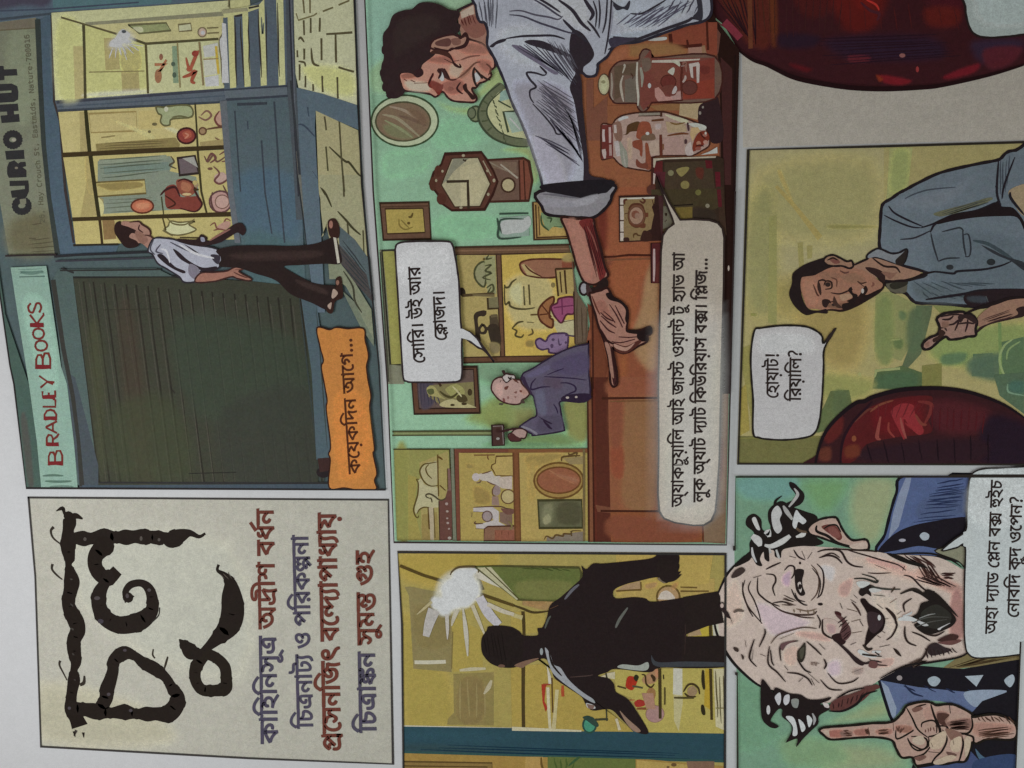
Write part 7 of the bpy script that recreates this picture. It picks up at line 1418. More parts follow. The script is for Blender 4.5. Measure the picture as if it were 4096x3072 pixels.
L0 923 19.4 1950,3658,14,-77,-5,-127,8,-204
L0 924 9.7 1393,3552,26,-40,-6,-25
k0 925 9.7 1957,3607,58,4
V 926 1970,3625,21,2002,3637,35,2016,3541,11
k0 927 13.6 1591,3148,39,69,350,17
O|porcelain_vase|patterned pink porcelain vase lying by the jar on the counter
F 928 1066,2990,52,11,67,-15,39,57,79,43,131,22,92,3,163,4,98,-9,130,-40,131,-49,91,-41,78,-35,39,-71,27,-78,-11,-77,-90,-55,-78,-37,-117,-3,-353,-10,-6,-143,-98,2,-132,24,-93,28,-60,47,-40,47,-39,1,-80,-17,-23,33,-4,235
K1 929 17.5 1066,2990,52,11,67,-15,39,57,79,43,131,22,92,3,163,4,98,-9,130,-40,131,-49,91,-41,78,-35,39,-71,27,-78,-11,-77,-90,-55,-78,-37,-117,-3,-353,-10,-6,-143,-98,2,-132,24,-93,28,-60,47,-40,47,-39,1,-80,-17,-23,33,-4,235
f 930 1066,2990,125,-4,8,-371,-133,-9
F 931 1185,2980,92,36,27,-156,-26,-65,-53,28
V 932 1089,2938,28,1086,2879,28,1092,2801,31
V 933 1089,2716,42,1096,2670,46,1103,2611,21
V 934 1158,2961,25,1162,2864,28,1162,2786,25
V 935 1165,2766,28,1169,2642,31
V 936 1218,2985,28,1224,2894,31
V 937 1231,2803,49,1245,2731,56,1258,2633,42
V 938 1257,3036,28,1316,3060,35,1369,3065,21
F 939 1271,2802,46,-66,40,-73,7,-150,-59,21,-27,131
V 940 1311,2690,14,1324,2599,18,1338,2520,11
F 941 1343,2884,13,84,66,37,72,4,7,-91,-105,-16,-40,-31,-52,2
F 942 1500,3002,92,4,33,-53,7,-103,-104,-36,-60,15,-6,52
F 943 1527,2853,105,23,40,-27,-7,-45,-137,-3
F 944 1416,2791,66,18,46,-14,1,-163,-27,8,-7,52,-72,41
F 945 1561,2761,33,-1,20,-104,20,-66,-6,-110,-65,8,5,117
F 946 1463,2595,53,-47,46,5,6,39,27,-105,-125,23
s 947 928 0.9 35 1357,2819,52,-1,1,-221,-39,33
f 948 1633,2792,91,16,8,-175,-105,3,-33,124
f 949 1757,2820,234,19,9,-207,-235,0
f 950 1788,3006,221,-39,21,-84,-215,-6
F 951 1781,3084,241,-66,0,-45,-156,56
f 952 1487,3106,235,-1,7,-26,-236,-5
k0 953 9.7 1480,3074,249,-2
k0 953 25.3 1738,3104,1,-45
k0 954 23.3 1631,3018,137,8
L0 955 21.4 1809,2845,110,16,65,4,65,-8
k0 956 33.1 1734,2860,8,-234
L0 957 15.6 1840,2992,65,-22,104,16
L0 958 23.3 2035,2986,7,-46,7,-51
L0 959 29.2 2011,2800,7,-26,-6,-26
F 960 2048,2972,84,4,104,-35,1,-39,-58,-4,-53,27,-52,21
f 961 2075,2927,77,4,27,-46,-45,-31,-38,-82,-33,78
F 962 2012,2710,58,62,20,-78,14,-65,-78,-4
F 963 2134,2835,58,49,64,-14,21,-78,-96,-87,-77,-43,-8,71
F 964 2187,2750,-5,-15,-13,-9,-16,0,-13,10,-5,15,5,15,13,9,16,0,13,-10
F 965 2264,2760,-4,-13,-13,-8,-16,0,-13,9,-5,14,4,13,13,8,16,0,13,-9
F 966 2257,2838,-5,-10,-13,-6,-16,1,-13,6,-5,10,5,10,13,5,16,0,13,-6
F 967 2188,2692,-6,-12,-16,-6,-21,0,-16,8,-6,11,6,12,16,6,20,0,16,-8
L0 968 13.6 2179,2872,20,-39,39,-40
L0 968 13.6 2129,2719,39,12,52,-15
F 969 2249,2860,-2,-8,-6,-5,-7,0,-6,6,-2,8,2,8,5,5,8,0,6,-5
F 970 1607,2876,-4,-10,-10,-6,-13,0,-11,7,-4,11,4,10,11,6,13,0,10,-7
s 971 928 0.8 21 1671,2978,65,4,0,-58,-58,-5
k0 972 19.4 1764,2755,0,-64
O|patterned_box|dark lacquered box with gold spots on the counter
f 973 2369,2706,4,-71,-191,-14,103,36
f 974 1647,2603,730,0,65,-34,40,-912,-682,12,-152,791
f 975 1779,2548,534,5,59,-501,-576,12
f 976 1661,2551,98,17,1,-176,-45,-25,-54,86
f 977 2235,2561,78,-8,7,-85,-71,2
f 978 2347,2429,58,-2,18,-311,-52,1
s 979 975 0.8 21 2132,2480,91,-9,-11,-123,-72,34
f 980 1655,2447,138,-4,-12,-182,-66,67
f 981 1651,2597,706,6,-6,-19,-559,-1,-105,-13,-19,-78,-13,7
f 982 1631,2617,23,-1,-4,-444,-19,1
f 983 1655,2434,26,-14,-12,-111,-16,1
F 984 1917,2466,72,24,65,-2,-6,-38,-71,-64,-47,34
F 985 1886,2428,-6,-19,-17,-12,-21,1,-17,12,-7,20,6,18,17,12,21,-1,17,-12
F 986 2064,2290,-2,-16,-9,-15,-13,-10,-17,-6,-18,1,-16,6,-14,11,-9,15,-3,16,2,17,9,14,14,11,16,5,18,-1,17,-6,13,-11,9,-15
K1 987 5.8 2064,2290,-2,-16,-9,-15,-13,-10,-17,-6,-18,1,-16,6,-14,11,-9,15,-3,16,2,17,9,14,14,11,16,5,18,-1,17,-6,13,-11,9,-15
F 988 2199,2209,-7,-22,-16,-13,-21,1,-18,14,-6,21,6,21,17,13,21,0,17,-14
F 989 1584,2266,52,38,47,-28,-33,-64,-53,-12
k0 990 13.6 1795,2215,262,13
f 991 1632,2248,732,-5,42,-209,-324,-137,-367,-151,-69,304
f 992 2364,2263,78,-2,48,-556,-81,133
f 993 2371,2230,45,-1,16,-195,-39,0
s 994 995 0.8 42 2107,2041,235,-38,28,-138,-262,31
f 996 1903,2038,197,6,1,-128,-157,-16
k0 997 13.6 1890,2062,216,8
F 998 2196,2202,-6,-19,-16,-12,-20,1,-17,12,-6,19,6,19,16,12,20,-1,16,-12
F 999 2293,2050,-4,-14,-12,-8,-14,0,-12,9,-5,14,4,13,12,9,15,-1,11,-8
f 1000 1772,2054,46,6,74,-159,-46,-78,-79,-25
L0 1001 21.4 1786,1969,19,-1,-6,-26
L0 1001 19.4 1786,1876,27,26
f 1002 1632,2169,139,10,-3,-514,-252,5,13,79,106,51,32,184
O|antique_book|tan ornamental book with a white spine on the counter
f 1003 1262,2184,449,3,44,-521,-485,-12
f 1004 1282,2164,390,1,-6,-76,-26,-38,27,-87,-19,-85,-13,-79,-93,-38,-26,-86,-226,-9
f 1005 1278,2157,43,-1,-6,-79,7,-86,-3,-158,4,-160,-40,-2
f 1006 1282,2160,390,5,-6,-20,-338,-2
F 1007 1568,1953,-6,-46,-17,-40,-26,-30,-33,-15,-34,0,-33,17,-27,31,-17,41,-6,46,6,47,17,40,26,29,32,16,35,-1,32,-17,27,-30,18,-41
K1 1008 9.7 1568,1953,-6,-46,-17,-40,-26,-30,-33,-15,-34,0,-33,17,-27,31,-17,41,-6,46,6,47,17,40,26,29,32,16,35,-1,32,-17,27,-30,18,-41
F 1009 1546,1954,-5,-34,-14,-29,-21,-22,-26,-11,-29,0,-26,12,-22,23,-14,30,-5,34,5,34,14,29,21,22,26,11,29,0,26,-13,22,-22,14,-30
K1 1010 7.8 1546,1954,-5,-34,-14,-29,-21,-22,-26,-11,-29,0,-26,12,-22,23,-14,30,-5,34,5,34,14,29,21,22,26,11,29,0,26,-13,22,-22,14,-30
F 1011 1501,1968,-2,-16,-8,-14,-13,-10,-15,-5,-16,0,-15,6,-12,11,-9,14,-2,16,2,16,8,13,13,10,15,5,16,0,15,-6,12,-10,9,-14
F 1012 1504,1955,-5,-20,-15,-11,-18,0,-15,12,-5,20,5,19,15,12,18,-1,15,-12
F 1013 1382,1884,80,-41,100,25,0,-53,-73,8,-80,21
f 1014 1561,1986,40,0,0,-47,-40,-5
L0 1015 21.4 1375,2030,46,52,93,-2,40,-54
L0 1016 23.3 1328,2084,0,46,33,12
L0 1017 21.4 1501,2126,39,-27,20,26,-33,27
L0 1018 17.5 1436,1704,0,34,27,12,27,-20,26,0
L0 1019 21.4 1329,1978,53,12
L0 1020 25.3 1646,2129,13,-53
L0 1021 13.6 1336,1938,20,-33
k0 1022 13.6 1278,2078,44,-1
k0 1023 13.6 1279,1903,43,-1
k0 1023 13.6 1280,1770,43,0
F 1024 1323,1706,53,0,7,-40,-60,1
F 864 1542,1775,40,6,53,-21,1,-92,-120,2
f 1025 1636,1638,113,1,4,-459,-110,1
k1 1026 15.6 1636,1638,113,1,4,-459,-110,1
V 1027 1670,1574,21,1671,1455,28,1672,1321,25,1669,1201,18
f 1028 1698,1388,46,66,2,-267,-47,7
O|person|man in a blue grey shirt leaning in with an outstretched arm
F 1029 -412,4379,47,-15,91,-222,46,-92,-9,-154,60,-106,28,-79,-30,-50,-82,-49,-239,320,-76,287,28,89
f 1030 -548,4301,149,71,12,-97,-149,-45
F 1031 -550,4192,136,71,134,-108,12,-103,-122,-47,-107,82
k0 1032 27.2 -588,4322,196,75
H 1033 13.3 5 -549,4231,39,-92,97,137,38,-130
F 1034 -1272,3649,166,20,127,152,71,102,136,-19,136,-5,83,126,108,-31,148,-57,53,-67,73,-93,12,-98,-54,-43,13,-53,-48,-50,-55,-24,-41,-11,-34,-45,-48,-5,13,-52,40,-54,-28,-51,-109,3,-136,18,-68,42,-40,54,-34,14,-35,-38,-42,-19,-68,36,-178,32,-110,17,-40,67
K1 1035 23.3 -1272,3649,166,20,127,152,71,102,136,-19,136,-5,83,126,108,-31,148,-57,53,-67,73,-93,12,-98,-54,-43,13,-53,-48,-50,-55,-24,-41,-11,-34,-45,-48,-5,13,-52,40,-54,-28,-51,-109,3,-136,18,-68,42,-40,54,-34,14,-35,-38,-42,-19,-68,36,-178,32,-110,17,-40,67
s 1036 1034 0.8 42 -993,3796,301,40,80,-107,-218,8
s 1037 1038 0.8 56 -635,3963,325,-13,79,-132,-270,11
s 1039 1034 0.9 42 -1218,3568,274,-36,12,-105,-234,21
s 1040 1034 0.8 22 -1258,3636,152,20,12,-66,-152,-7
s 1041 1042 0.8 42 -666,3731,135,-31,-29,-129,-136,31
s 1043 1034 0.8 33 -779,3526,219,32,52,-120,-137,-61,-109,44
s 1044 1045 0.8 22 -559,3623,137,73,-28,-77,-110,-74
s 1046 1034 0.7 42 -367,3771,175,-32,-42,-128,-94,55
F 1047 -1035,4420,110,8,135,-32,121,-64,94,-17,20,-45,-35,-76,40,-40,-29,-77,-82,-22,-136,-20,-96,-48,-9,-78,-7,-38,54,-29,-139,-99,-29,-51,-41,-11,-2,-66,-95,30,-111,4,-15,-65,26,-67,40,-67,-29,-52,-84,-36,-97,29,-38,134,-33,80,11,144,30,91,-7,236,71,101,58,127,125,46,96,9
s 1048 1047 0.7 83 -1313,4225,412,86,133,-174,-415,-243,-167,-58
F 1049 -1443,3656,-8,-31,-18,-19,-23,1,-17,20,-6,31,7,31,19,18,22,-1,18,-19
F 1049 -1420,3497,-7,-31,-19,-19,-22,1,-18,20,-6,31,8,31,18,19,23,-1,17,-20
F 1050 -1431,3917,-6,-30,-14,-19,-17,1,-14,20,-4,31,6,30,14,18,17,0,14,-20
F 1051 -1333,3401,-4,-13,-10,-12,-15,-8,-18,-4,-19,1,-18,5,-15,9,-9,12,-3,14,4,14,9,11,15,8,19,5,19,-1,18,-5,14,-10,10,-12
F 1052 -894,3974,69,49,164,32,68,-16,68,-15,27,11,40,-40,-42,-76,-95,-22,-68,3,-55,-31,-109,24,-75,23
K1 1053 21.4 -894,3974,69,49,164,32,68,-16,68,-15,27,11,40,-40,-42,-76,-95,-22,-68,3,-55,-31,-109,24,-75,23
F 1054 -839,3985,137,33,40,-41,-28,-50,-82,3,-68,16
F 1055 -662,4003,96,9,12,-65,-81,-9
L0 1056 27.2 -593,4065,40,-53,55,49,26,-53,-41,-75,-109,-28
L0 1057 17.5 -867,3921,95,-30,108,-17
F 1058 -854,3894,136,-25,53,-47,26,-66,81,-68,-54,28,-80,81,-109,43,-109,18
L0 1057 19.4 -665,3809,39,-93,68,-28,-13,39
L0 1059 17.5 -639,3756,69,10
F 1060 -944,3532,57,103,13,-27,-28,-64,109,-43,12,-66,-42,-51,-54,67,-54,28
s 1061 1062 0.9 22 -916,3557,136,-57,-29,-77,-81,29
L0 1035 19.4 -880,3635,-36,-78,-21,-51
F 1063 -831,3672,68,11,40,-54,40,-80,-68,29,-67,54
F 131 -805,3632,28,12,26,-79,-28,-26,-33,41
L0 1035 25.3 -817,3685,26,-54,-29,-64
L0 1035 17.5 -749,3682,40,-80,26,-53
L0 1064 17.5 -724,3564,68,-16,55,11
L0 1057 17.5 -747,3786,108,-56
L0 1065 15.6 -557,3766,109,34,122,9
L0 1066 17.5 -601,3559,96,62,110,100,68,16
F 131 -389,3616,47,-1,13,-66,-41,-37,-34,27
L0 1067 27.2 -395,3682,-15,-65,13,-91,26,-67
L0 1067 23.3 -395,3669,66,-81,27,-40
L0 1067 19.4 -329,3601,67,-54,54,-15
L0 1068 17.5 -259,3715,53,-53,-28,-77
F 1069 -534,3478,41,25,13,-66,67,-68,40,-27,-55,-24,-53,67,-40,41
L0 1035 19.4 -561,3518,-42,-63,27,-41,40,-27
F 1070 -712,3458,41,12,27,-27,-41,-25
F 1071 -821,3475,55,25,-15,-65
L0 1072 19.4 -1232,3582,41,-28
L0 1072 19.4 -1149,3566,54,-28
L0 1073 13.6 -1109,3525,165,1
F 1074 -1120,3644,97,48,26,-66,-69,-37
F 1075 -392,4824,20,-460,38,-168,67,-29,32,-104,-8,-141,72,-132,59,-132,66,-158,79,-224,106,-226,105,-265,106,-319,80,-241,270,-6,147,49,27,315,-26,393,-66,391,1,206,66,-3,53,-40,92,9,26,76,7,51,98,73,105,123,260,28,259,78,256,77,204,41,75,109,-29,250,-29,249
K1 1076 31.1 -392,4824,20,-460,38,-168,67,-29,32,-104,-8,-141,72,-132,59,-132,66,-158,79,-224,106,-226,105,-265,106,-319,80,-241,270,-6,147,49,27,315,-26,393,-66,391,1,206,66,-3,53,-40,92,9,26,76,7,51,98,73,105,123,260,28,259,78,256,77,204,41,75,109,-29,250,-29,249
s 1077 1075 0.7 167 -174,4048,349,113,265,-139,-2,-385,-401,67
s 1078 1075 0.8 139 35,3523,668,-153,105,-654,-108,-391,-270,6,-265,666
s 1079 1080 0.7 125 330,3486,373,-142,78,-496,-213,202
s 1081 1075 0.7 125 1163,4371,837,86,4,-312,-644,-161
s 1082 1083 0.7 83 1177,3991,571,40,-258,-103,-313,-38
s 1084 1075 0.6 125 178,4543,659,-31,131,-512,-395,144
s 1085 1086 0.6 83 245,2890,295,-140,133,-425,-216,-47
F 1087 744,4048,105,-43,92,-131,40,-104,-40,-75,-79,-61,-13,-64,-66,-10,-40,66,-39,155,0,154
F 1088 783,3573,53,-79,13,-259,26,-260,39,-393,27,-158,187,-57,27,-185,-348,8,40,105,14,289,-53,328,-52,327,-53,182
F 1089 186,3943,81,16,146,-25,159,-84,132,-69,-27,-24,-132,43,-159,58,-133,44
F 1090 -216,3908,95,60,94,16,-14,-32,-94,-28,-41,-31
L0 1091 23.3 -27,3984,174,18,186,-1,186,-8,132,-44
L0 41 19.4 257,4425,158,-96,132,-95,66,-41
L0 1092 17.5 16,4283,133,0,159,-51,159,-33,106,-30,53,36
L0 32 19.4 16,4245,159,-26,186,-79,159,-57,158,-58,92,-17
L0 1093 35 574,4385,158,-121,104,-144,105,-93
L0 1094 31.1 626,4167,131,-133,158,-134
L0 1095 38.9 863,4385,52,-79,53,-90,-40,-75
L0 1093 23.3 902,4142,79,-92,65,-104
L0 1096 17.5 1033,4377,13,-152,-13,-177
L0 1096 17.5 968,4355,39,-128,-13,-165
L0 1093 23.3 257,4463,185,-110,158,-109
F 1097 39,3910,134,-31,132,-108,133,-108,133,-82,-54,-11,-159,109,-213,137
H 1098 15 8 26,3937,598,-371,-185,354,343,-502
H 1099 10 9 413,3998,370,-528,-132,416,158,-288
L0 1100 21.4 437,3573,-40,-12,-93,30,-94,3,40,-79,66,-80,-67,-37,-1,-77,40,-67
L0 1090 21.4 437,3573,-13,26,-66,67
L0 1101 17.5 275,3248,133,-141,106,-134,40,-73,94,4
H 1102 10 11 330,3525,452,-417,-427,79,453,-392
H 1103 10 10 357,3524,425,-261,-480,-9,506,-381
H 1098 15 7 435,3119,399,-469,-186,254,200,-320
H 1104 10 8 622,3243,213,-371,-133,239,159,-553
H 1105 13.3 4 326,2861,375,-181,-295,140,415,-288
L0 1106 13.6 299,2888,188,-71,214,-111
L0 1107 13.6 410,3380,79,-68,80,-93
H 1108 11.7 5 -331,4413,37,-232,178,274,-17,-358
H 1109 11.7 4 -277,4437,49,-361,58,356,-3,-307
L0 1093 19.4 1176,4446,-12,-264,-26,-227,-39,-189
L0 1096 17.5 1131,4448,-19,-302,-39,-150
F 1110 1176,4345,78,-54,65,-15,52,60,13,-25,-26,-75,-52,15,-78,-9
L0 1111 19.4 1385,4197,129,-5,167,80,103,58
H 1112 13.3 8 1229,4078,194,130,260,-175,395,296
H 1112 13.3 6 1307,4062,439,232,-192,-293,576,301
H 1113 13.3 5 1785,4192,114,145,181,-183,100,195
L0 1114 31.1 1138,3815,170,70,182,36,258,84,256,77,77,35,103,-36
L0 1093 19.4 1190,3953,170,-26,104,2
F 1115 1164,3941,274,-17,-130,-52,-131,-33
F 1116 2081,4129,50,73,-14,125,51,-2,15,-225
L0 1117 15.6 1189,4332,-12,-214,-26,-164
F 1118 349,2255,819,60,13,-132,-26,-79,-80,-91,-107,-70,-135,2,-242,19,-163,30,-53,87
K1 1119 35 349,2255,819,60,13,-132,-26,-79,-80,-91,-107,-70,-135,2,-242,19,-163,30,-53,87
F 1120 389,2227,445,3,240,8,-187,-48,-107,-25,-350,48
F 1121 403,2333,764,34,-26,-131,-93,-24,-161,-49,-107,16,-215,44,-149,30
s 1122 1118 0.8 28 402,2174,432,-49,-54,-52,-351,7
s 1123 1124 0.7 19 753,2140,268,73,-53,-105,-188,-35
F 1125 604,1950,175,-17,54,-1,135,-9,26,-120,54,-201,41,-175,54,-148,-67,-53,-81,-53,-109,15,-54,68,-54,135,-53,189,-67,216
K1 1126 27.2 604,1950,175,-17,54,-1,135,-9,26,-120,54,-201,41,-175,54,-148,-67,-53,-81,-53,-109,15,-54,68,-54,135,-53,189,-67,216
s 1127 1125 0.7 42 671,1875,135,11,162,-551,-109,-80
F 1128 806,1899,148,31,14,-87,53,-161,54,-188,41,-188,-67,-93,-54,229,-54,175,-54,148
H 1129 13.3 7 833,1912,189,-686,-68,697,162,-617
L0 1130 15.6 900,1844,68,-134,53,-161
L0 1131 27.2 968,1936,40,-174,54,-187,40,-188,41,-108
F 1132 920,1133,75,13,54,67,54,39,40,-41,-7,-67,-87,-53,-81,-12
F 1133 914,1127,-4,-25,-9,-22,-13,-16,-17,-9,-18,0,-17,9,-14,17,-8,22,-4,25,4,25,9,22,13,16,17,8,18,0,17,-9,13,-16,9,-22
K1 1134 27.2 914,1127,-4,-25,-9,-22,-13,-16,-17,-9,-18,0,-17,9,-14,17,-8,22,-4,25,4,25,9,22,13,16,17,8,18,0,17,-9,13,-16,9,-22
F 1135 886,1174,55,-41,13,-68,-54,-26
F 1136 927,1052,41,27,94,26,68,26,40,-55,41,-68,94,-55,61,-68,7,-122,-13,-122,41,-20,121,19,107,34,14,-75,-40,-27,-6,-68,-101,-54,-148,-81,-108,28,-41,41,14,-110,27,-137,14,-165,-40,-55,-41,55,-14,193,-28,165,-41,150,-54,137,-41,150
K1 1137 27.2 927,1052,41,27,94,26,68,26,40,-55,41,-68,94,-55,61,-68,7,-122,-13,-122,41,-20,121,19,107,34,14,-75,-40,-27,-6,-68,-101,-54,-148,-81,-108,28,-41,41,14,-110,27,-137,14,-165,-40,-55,-41,55,-14,193,-28,165,-41,150,-54,137,-41,150
s 1138 1136 0.7 28 995,957,108,26,81,-218,-108,55
F 1139 1116,1063,54,13,41,-47,108,-62,54,-95,-6,-149,-27,41,6,108,-68,82,-121,41
F 1139 1495,613,134,61,21,-68,-61,-34,14,-54,-67,-14,-54,42
F 1140 1360,641,148,-7,-13,-41,-121,14
F 1141 1199,493,149,-42,148,67,27,-27,-162,-122,-121,28
F 1142 1212,479,136,-42,107,54,-94,-95,-122,28
F 1143 1049,657,55,-68,68,-137,27,-123,28,-193,20,-124,-40,-13,-35,220,-27,178
F 1144 1104,493,54,-27,28,-165,27,-220,-41,55,-27,193
V 1145 1056,847,11,1130,779,19,1225,738,11
V 1145 1063,807,11,1157,724,19,1239,669,11
V 1145 1049,752,11,1144,643,19,1225,602,11
V 1146 1090,861,8,1184,779,14,1225,724,8
V 1146 1157,941,8,1238,819,17,1313,669,11
V 1146 1225,927,8,1279,818,17,1333,710,11
V 1145 1266,560,11,1374,553,14,1482,559,11
V 1145 1185,506,11,1293,492,14,1455,532,11
L0 1137 21.4 1036,678,68,-130,68,-55,40,-14
L0 1137 21.4 1185,452,14,-96,21,-137,27,-138,-20,-82
L0 1147 17.5 954,1038,54,-136,41,-82
O|person|bald old shopkeeper in a violet coat behind the counter
F 1148 914,505,-14,-27,-137,-27,-164,-61,-166,-89,-180,-111,-98,-48,-28,-35,-14,-49,20,-62,83,-98,41,-35,20,-77,20,-154,-77,-49,-126,-92,48,-35,91,-49,42,-21,320,51,31,36,-23,105,-21,139,15,84,316,15,1,373
K1 1149 19.4 914,505,-14,-27,-137,-27,-164,-61,-166,-89,-180,-111,-98,-48,-28,-35,-14,-49,20,-62,83,-98,41,-35,20,-77,20,-154,-77,-49,-126,-92,48,-35,91,-49,42,-21,320,51,31,36,-23,105,-21,139,15,84,316,15,1,373
s 1150 1148 0.8 42 278,-74,111,0,34,-279,-91,-14,-48,139
s 1151 1148 0.8 56 460,259,413,137,27,-276,-302,-13
s 1152 1148 0.7 42 390,86,208,-7,-1,-139,-207,42
s 1153 1148 0.7 42 318,-396,264,30,13,-169,-278,-43
s 1154 1148 0.7 28 183,121,243,117,34,-62,-208,-97
F 1155 638,-129,275,21,0,-83,-303,-8
F 1156 120,79,35,14,27,-69,41,-84,27,-49,-34,0,-55,77
L0 1157 17.5 293,72,-49,-55,-14,-63,28,-14,104,28,104,3
L0 1158 13.6 390,93,139,-7,206,-14,158,-21
L0 1159 17.5 577,17,89,0,83,-35,13,-56,-69,-34,-55,-21
L0 1159 11.7 425,114,118,48,82,28
F 1160 297,-361,42,-34,139,-70,-21,-7,-84,42
F 1160 373,-437,49,-28,62,-70,-48,14
L0 1157 13.6 499,-234,35,-56,20,-63
F 1161 108,-502,35,0,76,-28,84,-55,-14,-22,-70,49,-77,28
F 1162 686,-157,-4,-8,-10,-5,-13,0,-10,5,-4,8,4,8,10,5,13,0,10,-5
F 1163 786,-150,-4,-7,-8,-5,-10,0,-8,5,-3,7,3,7,8,5,10,0,8,-5
F 1164 -223,38,56,42,57,7,56,6,62,14,35,-48,56,-7,34,-56,69,-84,7,-35,-43,-42,-42,-21,-21,-42,-63,-14,-98,14,-91,42,-69,77,-27,63
K1 1165 19.4 -223,38,56,42,57,7,56,6,62,14,35,-48,56,-7,34,-56,69,-84,7,-35,-43,-42,-42,-21,-21,-42,-63,-14,-98,14,-91,42,-69,77,-27,63
s 1166 1164 0.6 28 -196,-4,85,28,-2,-182,-70,56
s 1167 1164 0.7 21 126,-18,69,-70,-28,-42,-56,28
F 1168 -110,87,28,34,-21,28,7,14,21,-35,63,-7,48,-14,7,-41,-42,0,-56,-42,-28,14
K1 1169 13.6 -110,87,28,34,-21,28,7,14,21,-35,63,-7,48,-14,7,-41,-42,0,-56,-42,-28,14
F 1169 -117,163,35,7,14,-49,-21,-14
L0 1169 19.4 -68,142,42,-21,62,-7
L0 1169 17.5 -41,93,21,-27,21,27
F 1170 -84,-32,49,14,-21,-42,-28,0
F 1171 27,-95,36,14,-8,-28
F 1172 98,-67,27,-7,-7,-21,-21,7
F 1173 27,-144,28,0,-7,-21
F 1174 -106,-165,21,-7,6,-35,-28,7
F 1175 -32,-158,-2,-12,-6,-7,-7,0,-5,7,-2,12,2,11,6,7,7,0,5,-7
F 1176 110,-214,14,42,21,-14,14,-35,-28,-7
F 1177 -156,-243,14,21,42,-6,-14,-22
L0 1178 13.6 15,66,42,-28,27,-21
F 1178 29,59,28,-7,0,-21,-21,7
L0 1179 17.5 -139,24,14,28
L0 1179 15.6 -104,38,7,21
F 1180 30,-545,77,15,70,-35,-7,-57,-22,-28,-42,0,-7,-29,-63,-7,-56,7,-28,56,14,28,29,15
K1 1181 17.5 30,-545,77,15,70,-35,-7,-57,-22,-28,-42,0,-7,-29,-63,-7,-56,7,-28,56,14,28,29,15
F 1182 -41,-623,43,36,48,-35,49,-28,-7,-29,-63,0,-49,7
L0 1181 25.3 -174,-574,92,15,91,21,56,8
L0 1180 15.6 -61,-566,70,14
O|light_switch|
f 1183 -244,-490,141,5,8,-252,-145,-8
k1 1184 17.5 -244,-490,141,5,8,-252,-145,-8
k0 1185 9.7 -230,-507,113,7,12,-223
f 1186 -195,-532,50,7,13,-56,-56,0
F 1187 -150,-655,-5,-10,-10,-5,-13,0,-11,5,-4,9,4,9,11,6,13,0,11,-5
L0 1181 25.3 -174,-574,92,15,49,7
O|speech_bubble|white speech bubble of the shopkeeper
F 1188 -1374,1628,34,57,106,19,211,3,266,-7,62,-26,30,-98,34,-219,18,-192,20,-497,97,-42,97,-84,96,-139,97,-132,-111,132,-83,42,-97,70,-90,35,-6,-327,-10,-140,-43,-45,-127,-11,-413,0,-86,11,-42,45,-15,282,-22,559,-22,553
K1 1189 23.3 -1374,1628,34,57,106,19,211,3,266,-7,62,-26,30,-98,34,-219,18,-192,20,-497,97,-42,97,-84,96,-139,97,-132,-111,132,-83,42,-97,70,-90,35,-6,-327,-10,-140,-43,-45,-127,-11,-413,0,-86,11,-42,45,-15,282,-22,559,-22,553
V 1190 -399,536,14,-316,417,36,-199,269,8
f 1191 -692,669,110,-1,86,-45,83,-80,-84,-14,-98,28,-99,-13
s 131 1188 0.5 83 -1293,1586,534,46,20,-438,-549,7
g 1192 63 -1040,260,-7,193,-228,-12 18
g 1192 5 -1042,326,-7,192,-228,-11 18
g 1192 1 -1047,457,-7,192,-228,-11 18
g 1192 2 -1048,508,-7,192,-227,-11 18
g 1192 20 -1050,559,-7,191,-227,-11 18
g 1193 64 -1054,673,-7,191,-227,-11 18
g 1193 65 -1058,795,-7,191,-227,-10 18
g 1194 66 -1063,931,-7,190,-227,-10 18
g 1194 60 -1068,1080,-6,189,-226,-9 18
g 1195 20 -1076,1299,-6,189,-226,-9 18
g 1193 63 -773,530,-5,181,-226,-9 18
g 1194 67 -774,593,-5,181,-226,-9 18
g 1194 1 -779,736,-5,180,-226,-9 18
g 1194 24 -780,784,-5,180,-226,-9 18
g 1194 59 -785,949,-5,180,-225,-8 18
g 1195 64 -788,1058,-5,179,-225,-8 18
O|speech_bubble|white speech bubble asking about the box
f 1196 1689,2400,81,-178,60,-119,133,-208,145,4,183,-13,92,-33,53,-64,22,-106,3,-528,-11,-1155,-7,-881,-20,-418,-17,-210,-46,-113,-87,-55,-122,-5,-218,31,-124,48,-55,84,-18,211,5,560,-10,692,13,1353,4,240,19,185,53,78,72,52,-21,66,-67,159,-54,145
k1 1067 21.4 1689,2400,81,-178,60,-119,133,-208,145,4,183,-13,92,-33,53,-64,22,-106,3,-528,-11,-1155,-7,-881,-20,-418,-17,-210,-46,-113,-87,-55,-122,-5,-218,31,-124,48,-55,84,-18,211,5,560,-10,692,13,1353,4,240,19,185,53,78,72,52,-21,66,-67,159,-54,145
s 1197 1196 0.95 417 1762,760,676,-5,-8,-2053,-91,-282,-134,-66,-245,31,-151,68,-49,239
g 1198 8 2034,-1461,-1,187,-213,-2 18
g 1198 68 2034,-1294,-1,187,-213,-2 18
g 1198 27 2034,-1294,-1,187,-213,-2 18
g 1199 1 2033,-1178,-1,186,-212,-1 18
g 1199 0 2033,-1128,-1,186,-212,-1 18
g 1199 15 2032,-978,-1,185,-212,-1 18
g 1199 30 2031,-873,-1,185,-212,-1 18
g 1199 27 2031,-873,-1,185,-212,-1 18
g 1200 28 2030,-757,-1,185,-212,-1 18
g 1200 1 2030,-757,-1,185,-212,-1 18
g 1200 2 2030,-708,-1,184,-211,0 18
g 1200 69 2030,-659,-1,184,-211,0 18
g 1200 60 2029,-477,-1,184,-211,0 18
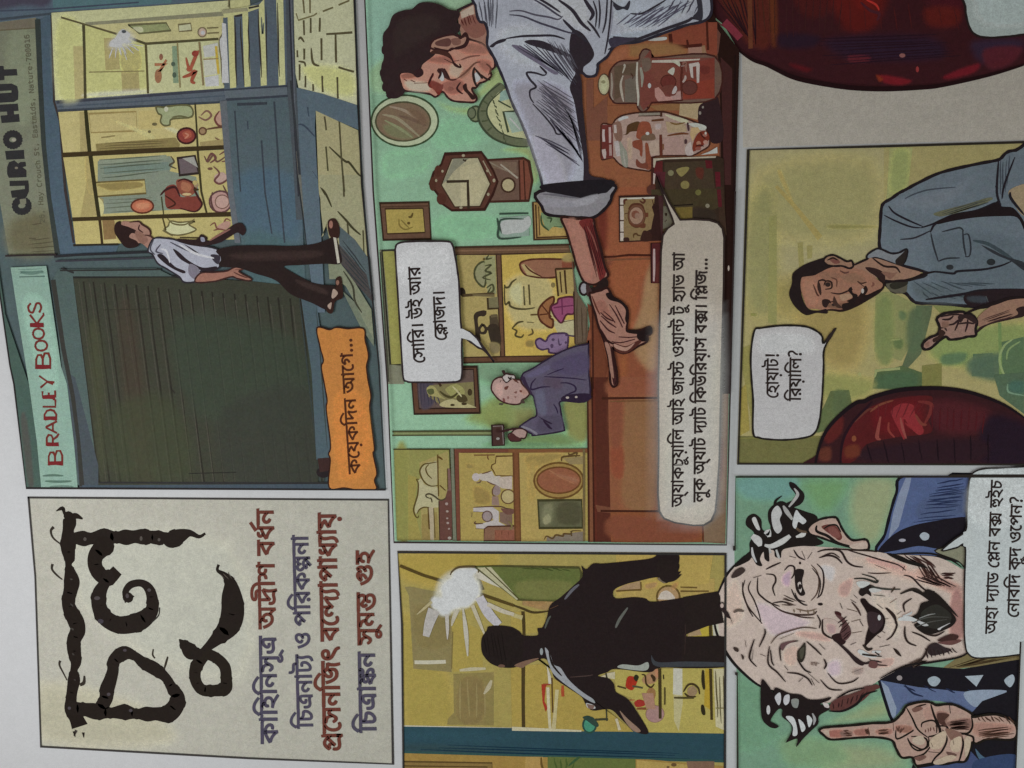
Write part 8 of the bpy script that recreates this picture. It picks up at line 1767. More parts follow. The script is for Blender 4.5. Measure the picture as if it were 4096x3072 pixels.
g 1201 66 2028,-265,-1,183,-211,1 18
g 1202 24 2027,-121,-1,182,-210,1 18
g 1203 1 2026,46,-1,182,-210,1 18
g 1203 70 2026,94,-1,181,-210,1 18
g 1203 18 2024,319,-1,181,-209,2 18
g 1204 27 2024,452,-1,180,-209,2 18
g 1205 28 2023,565,-1,180,-209,2 18
g 1205 1 2023,565,-1,180,-209,2 18
g 1205 71 2023,613,-1,179,-209,2 18
g 1206 16 2022,811,-1,179,-208,3 18
g 1206 30 2021,912,-1,178,-208,3 18
g 1206 3 2021,959,-1,178,-208,3 18
g 1207 17 2020,1053,-1,178,-208,3 18
g 1207 1 2020,1098,-1,178,-208,4 18
g 1207 72 2020,1146,-1,177,-207,4 18
g 203 60 2019,1319,-1,177,-207,4 18
g 1199 69 2287,-1400,-1,188,-212,-1 18
g 1199 30 2286,-1262,-1,187,-212,-1 18
g 1199 0 2286,-1262,-1,187,-212,-1 18
g 1199 8 2285,-1063,-1,186,-211,-1 18
g 1200 68 2284,-897,-1,186,-211,0 18
g 1200 27 2284,-897,-1,186,-211,0 18
g 1200 1 2284,-781,-1,185,-211,0 18
g 1200 16 2283,-731,-1,185,-210,0 18
g 1201 59 2283,-579,-1,185,-210,1 18
g 1201 17 2282,-467,-1,184,-210,1 18
g 1201 1 2282,-420,-1,184,-210,1 18
g 1201 16 2282,-371,-1,184,-210,1 18
g 1203 2 2281,-220,-1,183,-209,1 18
g 1203 0 2280,-171,-1,183,-209,1 18
g 1203 65 2280,-23,-1,182,-209,2 18
g 1203 2 2279,106,-1,182,-209,2 18
g 1203 20 2279,155,-1,182,-208,2 18
g 1204 27 2278,263,-1,181,-208,2 18
g 1205 28 2278,376,-1,181,-208,3 18
g 1205 1 2278,376,-1,181,-208,3 18
g 1205 5 2277,424,-1,181,-208,3 18
g 1206 12 2276,594,-1,180,-208,3 18
g 1206 73 2276,702,-1,180,-207,3 18
g 1207 64 2275,866,-1,179,-207,4 18
g 1207 2 2274,980,-1,179,-207,4 18
g 1208 74 2274,1027,-1,178,-207,4 18
g 203 24 2273,1155,-1,178,-206,4 18
g 1209 62 2273,1318,-1,177,-206,5 18
g 1209 62 2272,1366,-1,177,-206,5 18
g 1209 62 2272,1413,-1,177,-206,5 18
O|panel_border|
k0 1210 37.8 -1696,5333,24,-833,38,-2199,114,-2301,36,-1971,4030,53,18,1918,19,2203
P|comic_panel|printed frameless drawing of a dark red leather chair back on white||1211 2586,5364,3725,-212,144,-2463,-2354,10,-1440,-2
O|chair_back|dark red leather chair back curving across the page
F 1212 2037,4827,57,-499,309,-263,196,-308,154,-100,165,-63,255,-137,253,-72,376,-68,372,-32,368,2,244,18,479,87,368,98,443,297,77,712,-1195,418,-1574,84
f 1213 2115,4700,2865,-142,35,-532,62,-185,170,-62,371,27,337,46,-9,181,-314,-518,-368,-96,-480,-83,-611,-13,-622,72,-442,142,-357,164,-154,106,-196,296
s 1214 1213 0.8 83 2269,4568,592,-28,90,-722,-188,-43,-168,157
s 1215 1216 0.6 56 2898,4538,91,-127,37,-559,-74,-59,-31,250
s 1217 1213 0.8 83 3086,4529,496,-24,23,-368,-322,-48
s 1218 1213 0.8 125 3492,4631,698,-34,-88,-629,-393,-33
s 1219 1220 0.7 97 3766,4496,321,-76,-64,-277,-173,32
s 1221 1213 0.7 125 4190,4597,760,-38,33,-483,-352,64
s 1222 1223 0.7 83 4570,4143,374,-17,-15,-206,-314,14
s 1224 1213 0.8 125 3538,3868,1104,-21,133,-275,-982,38
s 1225 1213 0.7 83 3037,3939,438,-43,-59,-147,-375,15
s 1226 1213 0.8 42 3157,3610,240,-72,-61,-47,-165,68
s 1227 1228 0.8 36 4119,3449,347,-75,-96,-58,-198,32
s 1229 1213 0.8 42 4806,3411,357,122,-32,-109,-275,-64
s 1230 1231 0.7 28 4082,3450,89,-53,-49,-35
s 1232 1213 0.8 97 5068,3768,537,3,-50,-180,-355,-84
s 1233 1234 0.7 56 5204,3678,405,8,-109,-191,-238,-39
s 1235 1236 0.6 42 3791,3672,223,-21,-22,-73,-198,7
H 1237 11.7 10 2373,4390,117,-229,487,201,12,-521
H 1238 13.3 9 2296,4394,389,-503,54,482,49,-611
H 1239 10 9 3090,4345,24,-509,584,480,-37,-428
H 1240 10 8 3775,4227,34,-321,1061,272,73,-295
H 1241 13.3 9 3414,3849,1350,-7,-1218,-272,1469,42
L0 1242 27.2 3898,4222,101,-90,99,-42,-22,-72
L0 1243 19.4 3958,4243,100,-53,39,-63
L0 1244 23.3 2094,4328,181,-195,154,-106
k0 1245 58.3 2058,4330,140,-181
k0 1246 77.8 2428,4077,181,-183
k0 1247 46.7 2701,4375,24,-598
L0 1248 46.7 2599,3757,154,-106,165,-63,255,-131,253,-72,376,-70,372,-30,368,2,244,16,479,89,368,98
F 1249 4390,3636,-5,-12,-16,-8,-20,1,-16,9,-7,13,6,13,16,7,19,-1,17,-8
F 1250 4540,3483,-3,-19,-8,-11,-10,0,-9,12,-4,19,2,19,8,11,11,0,9,-12
O|speech_bubble|cut-off speech bubble at the page corner
F 1251 4973,4438,25,-315,17,-109,42,-123,69,-70,121,-30,179,2,191,16,338,43,95,415,-130,244
K1 1252 23.3 4973,4438,25,-315,17,-109,42,-123,69,-70,121,-30,179,2,191,16,338,43,95,415,-130,244
s 1253 1251 0.6 83 5104,4312,593,-28,19,-361,-535,-1
P|comic_panel|printed panel of a man in a blue shirt pointing at himself|2703,2673,1399,2,2098,3,200,-3606,-3743,-26|1254 2703,2673,1399,2,2098,3,200,-3606,-3743,-26
O|shop_interior|
f 1255 2707,2690,1488,8,44,-1305,-1527,-374
s 1256 1255 0.8 278 2814,2455,1261,94,30,-895,-1147,20
s 1257 1258 0.7 167 2719,2070,305,122,81,-1310,-391,4
s 1259 1254 0.7 222 3234,881,829,124,-39,-793,-411,1
s 1260 1261 0.7 222 2969,1149,384,126,268,-397,-513,-128
f 1262 3048,2269,157,-158,355,-421,-50,-51,-277,368,-210,237
s 1263 1264 0.5 28 3046,2398,134,-287,51,-27,-135,338
f 1265 2966,1922,83,11,28,-1250,-98,28
f 1266 3287,1616,58,12,37,-484,-66,106
f 1267 3391,1582,63,5,-2,-143,-51,-12
s 1268 1269 0.8 28 3645,1817,455,-21,26,-26,-454,-5
f 1270 4258,2645,247,0,-40,-562,-222,-72
s 1271 1270 0.7 69 4297,2606,173,-5,-11,-366,-184,-72
f 1272 4163,1043,164,11,307,-160,-12,-340,-154,-290,-295,107
s 1273 1274 0.8 69 4166,938,189,11,25,-684,-192,27
s 1275 1276 0.8 42 4371,516,114,-1,-9,-118,-89,13
s 1277 1272 0.8 42 4422,844,89,-27,-9,-92,-76,14
f 1278 4609,894,175,-1,-8,-104,-96,-446,-145,-172,-52,40,102,317
s 1279 1280 0.8 83 4512,804,173,64,31,-459,-187,-65
s 1281 1254 0.8 111 4799,527,974,175,24,-494,-885,2
s 1282 1283 0.8 56 4907,342,273,25,-31,-131,-237,-26
f 1284 5244,341,210,12,38,-275,-249,13
s 1285 1286 0.8 83 5220,315,570,50,17,-353,-576,66
f 1287 5523,470,258,64,27,-535,-165,26,-91,105
k0 1288 35 5513,692,47,-746
L0 1289 23.3 5669,509,-95,-78,-42,-143,44,-158,66,-79
L0 1290 19.4 5744,482,-118,-90,-19,-118
f 1291 4193,132,290,79,218,-80,20,-185,-560,-1
s 1292 1291 0.8 69 4232,119,380,39,33,-212,-420,-1
f 1293 4698,211,213,26,12,-291,-215,0
k0 1294 27.2 4180,152,279,26
k0 1295 23.3 4182,79,23,93
F 1296 4036,106,-4,-18,-10,-10,-12,0,-11,10,-4,18,3,17,10,11,13,0,10,-11
k0 1297 19.4 4346,503,101,12
f 1298 4784,893,449,-18,-97,-64,-274,3
k0 1299 31.1 2781,806,65,-1
f 1300 2657,406,325,132,626,-136,0,-483,-31,-270,-128,-96,-445,-56,-186,53
s 1301 1302 0.8 111 3512,134,645,-67,-56,-228,-451,-41
f 1303 3699,-81,206,14,45,-202,-213,-244,-155,-55,-104,-1,148,299
s 1304 1305 0.8 56 3725,-81,168,-13,20,-256,-179,-55
f 1306 2978,-517,472,16,3,-95,-460,-17
f 1307 2662,-615,961,6,-56,-342,-899,-9
k0 1308 15.6 2676,-642,908,26
f 1309 2666,-82,78,82,50,-546,-119,-69
f 1310 5478,105,323,26,24,-474,-273,211
s 1311 1310 0.8 56 5643,26,163,13,8,-157,-165,26
L0 1312 17.5 5632,0,17,-92,165,-39
O|person|man in a blue shirt with one thumb pointing to his chest
F 1313 4197,1536,-15,65,4,180,6,193,25,69,73,43,85,62,73,37,134,73,242,107,363,79,193,32,59,23,58,61,95,22,311,16,91,-1743,-235,131,-269,-74,-158,-44,-199,15,-250,28,-250,9,-77,40,-78,79,-126,15,-79,79,-38,13,62,39,226,-3,184,75,-341,108,-103,80,-52,39
K1 1314 35 4197,1536,-15,65,4,180,6,193,25,69,73,43,85,62,73,37,134,73,242,107,363,79,193,32,59,23,58,61,95,22,311,16,91,-1743,-235,131,-269,-74,-158,-44,-199,15,-250,28,-250,9,-77,40,-78,79,-126,15,-79,79,-38,13,62,39,226,-3,184,75,-341,108,-103,80,-52,39
s 1315 1313 0.7 111 4727,1707,985,-82,29,-574,-861,-55
s 1316 1313 0.6 111 4280,2036,673,187,239,108,-351,-371
s 1317 1318 0.7 83 4560,1181,566,-123,6,-143,-500,31
L0 1319 19.4 4268,2010,65,-78,140,-79,177,-81
L0 1319 17.5 4222,1909,127,-67,164,-67,113,-15
L0 1320 23.3 4626,1760,147,48,193,86,244,45,191,85
F 1321 4772,1821,194,79,280,51,167,79,9,56,-30,127,43,-127,29,-102,135,-28,119,-154,4,-88,-82,140,-183,17,-244,-8,-244,-33,-171,-35
L0 1319 23.3 4727,1707,34,76,36,25
L0 1322 17.5 4406,1636,137,10,98,37,97,49
L0 1323 17.5 4734,1700,36,-148,57,-168
L0 1324 17.5 4827,1384,85,31,149,4
L0 1325 17.5 4851,1711,122,30,73,11,39,-39
L0 1323 17.5 5071,1739,20,-167,31,-141
L0 1323 15.6 5086,1675,50,-1,30,-128,-8,-103,-49,-12
F 1326 4993,1317,-2,-9,-6,-9,-11,-6,-12,-3,-14,0,-13,4,-11,6,-7,9,-3,10,2,9,6,9,11,6,12,3,14,0,13,-4,11,-6,7,-9
F 1327 5435,1369,-2,-12,-7,-11,-12,-8,-15,-4,-17,0,-15,5,-13,8,-8,11,-4,12,2,12,8,11,12,8,15,4,16,0,16,-5,12,-8,9,-11
L0 1328 23.3 4695,1257,112,12,187,-22,48,25,258,15,183,36,120,50
L0 1329 35 5188,1609,161,-41,189,-118,101,-78
F 1330 5276,1557,125,-54,150,-79,189,-66,4,-90,-141,105,-175,79
L0 1331 23.3 5640,1359,102,-52
H 1332 13.3 7 4548,1168,232,-158,342,138,371,-30
H 1333 13.3 6 4666,1050,91,-92,371,35,321,-3
L0 1334 27.2 4707,959,173,24,247,36,184,37,444,7
F 1335 5128,1006,245,49,382,8,5,-115,-185,-11,-85,-25,-158,-44,-175,28
s 1336 1335 0.8 28 5153,993,198,-2,3,-78,-173,15
L0 1337 15.6 5351,991,28,-65
F 1338 4768,1923,316,82,242,71,37,-26,-203,-84,-243,-71,-110,-11
H 1339 11.7 4 4781,1910,545,153,-482,-186,532,160
L0 1340 13.6 4440,2083,97,49,171,47,270,18
H 1341 11.7 5 5417,2463,4,-352,101,436,-5,-413
L0 1342 23.3 5416,2475,-2,-338,50,-153
L0 1342 19.4 5584,2508,-95,-298,-17,-150
F 1343 5552,2159,145,59,224,32,23,-427,-229,43,-105,115,-66,102
L0 1320 27.2 5554,2133,15,-75,145,-180
F 1344 4060,1474,99,63,63,-14,90,-40,87,5,80,37,3,-84,-53,-103,-88,28,-102,40,-89,27,-88,-11
K1 1345 23.3 4060,1474,99,63,63,-14,90,-40,87,5,80,37,3,-84,-53,-103,-88,28,-102,40,-89,27,-88,-11
F 1346 4364,1404,61,64,54,51,-3,-91,-47,-90,-50,14
F 1347 4273,1146,100,12,113,11,15,-78,-23,-52,-113,1,-65,40
F 1348 4323,1145,162,37,15,-52,-111,-51,-64,14
F 1349 3906,1359,119,37,62,38,101,-14,153,-54,152,-54,139,-41,-23,-39,-174,-49,-138,2,-178,28,-125,-25
F 1350 4040,1331,114,-15,90,-53,15,-91,-36,-26,-66,79,-78,54
F 1351 4218,1277,126,-15,50,12,-72,-77,-52,27
L0 1352 23.3 3906,1353,106,50,62,25
L0 1353 21.4 4112,1434,129,-93,126,-15,53,-65
L0 1352 27.2 4248,1146,125,25,150,11,148,63,123,24
F 1354 3342,1223,51,26,89,12,24,65,127,24,102,-15,50,39,64,-27,90,-27,115,-41,142,-106,40,-40,-36,-78,-136,-90,-187,-103,-127,-25,-78,27,-76,-13,-78,14,-103,15,-55,132,-28,106
s 1355 1356 0.7 42 3481,1300,281,-17,3,-92,-204,3
s 1357 1354 0.7 42 3355,1197,156,-55,6,-237,-116,28
s 1358 1359 0.7 42 3738,1244,202,36,130,-106,-202,-36
s 1360 1354 0.8 33 3593,931,307,-3,-23,-66,-205,2
F 1361 3529,1430,63,12,-12,-39,40,-53,102,-1,-88,-25,-101,-51,-51,-26,-89,-12,-57,-18,-4,-99,29,-145,67,-107,104,-21,89,19,14,-53,-116,8,-115,-25,-92,60,-66,80,-41,106,29,119,4,105,63,65,88,51
F 1362 3580,1403,25,52,75,18,78,-34,77,-40,50,6,21,-59,-43,-25,-77,27,-102,1,-64,14
K1 1352 23.3 3580,1403,25,52,75,18,78,-34,77,-40,50,6,21,-59,-43,-25,-77,27,-102,1,-64,14
F 1363 3643,1428,77,5,39,-46,-63,-12
L0 1353 17.5 3618,1415,63,26,52,-27
L0 373 27.2 3621,851,77,0,103,-8,126,45,137,77,136,90,48,78,-65,66
F 1364 3813,849,89,26,175,90,148,103,-26,14,-149,-64,-4,104,-72,-116,-100,-65,-76,-26
F 1365 3523,1181,26,-39,16,-93,-13,-26,-34,80
L0 1366 19.4 3523,1181,50,13,39,-14
F 1367 3663,1140,-5,-15,-15,-9,-19,0,-16,9,-6,16,5,15,15,10,19,-1,16,-9
L0 1366 17.5 3588,1128,24,52,58,-14,2,-65,-70,-13
L0 1368 13.6 3662,1219,65,-27,2,-79
L0 1369 23.3 3592,970,52,-14,26,-26
F 1370 3580,970,77,-14,-12,-39,-24,-39,-40,26
F 1371 3726,910,-4,-10,-12,-5,-14,0,-12,6,-4,9,4,9,11,6,15,0,11,-6
L0 1372 15.6 3670,943,38,0,27,-40
L0 1366 15.6 3667,1048,102,-14,101,38,38,13
F 1373 3770,1021,127,12,1,-40,-101,-38
F 1374 3858,1072,36,39,15,-65,52,-27,-11,-66,-76,-12,-26,13,63,39
F 373 3950,966,37,39,11,40,48,77,27,-52,-36,-65,-48,-78,-63,-26
F 1375 4032,1064,-3,-17,-7,-10,-9,0,-8,10,-4,17,3,17,7,10,9,0,8,-10
L0 1376 15.6 3956,1176,39,-27,63,13
L0 1377 19.4 3982,1149,52,-39
L0 1378 17.5 4110,1109,25,25,-14,27
L0 1379 15.6 3762,1296,51,-27,51,12
F 1380 3706,1008,41,-79,53,-53,-51,0,-53,54
L0 1381 15.6 3472,1143,42,-106,26,-27
F 1382 5299,784,142,115,133,51,186,11,106,24,9,-180,-242,-63,-183,-37,-120,-64,-65,52
L0 1352 35 5137,798,146,64,170,50,145,50,161,11
F 1383 5317,654,195,63,181,64,-16,64,87,25,5,-103,-135,-38,-244,-63,-119,-90
H 1384 11.7 5 5326,719,303,114,-264,-153,316,101
F 1385 4834,736,30,39,73,32,174,11,26,-33,49,13,78,-79,-8,-91,3,-78,-86,-12,-74,-20,-112,-12,-51,33,-85,-65,-73,-66,-62,-12,-27,39,23,53,61,45,74,33,23,65,-15,52
K1 1386 31.1 4834,736,30,39,73,32,174,11,26,-33,49,13,78,-79,-8,-91,3,-78,-86,-12,-74,-20,-112,-12,-51,33,-85,-65,-73,-66,-62,-12,-27,39,23,53,61,45,74,33,23,65,-15,52
F 1387 5063,773,124,12,77,-66,-10,-39,-115,66,-47,-51
L0 1383 19.4 4864,762,124,25,125,-1
L0 1383 21.4 4891,735,74,0,49,38
L0 1383 21.4 4943,670,74,12,49,39,49,0
L0 1383 19.4 5033,604,34,91,11,39
L0 1383 19.4 5146,590,21,91,-2,52
L0 1383 19.4 5067,682,99,12,75,-13
F 1388 4858,605,37,13,39,-40,-59,-65,-62,-39,-14,39,61,39
L0 1383 17.5 4870,631,49,13,27,-40
s 1389 1385 0.8 19 4892,709,74,0,-9,-66,-63,1
s 1390 1385 0.8 19 4713,461,50,26,2,-52,-37,-13
O|chair_back|dark red chair back in the corner of the panel
F 1391 3543,-1034,26,220,54,192,87,150,138,149,139,108,89,21,88,47,253,74,253,26,252,1,253,-33,253,-79,204,-93,195,-131,241,-171,148,-451
F 1392 3853,-921,18,273,109,218,125,135,189,94,253,54,228,14,52,-53,-42,-214,32,-161,-381,-56,-318,-83,-111,-178
s 1393 1392 0.8 111 4168,-268,506,108,15,-375,-446,-43
s 1394 1395 0.8 139 4801,-160,632,-104,14,-293,-567,-3
s 1396 1397 0.9 111 5436,-331,506,-170,20,-399,-625,-6
s 1398 1391 0.8 83 4119,-728,1205,117,13,-295,-1212,-12
s 1399 1400 0.8 42 3873,-730,155,29,17,-136,-155,-29
s 1401 1391 0.7 42 3588,-759,129,28,5,-164,-131,-1
s 1402 1391 0.8 42 3635,-595,201,232,6,-204,-152,-137
F 1403 4374,-308,100,81,140,-13,29,-107,96,-174,-36,-67,-78,53,-107,134,19,-161,-10,-81,-55,107,-69,134
s 1404 1405 0.8 22 4532,-441,195,-93,-11,-41,-130,67
V 1406 4261,-375,19,4240,-510,36,4231,-618,42,4271,-645,17
V 1407 4353,-442,19,4357,-537,25,4424,-617,17
V 1408 4479,-388,14,4509,-509,31,4552,-630,17
L0 1409 23.3 3968,-444,137,135,64,28
L0 1410 23.3 4144,-322,100,81,152,54
L0 1411 27.2 3828,-948,17,273,97,217,162,190,62,67
L0 1412 31.1 4643,-347,68,-107,64,-13
L0 1413 38.9 4663,-200,140,-26,4,-94,-58,-134
F 1414 4000,-633,-5,-21,-12,-13,-16,0,-14,12,-5,21,4,21,13,13,16,0,13,-13
H 1415 11.7 7 4230,-201,7,-201,539,242,-143,-241
H 1416 13.3 8 4828,-213,14,-348,543,270,-12,-293
H 1417 13.3 8 4117,-673,73,-258,1257,374,16,-361
L0 1418 42.8 3541,-992,28,178,54,192,87,150,138,149,139,108,89,17,88,48,253,74,253,27,253,0,252,-33,254,-79,203,-92,195,-132
O|speech_bubble|white speech bubble with the two-line question
F 1419 2824,618,78,33,207,25,195,-1,130,-21,104,-54,47,-53,21,-73,124,171,-116,-231,-4,-201,-2,-201,-7,-202,-22,-244,-49,-136,-103,-55,-222,-29,-198,6,-106,19,-67,55,-8,383,-25,271,-11,270
K1 1420 23.3 2824,618,78,33,207,25,195,-1,130,-21,104,-54,47,-53,21,-73,124,171,-116,-231,-4,-201,-2,-201,-7,-202,-22,-244,-49,-136,-103,-55,-222,-29,-198,6,-106,19,-67,55,-8,383,-25,271,-11,270
s 1421 1419 0.6 83 2903,591,532,-3,45,-241,-572,3
V 1206 3736,649,6,3668,546,47,3632,480,11
g 1205 63 3111,-167,-3,179,-210,1 18
g 1205 3 3110,-105,-3,179,-210,1 18
g 1205 1 3109,-10,-3,178,-210,1 18
g 1206 27 3108,37,-3,178,-210,2 18
g 1206 28 3107,149,-3,178,-209,2 18
g 1206 1 3107,149,-3,178,-209,2 18
g 1206 16 3106,196,-3,178,-209,2 18
g 1207 75 3104,297,-3,177,-209,2 18
g 1205 2 3366,-197,-2,183,-209,2 18
g 1205 20 3365,-148,-2,183,-209,2 18
g 1206 27 3364,-39,-2,183,-209,3 18
g 1206 28 3362,76,-2,182,-208,3 18
g 1206 1 3362,76,-2,182,-208,3 18
g 1207 2 3362,124,-2,182,-208,3 18
g 1207 69 3361,173,-2,182,-208,3 18
g 1207 76 3359,305,-2,181,-208,3 18
O|panel_border|
k0 1422 47.2 6200,2678,-2098,-3,-1399,-2,-46,-3627,3743,26
P|comic_panel|printed close-up panel of the bald old man raising one finger|2640,-1089,2389,30,186,131,270,40,912,9,104,-1857,-584,-268,27,-1962,-3220,-176,-28,1602,-437,299,42,1245,341,68|1423 2640,-1089,3766,46,95,-1693,-584,-268,27,-1962,-3220,-176,-28,1602,-54,1612
O|panel_tint|
s 1424 1423 0.9 111 2644,-1099,703,8,-59,-278,-532,-7
s 1425 1423 0.9 167 3414,-1132,523,7,-172,-375,-184,-3,-96,137
s 1426 1423 0.9 167 4002,-1124,491,5,-145,-648,-152,-141,-244,273
s 1427 1423 0.9 167 3943,-3993,473,237,62,-257,-719,-104
s 1428 1423 0.9 222 3630,-4373,806,38,276,-293,-936,-106
s 1429 1430 0.8 167 3221,-4318,543,25,278,-281,-676,-120
s 1431 1432 0.7 167 2687,-3606,317,-134,217,-578,-519,-172
O|person|bald old man with wild white side hair and a raised finger
F 1433 4562,-1063,781,22,626,7,57,-1110,-1023,114,-700,40,58,224,55,277,57,220
K1 1434 34.2 4562,-1063,781,22,626,7,57,-1110,-1023,114,-700,40,58,224,55,277,57,220
f 1435 4569,-1090,64,14,-21,-137,-44,-192,-55,-262,-112,-154,42,305,56,234
s 1436 1433 0.7 69 4720,-1348,504,144,15,-340,-510,-50
H 1437 15 10 4904,-1154,315,58,-566,-527,561,65
H 1438 13.3 6 4843,-1237,405,60,-462,-238,471,21
F 1439 4290,-1976,136,183,177,114,255,73,406,62,7,-150,-99,-84,-173,-141,-258,22,-257,-61
F 1440 4596,-1831,-7,-11,-19,-8,-24,0,-20,6,-7,11,7,12,19,7,24,1,19,-7
F 1441 4749,-1773,43,42,59,-26,-4,-55,-57,-15
F 1442 4923,-1949,318,62,50,-275,-106,95
K1 1443 15.6 4923,-1949,318,62,50,-275,-106,95
f 1444 5058,-3373,326,266,575,76,12,-224,-731,-111,-141,-48
H 1445 16.7 5 5136,-3356,746,294,-694,-306,713,167
F 1446 5385,-3135,179,35,346,-17,-9,-84,-331,-40,-130,38
F 1447 4356,-3542,180,121,103,76,601,-21,142,19,546,119,43,-27,18,-366,-220,-9,-439,-17,-522,-7,-266,76
f 1448 4369,-3542,437,-69,524,-36,464,18,-265,-124,-110,-148,-160,94,-211,34,-183,7,-208,-66,-75,-119,-64,-75,-57,128
f 1449 4376,-3548,88,-76,102,-255,-9,-116,-46,-31,-51,157
k0 1450 34.2 4356,-3549,59,-192,75,-228,35,-71
H 1451 16.7 5 4608,-3575,174,-94,806,46,132,-65
L0 1451 21.8 4648,-3588,95,-97,120,-38
F 1452 5330,-3647,464,33,-201,-122,-151,-92
F 1453 4617,-3503,-5,-19,-16,-12,-19,-1,-16,11,-7,18,5,19,16,12,19,1,16,-11
F 1454 4907,-3507,77,39,67,-47,-49,-74,-66,12
f 1455 5322,-3455,205,22,-71,-145
F 1456 5762,-3488,86,74,29,-70,-47,-87
f 1447 5419,-3901,110,148,278,125,182,7,6,-943,-1230,-62,24,89,572,173
f 1457 4845,-4620,157,35,182,68,229,156,124,-139,96,-111,-653,-92
F 1458 5478,-4344,95,-96,186,-78,157,-21,-182,-9,-184,49
F 1459 5497,-4487,425,92,11,-230,-429,-22
F 1460 2530,-2327,79,116,133,117,133,101,132,74,293,20,240,-23,198,-10,198,-10,262,-22,262,-37,260,-8,258,-22,236,-119,80,-81,-10,-642,113,-221,-112,-102,-308,-96,-337,-69,-129,-77,-142,-91,-116,-91,-197,-94,-251,-126,-350,-15,-178,81,-192,65,-178,80,-168,169,-111,127,-113,185,-86,244,9,317
s 1461 1460 0.5 125 4004,-2038,721,-123,396,-213,-258,-7,-525,155
s 1462 1463 0.7 83 4725,-2161,497,-183,-19,-139,-342,158
s 1464 1460 0.8 56 5124,-2458,129,4,36,-531,-170,37
s 1465 1460 0.8 69 3857,-2379,168,89,-45,-227,-119,-3
s 1466 1460 0.7 69 3379,-2961,322,-18,83,-112,-349,46
s 1467 1460 0.8 83 2914,-2603,461,-158,190,-108,-399,-185,-193,167
s 1468 1460 0.8 83 3738,-3351,158,63,33,-200,-159,-35
s 1469 1460 0.8 56 3638,-2145,173,-24,-21,-183,-108,53
s 1470 1460 0.8 56 3203,-2282,105,59,-9,-198,-94,26
s 1471 1460 0.6 83 2533,-2527,159,204,90,-484,-242,-152
s 1472 1460 0.6 111 4215,-2482,330,-75,17,-480,-175,136
s 1473 1460 0.5 56 3250,-3195,161,48,-21,-246,-136,25
s 1474 1460 0.7 42 4243,-3319,261,67,-22,-115,-210,-22
s 1475 1476 0.6 42 4175,-2035,419,-74,-23,-84,-368,75
F 1477 2649,-2196,133,159,39,43,-2,99,52,114,-96,96,12,99,79,43,82,-68,15,-112,82,-55,11,84,-28,84,10,126,131,99,134,-67,147,-53,133,-54,3,-111,-52,-29,29,-97,108,-82,-105,-44,-159,-3,-198,-46,-25,-99,-67,12,-14,70,-54,-1,3,-127,-54,27,-16,85,-38,-86,28,-84,-67,12,-55,84,-40,-43
V 1477 3181,-1322,8,3109,-1386,31,3098,-1483,19
V 1478 3263,-1159,19,3297,-1196,69,3351,-1257,78,3392,-1319,92,3368,-1389,83,3263,-1439,83,3198,-1496,83
F 1479 2841,-1613,39,28,42,-97,15,-56,-41,13
F 1480 3066,-1526,65,85,54,-83,-24,-84,29,-111,-52,-57,-55,83
F 1481 3344,-1493,54,-55,68,-68,-39,-43,-53,27,-25,-84,-41,55
V 1482 2845,-1810,56,2913,-1865,97,2941,-1935,42
V 1483 3005,-1793,56,3031,-1764,69,3045,-1820,42
V 1484 2847,-1951,17,2863,-2049,31,2904,-2133,14
V 1485 2994,-1920,28,3075,-1932,56,3193,-1873,69,3285,-1801,42
V 1486 3352,-1814,22,3430,-1785,56,3456,-1742,22
V 1487 3129,-1973,22,3157,-2057,28,3171,-2085,8
V 1487 3048,-1947,19,3063,-2017,28
V 1488 3197,-1440,19,3238,-1509,50,3307,-1605,28
V 1489 3318,-1230,14,3359,-1299,36,3315,-1382,33,3263,-1453,19
L0 1490 28 3349,-1702,54,-41,106,-12
F 1491 3482,-1714,77,85,104,44,118,16,40,-27,55,-111,69,-96,66,-40,144,10,17,-118,-184,24,-186,52,-186,66,-93,26
K1 1492 28 3482,-1714,77,85,104,44,118,16,40,-27,55,-111,69,-96,66,-40,144,10,17,-118,-184,24,-186,52,-186,66,-93,26
F 1493 3639,-1683,105,30,79,-41,56,-110,-38,-42,-67,54,-67,41
F 1494 3718,-1696,79,2,56,-96,-39,-29,-67,40
L0 1492 31.1 3586,-1670,2,-70,120,-53,121,-82,145,-38
L0 1492 18.7 3666,-1710,65,43,79,1,54,-82
F 1495 3974,-1899,169,38,2,-77,-144,-3
L0 1496 24.9 2438,-2587,92,232,79,130,159,174
L0 1496 31.1 2415,-2818,29,-173,72,-171,112,-185,126,-141,180,-154,151,-67
L0 1496 21.8 3085,-3709,178,-51,192,-95
L0 1497 18.7 3778,-1945,158,-11,262,-8,79,-13
F 1498 3355,-2222,86,16,14,-42,-18,-85,9,-85,29,-84,-39,-29,-41,27,-35,84
F 1499 3385,-2377,33,15,16,-84,-13,-43,-21,42
F 1498 3432,-2418,-3,-20,-10,-13,-11,0,-10,12,-4,20,3,20,9,13,12,0,10,-12
L0 1498 18.7 3314,-2449,56,-113,82,-68,53,-13
L0 1498 14 3355,-2491,42,-84,81,-26
L0 1500 18.7 3228,-2225,52,58,60,-13,2,-84,-32,-58
L0 1500 17.1 3598,-2132,69,-82,17,-141,-23,-142,-51,-58
L0 1501 14 3532,-2147,69,-83,30,-126,-23,-142,-64,-87
L0 1500 14 3547,-2189,82,-111,17,-112,-23,-128
L0 1502 18.7 2922,-2317,3,-171,69,-84,82,-55,108,-39
L0 1502 18.7 3015,-2272,94,-12,22,-71,-32,-86,29,-99
L0 1502 15.6 2774,-2349,-25,-144,58,-170,83,-112,97,-112
L0 1502 14 2842,-2362,-26,-100,71,-141,57,-156,29,-128
L0 1502 15.6 2747,-2379,10,-142,64,-184,56,-99
L0 1500 18.7 3014,-2216,79,45,93,44
L0 1500 15.6 3277,-2047,81,-20
